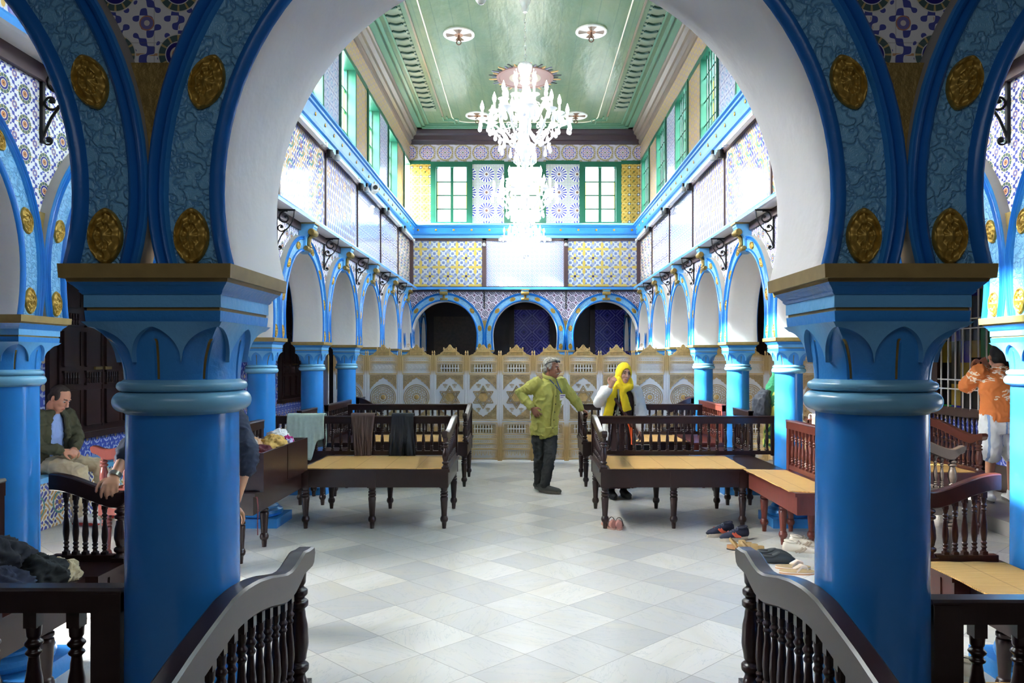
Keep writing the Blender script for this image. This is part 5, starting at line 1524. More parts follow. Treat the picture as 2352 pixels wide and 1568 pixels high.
def add_hand(mb, wrist, d, n, side=1, curl=0.5, s=1.0, spread=0.10, point=False):
    """d: from wrist to knuckles; n: out of the back of the hand; side: +1 thumb along d x n, -1 the other way"""
    d = Vector(d).normalized(); n = Vector(n); n = (n - d * n.dot(d)).normalized(); w = d.cross(n) * side
    wrist = Vector(wrist)
    R = Matrix((d, w, n)).transposed()
    mb.tube([wrist, wrist + d * 0.03 * s, wrist + d * 0.06 * s, wrist + d * 0.092 * s], [(0.026*s, 0.018*s), (0.033*s, 0.016*s), (0.041*s, 0.015*s), (0.040*s, 0.013*s)], 12, ref=w)
    for k, L in enumerate((0.070, 0.078, 0.072, 0.056)):
        off = (1.5 - k) * 0.0215
        b = wrist + d * (0.090 - 0.004 * abs(k - 1.2)) * s + w * off * s
        a = 0.0; pts = [b - d * 0.012 * s, b]; dd = (d + w * (1.5 - k) * spread).normalized()
        cu = curl * (1.0 + 0.12 * k) if not (point and k == 0) else 0.12
        for seg in (0.44, 0.31, 0.25):
            a += cu
            pts.append(pts[-1] + (dd * math.cos(a) - n * math.sin(a)) * L * seg * s)
        mb.tube(pts, [0.0098*s, 0.0098*s, 0.009*s, 0.0082*s, 0.0068*s], 8); mb.ell(pts[-1], (0.0066*s,)*3, 8, 6)
    b = wrist + d * 0.026 * s + w * 0.028 * s
    p1 = b + (d * 0.55 + w * 0.75 - n * 0.25).normalized() * 0.036 * s; p2 = p1 + (d * 0.85 + w * 0.35 - n * (0.2 + curl * 0.5)).normalized() * 0.030 * s; p3 = p2 + (d * 0.9 - n * (0.2 + curl * 0.6)).normalized() * 0.022 * s
    mb.tube([b, p1, p2, p3], [0.015*s, 0.0125*s, 0.0105*s, 0.008*s], 8); mb.ell(p3, (0.0078*s,)*3, 8, 6)
def add_body(mb, pel, chest, neck, f, l, arms, legs, w=1.0):
    """torso, arms and legs under the clothes; arms: shoulder, elbow, wrist; legs: hip, knee, ankle, toe"""
    pel, chest, neck = Vector(pel), Vector(chest), Vector(neck)
    mb.tube([pel - (chest - pel).normalized() * 0.08, pel, (pel + chest) * 0.5, chest, chest + (neck - chest) * 0.55, neck], [(0.10*w, 0.085*w), (0.15*w, 0.10*w), (0.135*w, 0.095*w), (0.155*w, 0.105*w), (0.12*w, 0.075*w), (0.055, 0.055)], 16, ref=l)
    for a in arms: limb(mb, a[:3], [0.047, 0.038, 0.026]) 
    for g in legs:
        limb(mb, g[:3], [0.078, 0.052, 0.032]); limb(mb, [Vector(g[2]), Vector(g[2]).lerp(Vector(g[3]), 0.5) - Vector((0, 0, 0.012)), Vector(g[3]) - Vector((0, 0, 0.008))], [0.030, 0.024, 0.017])
def shoe_part(t, ankle, toe, m_up, m_sole, s=1.0, name='shoe'):
    a, b = Vector(ankle), Vector(toe); d = (b - a); d.z = 0; d.normalize(); w = Vector((-d.y, d.x, 0)); z0 = min(a.z, b.z)
    g = Vector((a.x, a.y, 0)); zf = b.z - 0.035 * s
    mb = MB(); L = 0.27 * s
    sec = [(-0.065, 0.030, 0.05), (-0.03, 0.040, 0.062), (0.02, 0.042, 0.06), (0.08, 0.045, 0.045), (0.14, 0.048, 0.036), (0.18, 0.042, 0.03), (0.205, 0.022, 0.02)]
    pts = [g + d * (x * s) + Vector((0, 0, zf + 0.02 + h * 0.5 * s)) for x, _, h in sec]
    mb.tube(pts, [(ww * s, h * 0.62 * s + 0.01) for _, ww, h in sec], 14, ref=w); mb.ell(pts[0], (0.03*s, 0.03*s, 0.035*s)); mb.ell(pts[-1], (0.02*s,)*3)
    limb(mb, [g + Vector((0, 0, zf + 0.06)), g + Vector((0, 0, zf + 0.105))], [0.042 * s, 0.042 * s])
    o = blob(name, mb, m_up, t, 0.007, 2)
    sl = MB(); n = 20; ol = []
    for k in range(n):
        an = 2 * PI * k / n; x = 0.07 + 0.148 * math.cos(an); ww = 0.05 * math.sin(an) * (1 + 0.12 * math.cos(an)) * (0.86 if x < 0.05 else 1)
        ol.append((x * s, ww * s))
    sl.prism(ol, zf, zf + 0.028, lambda u, v, z: tuple(g + d * u + w * v + Vector((0, 0, z))))
    sl.build('sole', m_sole, o, False)
    return o

def cloth(name, c, rough=0.85, var=0.08, vs=14): return mat(name, c, rough, var=var, vscale=vs)

# ---- man in the green shirt, hand on hip, the other on the bench arm
def man_green():
    t = thing('person', 'man in a yellow-green shirt standing with one hand on his hip', 'person')
    f = V(0.55, -0.83, 0); l = V(0.83, 0.55, 0)
    pel, chest, neck = V(0.25, 9.40, 0.90), V(0.30, 9.38, 1.22), V(0.305, 9.36, 1.42)
    hc = V(0.338, 9.32, 1.545); R = frame((0.88, -0.46, -0.10), (0, 0, 1))
    sR, eR, wR = V(0.15, 9.29, 1.355), V(-0.065, 9.33, 1.235), V(0.085, 9.19, 1.055)
    sL, eL, wL = V(0.455, 9.47, 1.35), V(0.60, 9.48, 1.19), V(0.725, 9.49, 1.02)
    lgR = [V(0.165, 9.37, 0.86), V(0.185, 9.36, 0.46), V(0.172, 9.43, 0.075), V(0.24, 9.34, 0.04)]
    lgL = [V(0.325, 9.42, 0.86), V(0.315, 9.26, 0.47), V(0.245, 9.17, 0.085), V(0.375, 9.10, 0.045)]
    sk = skin('tanned_skin', C(150, 100, 76))
    mb = MB(); add_body(mb, pel, chest, neck, f, l, [(sR, eR, wR), (sL, eL, wL)], [lgR, lgL])
    q = add_head(mb, hc, R, 1.0, neck, 1.05, 1.08)
    add_hand(mb, wR, (0.62, -0.12, -0.75), (-0.2, -0.95, 0.0), -1, 0.25)
    add_hand(mb, wL, (0.80, 0.30, -0.42), (0.2, -0.2, 0.95), -1, 0.6)
    blob('body', mb, sk, t, 0.0065, 1, paint=head_paint(hinv(hc, R)))
    eyes(t, q)
    # shirt
    mb = MB()
    path = [V(0.245, 9.39, 0.70), V(0.245, 9.39, 0.80), V(0.25, 9.39, 0.92), V(0.268, 9.385, 1.06), V(0.295, 9.375, 1.22), V(0.31, 9.37, 1.33), V(0.31, 9.365, 1.40), V(0.308, 9.36, 1.435)]
    mb.tube(path, [(0.185, 0.150), (0.190, 0.152), (0.192, 0.155), (0.198, 0.160), (0.205, 0.145), (0.195, 0.118), (0.12, 0.085), (0.075, 0.072)], 20, ref=l)
    limb(mb, [sR, (sR + eR) / 2 + V(0, 0, -0.01), eR, eR + (wR - eR) * 0.45, eR + (wR - eR) * 0.86], [0.088, 0.080, 0.072, 0.062, 0.056])
    limb(mb, [sL, (sL + eL) / 2, eL, eL + (wL - eL) * 0.5, eL + (wL - eL) * 0.92], [0.088, 0.078, 0.068, 0.060, 0.054])
    fo = folds(0.012, 9, 9, 7, 3.1)
    blob('shirt', mb, cloth('olive_lime_cotton', C(170, 166, 84)), t, 0.010, 4, fo)
    # tail of the shirt, longer at the front
    mb = MB(); mb.tube([V(0.265, 9.36, 0.80), V(0.27, 9.35, 0.72), V(0.28, 9.34, 0.655)], [(0.165, 0.14), (0.145, 0.13), (0.10, 0.10)], 18, ref=l)
    blob('shirt_tail', mb, cloth('olive_lime_cotton', C(170, 166, 84)), t, 0.010, 3, fo)
    # collar, placket, buttons, cuffs
    cl = MB(); pts = [V(0.308, 9.36, 1.435) + (f * 0.078 * math.cos(a) + l * 0.082 * math.sin(a)) + V(0, 0, 0.012 - 0.028 * math.cos(a)) for a in [k * PI / 9 for k in range(-8, 9)]]
    cl.tube(pts, [(0.026, 0.010)] * len(pts), 8, ref=(0, 0, 1)); cl.build('collar', MATS['olive_lime_cotton'], t)
    pk = MB(); pk.tube([V(0.31, 9.36, 1.36) + f * 0.128, V(0.295, 9.375, 1.22) + f * 0.158, V(0.27, 9.385, 1.06) + f * 0.172, V(0.25, 9.39, 0.92) + f * 0.168, V(0.262, 9.37, 0.74) + f * 0.155], [(0.018, 0.006)] * 5, 8, ref=l)
    pl = pk.build('placket', MATS['olive_lime_cotton'], t)
    for z, r in ((1.30, 0.152), (1.20, 0.168), (1.10, 0.178), (1.0, 0.178), (0.9, 0.176), (0.8, 0.168)):
        MB().ell(V(0.275 + (z - 1.0) * 0.1, 9.38, z) + f * r, (0.008, 0.008, 0.008), 8, 6).build('button', mat('dark_button', C(70, 60, 40), 0.4), pl)
    # lanyard and badge
    ly = MB(); ly.tube([V(0.31, 9.365, 1.43) + l * 0.06 + f * 0.05, V(0.33, 9.36, 1.33) + f * 0.135 + l * 0.02, V(0.335, 9.365, 1.235) + f * 0.163 + l * 0.05], 0.0065, 6); ly.tube([V(0.31, 9.365, 1.43) - l * 0.06 + f * 0.05, V(0.32, 9.36, 1.33) + f * 0.135 - l * 0.01, V(0.335, 9.365, 1.235) + f * 0.163 + l * 0.05], 0.0065, 6)
    ly.build('lanyard', cloth('navy_ribbon', C(44, 60, 108)), t)
    c = V(0.335, 9.365, 1.185) + f * 0.172 + l * 0.05; bd = MB(); hw, hh = 0.042, 0.038
    bd.prism([(-hw, -hh), (hw, -hh), (hw, hh), (-hw, hh)], -0.003, 0.003, lambda u, v, d: tuple(c + l * u + f * d + Vector((0, 0, v))))
    b_ = bd.build('badge', mat('white_card', C(226, 222, 224), 0.4), t, False)
    bl = MB()
    bl.prism([(-hw + 0.006, 0.016), (hw - 0.006, 0.016), (hw - 0.006, 0.03), (-hw + 0.006, 0.03)], 0.003, 0.0045, lambda u, v, d: tuple(c + l * u + f * d + Vector((0, 0, v))))
    bl.prism([(-hw + 0.006, -0.004), (0.01, -0.004), (0.01, 0.004), (-hw + 0.006, 0.004)], 0.003, 0.0045, lambda u, v, d: tuple(c + l * u + f * d + Vector((0, 0, v))))
    bl.build('badge_print', mat('violet_print', C(108, 92, 150), 0.5), b_, False)
    # trousers
    mb = MB()
    mb.tube([V(0.245, 9.39, 0.70), V(0.245, 9.39, 0.76), V(0.25, 9.39, 0.82)], [(0.155, 0.12), (0.15, 0.12), (0.14, 0.11)], 18, ref=l)
    for g, k in ((lgR, 0), (lgL, 1)):
        h, kn, an = g[0] + V(0, 0, -0.08), g[1], g[2]
        limb(mb, [h, (h + kn) / 2, kn, (kn + an) / 2, an + V(0, 0, 0.02)], [0.092, 0.092, 0.078, 0.070, 0.064])
    blob('trousers', mb, cloth('charcoal_trousers', C(44, 44, 44)), t, 0.010, 3, folds(0.009, 6, 6, 9, 1.7))
    for g in (lgR, lgL): shoe_part(t, g[2], g[3], mat('grey_suede', C(66, 66, 64), 0.8), mat('grey_sole', C(92, 88, 84), 0.8), 1.03)
    # hair, moustache, glasses on the head
    mb = MB(); e = lambda p, r: mb.ell(q(*p), r, 14, 10, rot=R)
    e((-0.03, 0, 0.055), (0.092, 0.086, 0.088)); e((-0.06, 0, -0.01), (0.055, 0.08, 0.06)); e((0.03, 0, 0.105), (0.05, 0.06, 0.035))
    for sg in (-1, 1): e((0.0, sg * 0.074, 0.03), (0.035, 0.016, 0.04))
    blob('hair', mb, mat('grey_curls', C(158, 152, 140), 0.9, var=0.35, vscale=70), t, 0.007, 1, lambda c, n: 0.010 * noise.noise(c * 55) + 0.005 * noise.noise(c * 120))
    mb = MB(); mb.tube([q(0.088, -0.032, -0.06), q(0.104, -0.012, -0.048), q(0.106, 0, -0.046), q(0.104, 0.012, -0.048), q(0.088, 0.032, -0.06)], [0.006, 0.010, 0.010, 0.010, 0.006], 8); mb.build('moustache', mat('grey_hair', C(150, 142, 132), 0.9), t)
    mb = MB()
    for sg in (-1, 1): mb.ell(q(0.075, sg * 0.034, 0.098), (0.012, 0.028, 0.02), 12, 8, rot=frame(R @ V(0.8, 0, 0.6), R @ V(-0.6, 0, 0.8)))
    for sg in (-1, 1): mb.tube([q(0.075, sg * 0.062, 0.10), q(0.0, sg * 0.09, 0.08), q(-0.06, sg * 0.088, 0.04)], 0.004, 6)
    mb.tube([q(0.082, -0.01, 0.1), q(0.082, 0.01, 0.1)], 0.004, 6)
    mb.build('sunglasses', mat('black_plastic', C(16, 16, 20), 0.15), t)
    return t
man_green()

# ---- woman with a yellow scarf and white jacket
def woman_yellow():
    t = thing('person', 'woman in a yellow headscarf and white jacket, one hand raised', 'person')
    f = V(0.15, -0.99, 0); l = V(0.99, 0.15, 0)
    pel, chest, neck = V(1.13, 8.86, 0.86), V(1.14, 8.84, 1.16), V(1.16, 8.83, 1.345)
    hc = V(1.178, 8.78, 1.487); R = frame((0.28, -0.95, -0.04), (0.10, 0, 1))
    sR, eR, wR = V(0.965, 8.84, 1.28), V(0.865, 8.72, 1.145), V(0.995, 8.56, 1.345)
    sL, eL, wL = V(1.335, 8.87, 1.28), V(1.40, 8.84, 1.03), V(1.365, 8.72, 0.83)
    lgR = [V(1.06, 8.86, 0.82), V(1.055, 8.84, 0.45), V(1.04, 8.86, 0.08), V(1.05, 8.73, 0.045)]
    lgL = [V(1.20, 8.88, 0.82), V(1.20, 8.86, 0.45), V(1.19, 8.9, 0.08), V(1.22, 8.78, 0.045)]
    sk = skin('olive_skin', C(196, 146, 122))
    mb = MB(); add_body(mb, pel, chest, neck, f, l, [(sR, eR, wR), (sL, eL, wL)], [lgR, lgL], 0.95)
    q = add_head(mb, hc, R, 0.95, neck, 0.98, 0.96)
    add_hand(mb, wR, (0.25, -0.25, 0.85), (-0.4, -0.75, -0.1), -1, 0.62, 0.95, 0.08, True)
    add_hand(mb, wL, (0.1, -0.15, -0.95), (0.85, -0.4, 0.0), 1, 0.35, 0.95)
    blob('body', mb, sk, t, 0.0065, 1, paint=head_paint(hinv(hc, R, 0.95)))
    eyes(t, q)
    # dress
    mb = MB()
    mb.tube([V(1.12, 8.86, 0.13), V(1.12, 8.86, 0.4), V(1.125, 8.86, 0.65), V(1.13, 8.86, 0.86), V(1.135, 8.85, 1.0), V(1.14, 8.84, 1.16), V(1.15, 8.835, 1.27), V(1.158, 8.83, 1.335)], [(0.235, 0.19), (0.215, 0.17), (0.20, 0.16), (0.19, 0.15), (0.172, 0.14), (0.18, 0.135), (0.155, 0.10), (0.07, 0.065)], 22, ref=l)
    blob('dress', mb, cloth('dark_brown_dress', C(54, 30, 28)), t, 0.012, 3, folds(0.012, 8, 8, 1.5, 5.0))
    # jacket: back, two open fronts, sleeves
    mb = MB()
    for sg, k0, k1 in ((1, 0.42, PI - 0.0), (-1, 0.55, PI + 0.0)):
        n = 9
        for zz, a, b_, cx, cy in ((0.74, 0.225, 0.175, 1.135, 8.86),):
            pass
    zs = [(0.70, 0.222, 0.178), (0.85, 0.218, 0.175), (1.0, 0.205, 0.165), (1.16, 0.205, 0.158), (1.27, 0.175, 0.125), (1.325, 0.10, 0.085)]
    for k in range(25):
        a = 0.95 + (2 * PI - 1.75) * k / 24
        path = []
        for z, ra, rb in zs:
            c = V(1.13 + (z - 0.86) * 0.05, 8.86 - (z - 0.86) * 0.05, z); path.append(c + f * (rb * math.cos(a)) + l * (ra * math.sin(a)))
        mb.tube(path, 0.032 if k % 2 else 0.030, 6)
    limb(mb, [sR, (sR + eR) / 2, eR, eR + (wR - eR) * 0.45, eR + (wR - eR) * 0.84], [0.075, 0.070, 0.066, 0.058, 0.050])
    limb(mb, [sL, (sL + eL) / 2, eL, eL + (wL - eL) * 0.5, eL + (wL - eL) * 0.95], [0.076, 0.072, 0.068, 0.062, 0.056])
    blob('jacket', mb, cloth('white_denim', C(226, 224, 220), var=0.04), t, 0.011, 4, folds(0.006, 11, 11, 8, 2.2))
    bt = MB()
    for z in (0.86, 1.0, 1.12): bt.ell(V(1.235, 8.69 , z), (0.009, 0.006, 0.009), 8, 6)
    for k, z in enumerate((0.86, 1.0, 1.12)): MB().ell(V(1.30, 8.705, z), (0.009, 0.007, 0.009), 8, 6).build('button', mat('steel_button', C(120, 118, 116), 0.3, metal=0.8), t)
    # headscarf
    mb = MB(); e = lambda p, r: mb.ell(q(*p), r, 18, 12, rot=R)
    e((-0.04, 0, 0.0), (0.075, 0.085, 0.10)); e((-0.04, 0, -0.05), (0.06, 0.08, 0.08))
    limb(mb, [q(0.035, -0.07, -0.06), q(0.045, -0.03, -0.125), q(0.055, 0.03, -0.14), q(0.03, 0.085, -0.10)], [0.030, 0.034, 0.034, 0.03])
    limb(mb, [q(-0.03, -0.07, -0.07), V(1.10, 8.72, 1.35), V(1.16, 8.70, 1.30), V(1.24, 8.72, 1.34), q(-0.03, 0.09, -0.07)], [0.05, 0.05, 0.05, 0.05, 0.045])
    mb.tube([V(1.14, 8.70, 1.30), V(1.17, 8.675, 1.20), V(1.19, 8.67, 1.10), V(1.205, 8.675, 1.05)], [(0.04, 0.03), (0.05, 0.025), (0.055, 0.02), (0.06, 0.012)], 12, ref=l)
    mb.tube([V(1.06, 8.72, 1.33), V(1.03, 8.69, 1.22), V(0.985, 8.67, 1.05), V(0.955, 8.68, 0.9)], [(0.05, 0.028), (0.055, 0.022), (0.06, 0.02), (0.065, 0.014)], 12, ref=l)
    hs = blob('headscarf', mb, cloth('yellow_scarf', C(238, 204, 30), var=0.05), t, 0.008, 3, folds(0.004, 20, 12, 8, 7.7))
    hd = MB(); nu, nv = 56, 40; vs = []; fs = []
    loc = []
    for i in range(nv + 1):
        th = PI * i / nv
        for k in range(nu):
            a = 2 * PI * k / nu
            d = V(math.sin(th) * math.cos(a), math.sin(th) * math.sin(a), math.cos(th))
            g = 1 + 0.03 * noise.noise(d * 4) + 0.02 * abs(noise.noise(d * 9))
            p = V(-0.012 + 0.110 * d.x * g, 0.095 * d.y * g, 0.006 + 0.134 * d.z * g); loc.append(p); vs.append(q(*p))
    inside = lambda p: p.x > 0 and (p.y / 0.064) ** 2 + ((p.z + 0.018) / 0.090) ** 2 < 1
    for i in range(nv):
        for k in range(nu):
            k2 = (k + 1) % nu; f4 = (i*nu+k, i*nu+k2, (i+1)*nu+k2, (i+1)*nu+k)
            if not all(inside(loc[j]) for j in f4): fs.append(f4)
    # draw the opening's edge onto a smooth oval
    for j, p in enumerate(loc):
        if inside(p):
            y, z = p.y / 0.064, (p.z + 0.018) / 0.090; r = max(0.2, math.hypot(y, z)); loc[j] = V(p.x * 0.96, p.y / r, (p.z + 0.018) / r - 0.018); vs[j] = q(*loc[j])
    ho = hd.add(vs, fs).build('hood', MATS['yellow_scarf'], hs, True, 180)
    sd = ho.modifiers.new('t', 'SOLIDIFY'); sd.thickness = 0.010; sd.offset = 0
    # necklace, straps, bag and shoes
    mb = MB()
    mb.tube([V(1.10, 8.69, 1.31), V(1.105, 8.685, 1.2), V(1.10, 8.69, 1.10), V(1.085, 8.69, 1.03)], [0.016, 0.012, 0.016, 0.02], 6)
    for k in range(12): mb.ell(V(1.09 + 0.03 * math.cos(k), 8.68, 0.99 + 0.004 * k + 0.02 * math.sin(k * 2)), (0.010, 0.006, 0.012), 6, 5)
    mb.build('silver_necklace', mat('dull_silver', C(176, 170, 150), 0.35, metal=0.7), t)
    mb = MB(); mb.tube([V(1.13, 8.67, 1.18), V(1.17, 8.68, 1.02), V(1.235, 8.695, 0.86), V(1.26, 8.69, 0.70)], [(0.011, 0.004)] * 4, 6, ref=l); mb.tube([V(1.26, 8.69, 0.86), V(1.255, 8.68, 0.66), V(1.33, 8.66, 0.655)], 0.010, 6)
    mb.build('orange_cord', mat('orange_cord', C(232, 92, 40), 0.5), t)
    mb = MB(); mb.tube([V(1.03, 8.68, 1.24), V(1.17, 8.665, 1.03), V(1.29, 8.66, 0.84), V(1.36, 8.66, 0.72)], [(0.018, 0.005)] * 4, 6, ref=l); st = mb.build('bag_strap', mat('brown_strap', C(86, 52, 42), 0.5), t)
    mb = MB().box(1.30, 1.46, 8.60, 8.68, 0.50, 0.66); mb.build('shoulder_bag', mat('black_leather', C(26, 24, 26), 0.4), t, False)
    for g in (lgR, lgL): shoe_part(t, g[2], g[3], mat('black_shoe', C(22, 22, 24), 0.6), mat('black_sole', C(30, 30, 30), 0.7), 0.95)
woman_yellow()

# ---- seated man with bowed head, left aisle
def man_seated():
    t = thing('person', 'seated man in an olive jacket with bowed head and clasped hands', 'person')
    f = V(0.96, -0.28, 0); l = V(0.28, 0.96, 0)
    pel, chest, neck = V(-4.90, 7.52, 0.62), V(-4.86, 7.50, 0.94), V(-4.79, 7.48, 1.15)
    hc = V(-4.70, 7.44, 1.262); R = frame((0.86, -0.10, -0.50), (0.5, 0.0, 0.86))
    sR, eR, wR = V(-4.84, 7.32, 1.08), V(-4.80, 7.24, 0.80), V(-4.63, 7.36, 0.745)
    sL, eL, wL = V(-4.78, 7.68, 1.08), V(-4.68, 7.70, 0.85), V(-4.585, 7.50, 0.755)
    lgR = [V(-4.86, 7.42, 0.60), V(-4.44, 7.34, 0.545), V(-4.455, 7.36, 0.09), V(-4.30, 7.34, 0.045)]
    lgL = [V(-4.84, 7.60, 0.60), V(-4.42, 7.66, 0.56), V(-4.36, 7.70, 0.09), V(-4.21, 7.70, 0.045)]
    sk = skin('ruddy_skin', C(206, 144, 116))
    mb = MB(); add_body(mb, pel, chest, neck, f, l, [(sR, eR, wR), (sL, eL, wL)], [lgR, lgL])
    q = add_head(mb, hc, R, 1.0, neck)
    add_hand(mb, wR, (0.7, 0.55, -0.2), (0.1, -0.6, 0.7), 1, 0.7); add_hand(mb, wL, (0.45, -0.75, -0.2), (0.6, 0.2, 0.75), -1, 0.75)
    blob('body', mb, sk, t, 0.0068, 1, paint=head_paint(hinv(hc, R)))
    eyes(t, q)
    mb = MB(); mb.tube([V(-4.90, 7.52, 0.56), V(-4.89, 7.52, 0.70), V(-4.87, 7.505, 0.90), V(-4.83, 7.49, 1.05), V(-4.80, 7.485, 1.13)], [(0.17, 0.13), (0.172, 0.135), (0.18, 0.13), (0.14, 0.095), (0.075, 0.07)], 18, ref=l)
    blob('shirt', mb, cloth('light_blue_shirt', C(150, 172, 226), var=0.04), t, 0.011, 3, folds(0.008, 9, 9, 7, 1.0))
    mb = MB()
    for k in range(23):
        a = 0.55 + (2 * PI - 1.1) * k / 22; path = []
        for c, ra, rb in ((V(-4.91, 7.525, 0.50), 0.215, 0.165), (V(-4.89, 7.52, 0.72), 0.212, 0.165), (V(-4.865, 7.505, 0.92), 0.212, 0.155), (V(-4.83, 7.49, 1.06), 0.178, 0.118), (V(-4.81, 7.488, 1.14), 0.09, 0.085)):
            path.append(c + f * (rb * math.cos(a)) + l * (ra * math.sin(a)))
        mb.tube(path, 0.030, 6)
    for s_, e_, w_ in ((sR, eR, wR), (sL, eL, wL)): limb(mb, [s_, (s_ + e_) / 2, e_, e_ + (w_ - e_) * 0.5, e_ + (w_ - e_) * 0.88], [0.085, 0.078, 0.072, 0.064, 0.055])
    blob('jacket', mb, cloth('olive_jacket', C(70, 68, 48)), t, 0.011, 4, folds(0.012, 9, 9, 7, 4.0))
    mb = MB(); mb.tube([V(-4.93, 7.52, 0.56), V(-4.84, 7.52, 0.60), V(-4.74, 7.51, 0.60)], [(0.17, 0.085), (0.18, 0.10), (0.15, 0.085)], 16, ref=l)
    for g in (lgR, lgL): limb(mb, [g[0], (g[0] + g[1]) / 2, g[1], (g[1] + g[2]) / 2, g[2] + V(0, 0, 0.03)], [0.10, 0.095, 0.085, 0.075, 0.066])
    blob('trousers', mb, cloth('beige_chinos', C(204, 184, 152), var=0.05), t, 0.011, 3, folds(0.012, 8, 8, 8, 9.0))
    for g in (lgR, lgL): shoe_part(t, g[2], g[3], mat('white_trainer', C(222, 218, 216), 0.6), mat('red_trim_sole', C(190, 60, 54), 0.6))
    mb = MB(); e = lambda p, r: mb.ell(q(*p), r, 14, 10, rot=R)
    e((-0.03, 0, 0.045), (0.088, 0.083, 0.090)); e((-0.06, 0, -0.01), (0.05, 0.076, 0.055))
    e((0.0, 0, 0.098), (0.05, 0.058, 0.032))
    for sg in (-1, 1): e((0.012, sg * 0.07, 0.03), (0.03, 0.014, 0.045))
    blob('hair', mb, mat('dark_short_hair', C(58, 46, 42), 0.85, var=0.3, vscale=80), t, 0.007, 1)
man_seated()

# ---- man leaning on the bench arm, almost hidden by the near left column
def man_leaning():
    t = thing('person', 'man in a navy sweater leaning on a bench arm behind the near left column', 'person')
    f = V(-0.15, -0.98, 0); l = V(0.98, -0.15, 0)
    pel, chest, neck = V(-1.90, 4.52, 0.88), V(-1.89, 4.36, 1.18), V(-1.87, 4.22, 1.36)
    hc = V(-1.87, 4.10, 1.45); R = frame((-0.15, -0.85, -0.5), (0, -0.5, 0.86))
    sR, eR, wR = V(-2.04, 4.26, 1.33), V(-2.20, 4.10, 1.16), V(-2.205, 3.95, 1.025)
    sL, eL, wL = V(-1.69, 4.26, 1.30), V(-1.56, 4.16, 1.10), V(-1.60, 4.06, 0.86)
    lgR = [V(-1.99, 4.52, 0.84), V(-1.99, 4.40, 0.45), V(-1.99, 4.45, 0.08), V(-1.99, 4.32, 0.045)]
    lgL = [V(-1.84, 4.52, 0.84), V(-1.84, 4.42, 0.45), V(-1.84, 4.47, 0.08), V(-1.84, 4.34, 0.045)]
    sk = skin('light_tan_skin', C(190, 138, 108))
    mb = MB(); add_body(mb, pel, chest, neck, f, l, [(sR, eR, wR), (sL, eL, wL)], [lgR, lgL])
    q = add_head(mb, hc, R, 1.0, neck)
    add_hand(mb, wR, (0.25, -0.85, -0.35), (0.1, -0.3, 0.95), 1, 0.55); add_hand(mb, wL, (-0.1, -0.5, -0.85), (0.3, -0.8, 0.5), -1, 0.4)
    blob('body', mb, sk, t, 0.0065, 1, paint=head_paint(hinv(hc, R)))
    eyes(t, q)
    mb = MB(); mb.tube([pel + V(0, 0, -0.06), pel, (pel + chest) / 2, chest, chest + (neck - chest) * 0.6, neck], [(0.15, 0.12), (0.155, 0.125), (0.16, 0.125), (0.175, 0.12), (0.15, 0.09), (0.075, 0.07)], 18, ref=l)
    for s_, e_, w_, k in ((sR, eR, wR, 0.32), (sL, eL, wL, 0.24)): limb(mb, [s_, (s_ + e_) / 2, e_, e_ + (w_ - e_) * k], [0.085, 0.072, 0.064, 0.056])
    blob('sweater', mb, cloth('navy_knit', C(38, 46, 66)), t, 0.009, 3, folds(0.009, 10, 10, 13, 6.0))
    mb = MB(); mb.tube([pel + V(0, 0, -0.12), pel, pel + V(0, -0.02, 0.08)], [(0.165, 0.13), (0.17, 0.135), (0.16, 0.12)], 16, ref=l)
    for g in (lgR, lgL): limb(mb, [g[0], (g[0] + g[1]) / 2, g[1], (g[1] + g[2]) / 2, g[2] + V(0, 0, 0.03)], [0.10, 0.09, 0.08, 0.07, 0.062])
    blob('trousers', mb, cloth('dark_jeans', C(40, 46, 62)), t, 0.011, 3, folds(0.010, 8, 8, 8, 2.0))
    for g in (lgR, lgL): shoe_part(t, g[2], g[3], mat('black_shoe', C(22, 22, 24), 0.6), mat('black_sole', C(30, 30, 30), 0.7))
    mb = MB(); mb.ell(q(-0.03, 0, 0.045), (0.088, 0.083, 0.090), 14, 10, rot=R); mb.ell(q(-0.06, 0, -0.01), (0.05, 0.076, 0.055), 14, 10, rot=R)
    blob('hair', mb, mat('dark_short_hair', C(58, 46, 42), 0.85, var=0.3, vscale=80), t, 0.007, 1)
    d = (wR - eR).normalized(); c = wR - d * 0.01
    MB().tube([c - d * 0.012, c + d * 0.012], 0.034, 14).build('wristband', mat('steel_band', C(120, 118, 110), 0.3, metal=0.7), t)
man_leaning()

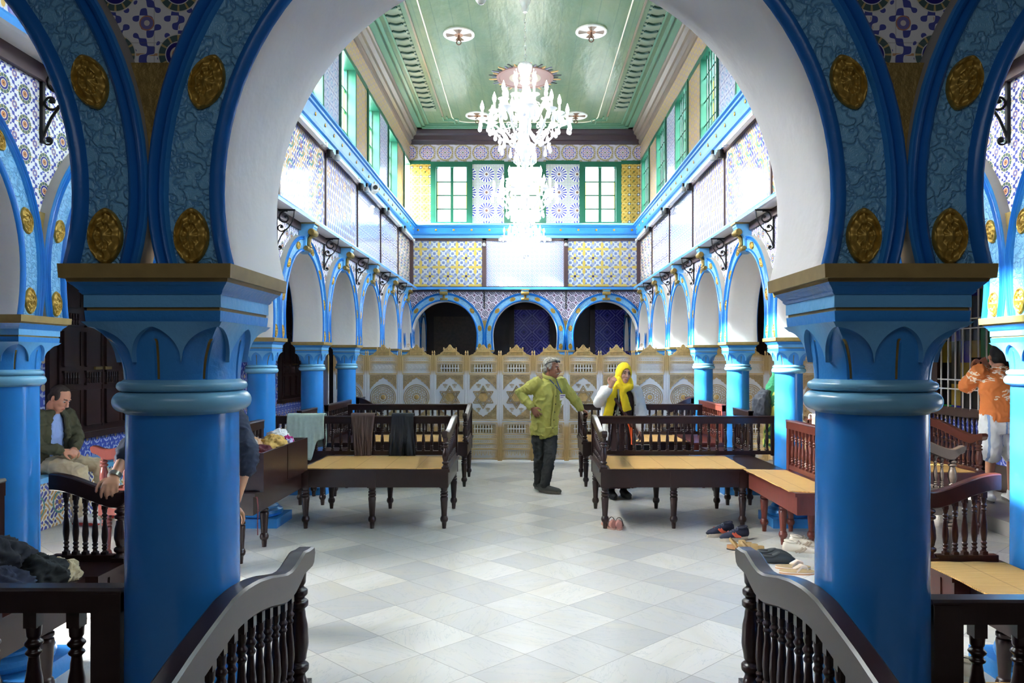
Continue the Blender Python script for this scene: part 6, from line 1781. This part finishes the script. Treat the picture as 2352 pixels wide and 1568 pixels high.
# ---- man seen from behind, orange shirt, right aisle
def man_orange():
    t = thing('person', 'man seen from behind in an orange patterned shirt and white shorts', 'person')
    f = V(0.1, 0.99, 0); l = V(-0.99, 0.1, 0); z0 = 0.14
    pel, chest, neck = V(5.03, 7.80, z0 + 0.92), V(5.03, 7.79, z0 + 1.24), V(5.03, 7.82, z0 + 1.43)
    hc = V(5.045, 7.87, z0 + 1.545); R = frame((0.1, 0.94, 0.25), (0, -0.2, 1))
    sL, eL, wL = V(4.825, 7.82, z0 + 1.385), V(4.80, 8.02, z0 + 1.22), V(4.96, 8.17, z0 + 1.40)
    sR, eR, wR = V(5.235, 7.82, z0 + 1.385), V(5.28, 8.02, z0 + 1.24), V(5.13, 8.17, z0 + 1.42)
    lgL = [V(4.93, 7.80, z0 + 0.88), V(4.925, 7.79, z0 + 0.47), V(4.92, 7.82, z0 + 0.085), V(4.90, 7.96, z0 + 0.045)]
    lgR = [V(5.13, 7.80, z0 + 0.88), V(5.15, 7.79, z0 + 0.47), V(5.16, 7.82, z0 + 0.085), V(5.20, 7.96, z0 + 0.045)]
    sk = skin('sunburnt_skin', C(196, 138, 108))
    mb = MB(); add_body(mb, pel, chest, neck, f, l, [(sR, eR, wR), (sL, eL, wL)], [lgR, lgL])
    q = add_head(mb, hc, R, 1.0, neck)
    add_hand(mb, wL, (0.35, 0.3, 0.85), (-0.5, 0.7, 0), 1, 0.6); add_hand(mb, wR, (-0.35, 0.3, 0.85), (0.5, 0.7, 0), -1, 0.6)
    blob('body', mb, sk, t, 0.007, 1, paint=head_paint(hinv(hc, R)))
    m, tt, b = newmat('orange_leaf_print')
    tc = tt.nodes.new('ShaderNodeTexCoord'); n = noise_tex(tt, 4.2, 2, tc.outputs['Object']); w = noise_tex(tt, 11.0, 3, mapping(tt, tc, (1, 1, 2.4), (0, 0.7, 0)))
    k = ((w - 0.5).abs() < 0.05) * (n > 0.5)
    setc(tt, b, mixc(tt, k, C(214, 122, 62), C(240, 222, 204))); b.inputs['Roughness'].default_value = 0.85
    mb = MB(); mb.tube([V(5.03, 7.80, z0 + 0.86), V(5.03, 7.80, z0 + 0.95), V(5.03, 7.795, z0 + 1.1), V(5.03, 7.79, z0 + 1.25), V(5.03, 7.80, z0 + 1.36), V(5.03, 7.82, z0 + 1.44)], [(0.20, 0.15), (0.198, 0.15), (0.195, 0.145), (0.215, 0.14), (0.19, 0.105), (0.075, 0.07)], 20, ref=l)
    for s_, e_ in ((sL, eL), (sR, eR)): limb(mb, [s_, s_ + (e_ - s_) * 0.5, s_ + (e_ - s_) * 0.92], [0.095, 0.09, 0.085])
    blob('shirt', mb, m, t, 0.011, 3, folds(0.010, 8, 8, 6, 8.0))
    m2, tt, b = newmat('white_striped_linen'); (x, z), tc = coords(tt, 'xz')
    s_ = (((x / 0.155 + 0.15).fract() - 0.5).abs() < 0.06)
    setc(tt, b, mixc(tt, s_, C(224, 224, 226), C(140, 164, 206))); b.inputs['Roughness'].default_value = 0.85
    mb = MB(); mb.tube([V(5.03, 7.80, z0 + 0.74), V(5.03, 7.80, z0 + 0.86), V(5.03, 7.80, z0 + 0.96)], [(0.175, 0.14), (0.18, 0.14), (0.17, 0.13)], 18, ref=l)
    for g in (lgL, lgR): limb(mb, [g[0], (g[0] + g[1]) / 2, g[1] + V(0, 0, 0.06)], [0.115, 0.112, 0.108])
    blob('shorts', mb, m2, t, 0.011, 2, folds(0.010, 8, 8, 5, 3.0))
    for g in (lgL, lgR): shoe_part(t, g[2], g[3], mat('white_trainer', C(222, 218, 216), 0.6), mat('grey_sole', C(92, 88, 84), 0.8))
    mb = MB(); mb.ell(q(-0.02, 0, 0.05), (0.098, 0.088, 0.095), 14, 10, rot=R); mb.ell(q(-0.055, 0, -0.01), (0.055, 0.080, 0.06), 14, 10, rot=R)
    blob('hair', mb, mat('black_hair', C(30, 26, 26), 0.8, var=0.3, vscale=60), t, 0.008, 1)
    ph = thing('phone', 'dark phone held up by the man in the orange shirt', 'phone', (5.045, 8.20, z0 + 1.50))
    MB().box(-0.075, 0.075, -0.005, 0.005, -0.04, 0.04).build('case', mat('black_plastic', C(16, 16, 20), 0.15), ph, False)
man_orange()

# ---- person with a backpack, mostly behind the third right column
def person_backpack():
    t = thing('person', 'person in a green headscarf with a dark backpack behind the third right column', 'person')
    f = V(0.99, -0.1, 0); l = V(0.1, 0.99, 0)
    pel, chest, neck = V(3.02, 8.75, 0.86), V(3.02, 8.75, 1.17), V(3.03, 8.75, 1.36)
    hc = V(3.06, 8.74, 1.49); R = frame((0.95, -0.2, -0.1), (0, 0, 1))
    arms = [(V(3.0, 8.58, 1.29), V(3.06, 8.54, 1.05), V(3.22, 8.58, 0.98)), (V(3.04, 8.92, 1.29), V(3.08, 8.96, 1.05), V(3.24, 8.92, 0.98))]
    legs = [[V(3.0, 8.67, 0.84), V(3.0, 8.6, 0.45), V(2.98, 8.55, 0.07), V(3.1, 8.5, 0.035)], [V(3.04, 8.84, 0.84), V(3.05, 8.84, 0.45), V(3.04, 8.86, 0.07), V(3.17, 8.84, 0.035)]]
    sk = skin('olive_skin_two', C(186, 138, 112)); mb = MB(); add_body(mb, pel, chest, neck, f, l, arms, legs, 0.92)
    q = add_head(mb, hc, R, 0.95, neck); add_hand(mb, arms[0][2], (0.9, 0.1, -0.1), (0, -0.5, 0.8), 1, 0.5, 0.9); add_hand(mb, arms[1][2], (0.9, -0.1, -0.1), (0, 0.5, 0.8), -1, 0.5, 0.9)
    blob('body', mb, sk, t, 0.0075, 1, paint=head_paint(hinv(hc, R, 0.95))); eyes(t, q)
    m, tt, b = newmat('yellow_green_print'); tc = tt.nodes.new('ShaderNodeTexCoord'); w = noise_tex(tt, 13, 3, tc.outputs['Object'])
    setc(tt, b, mixc(tt, w > 0.56, C(206, 208, 96), C(60, 120, 74))); b.inputs['Roughness'].default_value = 0.85
    mb = MB(); mb.tube([V(3.01, 8.75, 0.62), V(3.01, 8.75, 0.8), V(3.02, 8.75, 0.95), V(3.02, 8.75, 1.17), V(3.02, 8.75, 1.28), V(3.03, 8.75, 1.35)], [(0.21, 0.18), (0.2, 0.165), (0.185, 0.15), (0.195, 0.145), (0.17, 0.11), (0.07, 0.07)], 18, ref=l)
    for a in arms: limb(mb, [a[0], a[1], a[1] + (a[2] - a[1]) * 0.8], [0.08, 0.068, 0.056])
    blob('tunic', mb, m, t, 0.012, 3, folds(0.012, 8, 8, 4, 2.5))
    mb = MB()
    for g in legs: limb(mb, g[:2] + [g[2] + V(0, 0, 0.12)], [0.09, 0.07, 0.055])
    blob('trousers', mb, cloth('grey_blue_denim', C(96, 106, 128)), t, 0.012, 2, folds(0.008, 8, 8, 8))
    mb = MB(); mb.ell(q(-0.03, 0, 0.03), (0.10, 0.095, 0.105), 14, 10, rot=R); mb.ell(q(-0.04, 0, -0.06), (0.07, 0.085, 0.09), 14, 10, rot=R); limb(mb, [q(-0.06, 0, -0.1), V(2.93, 8.72, 1.3), V(2.9, 8.70, 1.2)], [0.09, 0.085, 0.05])
    blob('headscarf', mb, cloth('green_scarf', C(70, 168, 120)), t, 0.010, 3, folds(0.010, 14, 14, 8, 1.1))
    mb = MB(); mb.tube([V(2.84, 8.74, 0.98), V(2.815, 8.74, 1.04), V(2.815, 8.74, 1.18), V(2.86, 8.74, 1.30)], [(0.13, 0.10), (0.155, 0.115), (0.15, 0.105), (0.10, 0.05)], 16, ref=l)
    blob('backpack', mb, cloth('dark_grey_nylon', C(58, 60, 70), 0.6), t, 0.012, 3, folds(0.014, 12, 12, 6, 6.6))
    for g in legs: shoe_part(t, g[2], g[3], mat('brown_sandal', C(120, 84, 60), 0.6), mat('black_sole', C(30, 30, 30), 0.7), 0.88)
person_backpack()
# ------------------------------------------------------------------ garments, scarves, box
def drape(label, x0, x1, y, z, fl, bl, m, seed=0, group='garments hung over the left bench', taper=0.0, rot=0.0, cat='garment', amp=0.035, name='garment', along='x'):
    """cloth hung over a rail running along x at (y, z); fl(u), bl(u): how far it hangs in front and behind"""
    nu, nv = 30, 36; vs = []
    for i in range(nu + 1):
        u = i / nu
        F, B = fl(u), bl(u); tot = F + 0.08 + B
        for j in range(nv + 1):
            s = tot * j / nv
            if s < F: d, h = -0.048, z - (F - s)
            elif s < F + 0.08: a = PI * (s - F) / 0.08; d, h = -0.048 * math.cos(a), z + 0.02 * math.sin(a)
            else: d, h = 0.048, z - (s - F - 0.08)
            hang = max(0.0, (z - h)) / 0.5
            k = noise.noise(Vector((u * 7 + seed * 3.1, h * 2.2, seed))) + 0.6 * noise.noise(Vector((u * 15, h * 3, seed + 9)))
            off = amp * k * min(1.0, hang * 1.4 + 0.12)
            uc = 0.5 + (u - 0.5) * (1 - taper * min(1, hang))
            x = x0 + (x1 - x0) * uc + 0.012 * noise.noise(Vector((u * 3, h * 4, seed + 5)))
            dd = d + math.copysign(abs(off) + 0.002, d) if d < 0 else d + abs(off)
            p = (x, y + dd, h)
            if along == 'y': p = (y + dd, x, h)
            vs.append(p)
    fs = [(i*(nv+1)+j, (i+1)*(nv+1)+j, (i+1)*(nv+1)+j+1, i*(nv+1)+j+1) for i in range(nu) for j in range(nv)]
    o = MB().add(vs, fs).build(name, m, None, True, 80)
    so = o.modifiers.new('t', 'SOLIDIFY'); so.thickness = 0.004; so.offset = 0
    return tag(o, label, cat, group)
ss = lambda a, b, u: max(0.0, min(1.0, (u - a) / (b - a)))
m_mint = cloth('mint_brocade', C(190, 208, 192), 0.6, 0.10, 30)
drape('pale mint embroidered garment hung over the left bench', -2.63, -2.22, 8.186, 1.04, lambda u: 0.24 + 0.28 * math.exp(-((u - 0.55) / 0.2) ** 4) + 0.03 * math.sin(u * 9), lambda u: 0.36, m_mint, 1)
drape('brown knitted garment hung over the left bench between mint and black ones', -1.925, -1.66, 8.186, 1.045, lambda u: 0.52 - 0.10 * abs(u - 0.4), lambda u: 0.3, cloth('brown_knit', C(98, 78, 72)), 2, taper=0.35, amp=0.05)
drape('black jacket hung over the left bench, nearest its arm', -1.475, -1.235, 8.186, 1.045, lambda u: 0.50 + 0.04 * abs(u - 0.5), lambda u: 0.34, cloth('black_satin', C(34, 36, 40), 0.4), 3, taper=-0.25, amp=0.045)
drape('white cloth in place of a figure in white, on the rail of the bench across the right aisle', 3.02, 3.30, 7.805, 1.06, lambda u: 0.16, lambda u: 0.2, cloth('white_cotton', C(228, 226, 224)), 4, None, amp=0.05)  # cloth added where a figure in white leans back

def crumple(label, c, r, m, seed, group, cat='scarf', name='scarf', amp=0.5, rz=0.0):
    mb = MB(); mb.ell((0, 0, 0), (1, 1, 1), 64, 40)
    vs = []
    Rz = Matrix.Rotation(rz, 3, 'Z')
    for p in mb.v:
        p = Vector(p); n = p.normalized()
        ns = Vector((n.x * 1.0, n.y * 2.2, n.z * 1.2))
        k = noise.noise(ns * 1.5 + Vector((seed, 0, 0))) * 0.55 - abs(noise.noise(ns * 3.0 + Vector((0, seed, 0)))) * 0.45 + 0.05 * noise.noise(n * 8.0 + Vector((0, 0, seed)))
        s = 1.0 + amp * k * 0.8
        q = Rz @ Vector((p.x * r[0] * s, p.y * r[1] * s, p.z * r[2] * s))
        q.z = max(q.z, -r[2] * 0.55)
        vs.append(tuple(q))
    mb.v = vs
    o = mb.build(name, m, None, True, 80, loc=(c[0], c[1], c[2] + r[2] * 0.55))
    return tag(o, label, cat, group)
t = thing('scarf_box', 'dark open wooden box of scarves standing on the left side bench', 'box', (-2.33, 6.43, HS))
bx_ = MB(); X0, X1, Y0, Y1, h = -0.21, 0.225, -0.50, 0.70, 0.315
bx_.box(X0, X1, Y0, Y1, 0.0, 0.02)
for a in ((X0, X0 + 0.02, Y0, Y1), (X1 - 0.02, X1, Y0, Y1), (X0 + 0.02, X1 - 0.02, Y0, Y0 + 0.02), (X0 + 0.02, X1 - 0.02, Y1 - 0.02, Y1)): bx_.box(a[0], a[1], a[2], a[3], 0.02, h)
bx_.build('sides', M_wood, t, False)
MB().box(X0 + 0.02, X1 - 0.02, 0.1, 0.12, 0.02, h - 0.02).build('divider', M_wood, t, False)
MB().box(X1, X1 + 0.004, 0.095, 0.125, 0.01, h).build('corner_strip', M_wood, t, False)
MB().box(X0 + 0.02, X1 - 0.02, Y0 + 0.02, Y1 - 0.02, 0.02, 0.2).build('lining', cloth('dark_lining', C(40, 26, 26)), t, False)
GSC = 'scarves in the box on the left bench'
zb = HS + 0.205
for lab, c, r, col, sd in (
    ('tan scarf at the back left of the scarf box', (-2.43, 6.55, zb), (0.11, 0.14, 0.12), C(196, 156, 120), 1),
    ('maroon scarf in the front of the scarf box', (-2.25, 6.25, zb), (0.12, 0.16, 0.085), C(92, 34, 48), 2),
    ('golden yellow scarf heaped in the middle of the scarf box', (-2.27, 6.66, zb), (0.12, 0.17, 0.12), C(206, 166, 92), 3),
    ('red scarf at the near corner of the scarf box', (-2.25, 6.04, zb), (0.11, 0.08, 0.075), C(190, 30, 34), 4),
    ('white cloth at the far end of the scarf box', (-2.33, 6.96, zb), (0.14, 0.13, 0.13), C(232, 230, 236), 5),
    ('magenta scarf peeping out in the box beside the white cloth', (-2.21, 6.86, zb), (0.06, 0.06, 0.105), C(206, 50, 140), 6),
    ('lilac striped scarf over the front edge of the scarf box', (-2.18, 6.78, zb), (0.05, 0.08, 0.085), C(176, 168, 206), 7),
    ('grey checked scarf on top of the tan one in the box', (-2.38, 6.36, zb + 0.03), (0.08, 0.12, 0.10), C(168, 160, 158), 8)):
    crumple(lab, c, r, cloth(lab.split()[0] + '_scarf_cloth', col, 0.8, 0.25, 20), sd * 1.7, GSC, amp=0.75)
b_ = MB(); pth = [V(-2.19, 5.93, 0.56), V(-2.152, 5.92, 0.545), V(-2.145, 5.92, 0.46), V(-2.15, 5.92, 0.34), V(-2.148, 5.92, 0.24)]
for i in range(len(pth) - 1):
    for k in range(9): b_.ell(pth[i].lerp(pth[i+1], k / 9), (0.0055, 0.0055, 0.008), 6, 5)
tag(b_.build('bead_string', mat('wine_beads', C(110, 42, 46), 0.3, var=0.5, vscale=60), None), 'string of wine-coloured beads hanging down in front of the left side bench', 'beads')
GH = 'clothes heaped on the near left bench'
for lab, c, r, col, sd, cat, nm in (
    ('dark navy shirt topping the heap of clothes on the near left bench', (-2.47, 3.42, HS + 0.05), (0.16, 0.16, 0.12), C(30, 32, 42), 1, 'shirt', 'shirt'),
    ('grey trousers on the heap of clothes beside the beige scarf', (-2.30, 3.47, HS + 0.0), (0.14, 0.10, 0.10), C(44, 47, 49), 2, 'trousers', 'trousers'),
    ('beige printed scarf at the edge of the heap of clothes', (-2.235, 3.56, HS), (0.085, 0.07, 0.07), C(186, 172, 140), 3, 'scarf', 'scarf'),
    ('navy printed scarf at the front of the heap of clothes', (-2.36, 3.27, HS), (0.16, 0.11, 0.09), C(34, 40, 62), 4, 'scarf', 'scarf'),
    ('light blue cloth at the left of the heap of clothes', (-2.50, 3.22, HS + 0.02), (0.08, 0.10, 0.10), C(150, 168, 196), 5, 'cloth', 'cloth'),
    ('orange cloth tucked into the heap of clothes', (-2.33, 3.19, HS), (0.055, 0.05, 0.055), C(214, 140, 52), 6, 'cloth', 'cloth'),
    ('pink cloth at the near edge of the heap of clothes', (-2.28, 3.10, HS), (0.10, 0.045, 0.045), C(206, 110, 104), 7, 'cloth', 'cloth')):
    crumple(lab, c, r, cloth(lab.replace(' ', '_')[:26], col, 0.85, 0.3, 26), sd * 2.3 + 20, GH, cat, nm, 0.7)

# ------------------------------------------------------------------ shoes left on the floor
def outline(L, W, n=28, toe=1.0):
    o = []
    for k in range(n):
        a = 2 * PI * k / n; x = math.cos(a); y = math.sin(a)
        wv = (0.5 + 0.06 * x) * (1 - 0.14 * math.exp(-((x + 0.15) / 0.3) ** 2))
        o.append((x * L / 2, y * W * wv))
    return o
def shoe(kind, label, x, y, ang, L, mu, ms, group, ml=None, mirror=1, name=None):
    nm = {'sneaker': 'sneaker', 'sandal': 'sandal', 'clog': 'clog', 'flipflop': 'flip_flop', 'flat': 'flat_shoe'}[kind]
    t = thing(nm, label, nm.replace('_', ' '), (x, y, 0), ang, group)
    W = L * 0.37
    ol = outline(L, W)
    if kind in ('sneaker',):
        s = MB(); s.prism(ol, 0.0, 0.026, lambda u, v, d: (u, v, d)); s.prism([(u * 0.98, v * 0.94) for u, v in ol], 0.026, 0.034, lambda u, v, d: (u, v, d)); s.build('sole', ms, t, False)
        m = MB(); sec = [(-0.47, 0.30, 0.30), (-0.40, 0.36, 0.36), (-0.25, 0.38, 0.34), (-0.05, 0.39, 0.30), (0.12, 0.42, 0.23), (0.28, 0.44, 0.18), (0.40, 0.36, 0.14), (0.47, 0.2, 0.10)]
        m.tube([(a * L, 0, 0.026 + h * L * 0.42) for a, w, h in sec], [(w * W, h * L * 0.5) for a, w, h in sec], 18, ref=(0, 1, 0))
        for p in sec[:1] + sec[-1:]: m.ell((p[0] * L, 0, 0.026 + p[2] * L * 0.42), (0.02, p[1] * W * 0.9, p[2] * L * 0.45))
        up = blob('upper', m, mu, t, 0.006, 2)
        c = MB(); c.tube([(L * (-0.30 + 0.155 * math.cos(a)), W * 0.24 * math.sin(a), 0.026 + L * (0.315 - 0.02 * math.cos(a))) for a in [k * PI / 9 for k in range(19)]], 0.011, 6, cap=False); c.build('collar', mu, t)
        MB().ell((-0.30 * L, 0, 0.026 + L * 0.30), (0.15 * L, W * 0.22, 0.012), 16, 8).build('opening', mat('shoe_hollow_dark', C(40, 38, 40), 0.9), t)  # dark disc painted as the shaded hollow; the upper is closed
        lc = MB()
        for k in range(5): a = (-0.12 + 0.075 * k) * L; z = 0.03 + L * (0.30 - 0.034 * k) ; lc.tube([(a, -W * 0.2, z - 0.012), (a + 0.012, 0, z + 0.004), (a, W * 0.2, z - 0.012)], 0.0042, 5)
        lc.tube([(-0.10 * L, 0, 0.03 + L * 0.31), (-0.07 * L, 0.03, 0.03 + L * 0.32), (-0.02 * L, 0.045, 0.03 + L * 0.25)], 0.0035, 5)
        lc.build('laces', mat('slate_laces', C(84, 88, 104), 0.8) if mu.name.startswith('navy') else (ml or mu), t)
        st = MB()
        for sg in (-1, 1):
            for k in range(2): a = (0.02 + 0.09 * k) * L; st.tube([(a - 0.05, sg * W * 0.40, 0.035), (a - 0.01, sg * W * 0.415, 0.055), (a + 0.01, sg * W * 0.36, 0.078)], [(0.010, 0.004)] * 3, 6, ref=(1, 0, 0))
        st.build('side_stripe', ml or ms, t)
    elif kind == 'sandal':
        s = MB(); s.prism(ol, 0.0, 0.010, lambda u, v, d: (u, v, d)); s.build('outsole', mat('dark_rubber', C(40, 34, 32), 0.8), t, False)
        s = MB(); s.prism([(u * 0.985, v * 0.98) for u, v in ol], 0.010, 0.040, lambda u, v, d: (u, v, d)); s.build('footbed', ms, t, False)
        for a, h, ww in ((0.02, 0.088, 0.030), (0.24, 0.074, 0.026)):
            m = MB(); m.tube([(a * L, W * 0.49 * math.cos(b), 0.022 + (h - 0.022) * math.sin(b)) for b in [k * PI / 12 for k in range(13)]], [(ww, 0.0035)] * 13, 8, ref=(1, 0, 0)); m.build('strap', mu, t)
        m = MB(); m.tube([(-0.16 * L - 0.06 * math.sin(b), W * 0.48 * math.cos(b), 0.035 + 0.06 * math.sin(b)) for b in [k * PI / 12 for k in range(13)]], [(0.012, 0.0035)] * 13, 8, ref=(0.5, 0, 1)); m.build('back_strap', mu, t)
        MB().box(0.0, 0.025, W * 0.30, W * 0.34, 0.06, 0.085).build('buckle', mat('brass_plate', C(150, 128, 82), 0.4, metal=0.5), t, False)
    elif kind == 'clog':
        m = MB(); sec = [(-0.47, 0.33, 0.05), (-0.38, 0.40, 0.055), (-0.2, 0.41, 0.06), (0.0, 0.43, 0.085), (0.18, 0.45, 0.078), (0.34, 0.42, 0.06), (0.46, 0.25, 0.04)]
        m.tube([(a * L, 0, h * 0.5 + 0.002) for a, w, h in sec], [(w * W, h * 0.52) for a, w, h in sec], 18, ref=(0, 1, 0))
        for p in sec[:1] + sec[-1:]: m.ell((p[0] * L, 0, p[2] * 0.5), (0.02, p[1] * W * 0.92, p[2] * 0.48))
        blob('body', m, mu, t, 0.006, 1)
        c = MB(); c.tube([(L * (-0.2 + 0.25 * math.cos(a)), W * 0.34 * math.sin(a), 0.060 + 0.020 * max(0, math.cos(a))) for a in [k * PI / 12 for k in range(25)]], 0.009, 6, cap=False); c.build('rim', mu, t)
        MB().ell((-0.21 * L, 0, 0.060), (0.24 * L, W * 0.33, 0.008), 18, 8).build('insole', mat('black_insole', C(20, 20, 22), 0.9), t)
    elif kind == 'flipflop':
        s = MB(); s.prism(ol, 0.0, 0.012, lambda u, v, d: (u, v, d)); s.build('sole', mat('tan_sole', C(196, 150, 112), 0.7), t, False)
        s = MB(); s.prism(ol, 0.012, 0.018, lambda u, v, d: (u, v, d)); s.build('midsole', mat('white_foam', C(232, 222, 210), 0.7), t, False)
        s = MB(); s.prism(ol, 0.018, 0.024, lambda u, v, d: (u, v, d)); s.build('footbed', ms, t, False)
        for sg in (-1, 1):
            m = MB(); m.tube([(0.30 * L, 0.0, 0.026), (0.26 * L, sg * 0.006, 0.05), (0.12 * L, sg * W * 0.24, 0.060), (-0.05 * L, sg * W * 0.45, 0.022)], [(0.008, 0.003), (0.010, 0.003), (0.012, 0.003), (0.012, 0.003)], 8, ref=(0.3, 0, 1)); m.build('thong', mu, t)
    else:
        s = MB(); s.prism(ol, 0.0, 0.014, lambda u, v, d: (u, v, d)); s.build('sole', ms, t, False)
        m = MB(); sec = [(-0.46, 0.36, 0.085), (-0.36, 0.42, 0.09), (-0.15, 0.36, 0.05)]
        m.tube([(a * L, 0, h * 0.5 + 0.01) for a, w, h in sec], [(w * W, h * 0.5) for a, w, h in sec], 16, ref=(0, 1, 0)); blob('heel_cup', m, mu, t, 0.005, 2)
        m = MB(); m.tube([(0.26 * L, W * 0.47 * math.cos(b), 0.012 + 0.05 * math.sin(b)) for b in [k * PI / 12 for k in range(13)]], [(0.04, 0.004)] * 13, 8, ref=(1, 0, 0)); m.build('toe_strap', mu, t)
        m = MB(); m.tube([(-0.22 * L, W * 0.45 * math.cos(b), 0.03 + 0.085 * math.sin(b)) for b in [k * PI / 12 for k in range(13)]], [(0.008, 0.003)] * 13, 8, ref=(1, 0, 0)); m.build('ankle_strap', mat('dark_strap', C(70, 44, 40), 0.6), t)
    return t
pk, pks = mat('dusty_pink_leather', C(186, 130, 116), 0.45), mat('pink_sole', C(196, 160, 146), 0.6)
shoe('flat', 'left dusty pink shoe of the pair under the front of the right bench', 0.83, 7.27, 1.9, 0.235, pk, pks, 'dusty pink shoes')
shoe('flat', 'right dusty pink shoe of the pair under the front of the right bench', 0.925, 7.25, 1.45, 0.235, pk, pks, 'dusty pink shoes')
nv, nvs = mat('navy_mesh', C(38, 42, 62), 0.8), mat('worn_cream_sole', C(196, 184, 166), 0.7)
orl = mat('coral_trim', C(224, 96, 66), 0.5)
shoe('sneaker', 'navy sneaker with coral trim, farther one of the pair', 1.83, 6.92, PI + 0.35, 0.285, nv, nvs, 'navy sneakers', orl)
shoe('sneaker', 'navy sneaker with coral trim, nearer one of the pair', 1.915, 6.75, PI + 0.30, 0.285, nv, nvs, 'navy sneakers', orl)
br, ck = mat('olive_tan_straps', C(162, 132, 86), 0.6), mat('cork_footbed', C(176, 128, 86), 0.7)
shoe('sandal', 'tan strapped sandal behind its partner, beside the navy sneakers', 1.88, 6.40, -0.30, 0.25, br, ck, 'tan strapped sandals')
shoe('sandal', 'tan strapped sandal in front of its partner, beside the black clogs', 1.945, 6.27, -0.25, 0.25, br, ck, 'tan strapped sandals')
bk = mat('black_rubber', C(58, 63, 66), 0.5)
shoe('clog', 'dark rubber clog, the farther one between sandals and flip-flops', 2.07, 6.13, -0.20, 0.28, bk, bk, 'dark rubber clogs')
shoe('clog', 'dark rubber clog, the nearer one between sandals and flip-flops', 2.06, 6.00, -0.10, 0.28, bk, bk, 'dark rubber clogs')
bg, bgs, bgl = mat('cream_suede', C(206, 196, 178), 0.8), mat('off_white_sole', C(226, 222, 212), 0.7), mat('taupe_suede', C(164, 148, 128), 0.8)
shoe('sneaker', 'cream sneaker with taupe stripes, farther one by the bench leg', 2.45, 6.42, -0.30, 0.27, bg, bgs, 'cream sneakers', bgl)
shoe('sneaker', 'cream sneaker with taupe stripes, nearer one by the bench leg', 2.33, 6.22, -0.35, 0.28, bg, bgs, 'cream sneakers', bgl)
ff, ffs = mat('cream_thong', C(226, 208, 188), 0.6), mat('tan_footbed', C(188, 160, 118), 0.8)
shoe('flipflop', 'tan flip-flop, the farther of the pair in front of the clogs', 2.12, 5.83, -0.15, 0.27, ff, ffs, 'tan flip-flops')
shoe('flipflop', 'tan flip-flop, the nearer of the pair in front of the clogs', 2.105, 5.70, -0.08, 0.27, ff, ffs, 'tan flip-flops')
shoe('sandal', 'brown and white sandal just showing beside the near right column', 2.20, 5.42, 0.9, 0.24, mat('white_strap', C(226, 222, 216), 0.6), mat('rust_footbed', C(150, 96, 66), 0.7), None)
shoe('clog', 'dark grey slip-on shoe on the floor under the near right bench', 2.27, 3.98, 2.4, 0.26, bk, bk, 'shoes under the near right bench')
shoe('sneaker', 'pale sneaker on the floor under the near right bench', 2.22, 3.86, 2.2, 0.27, bg, bgs, 'shoes under the near right bench', bgl)
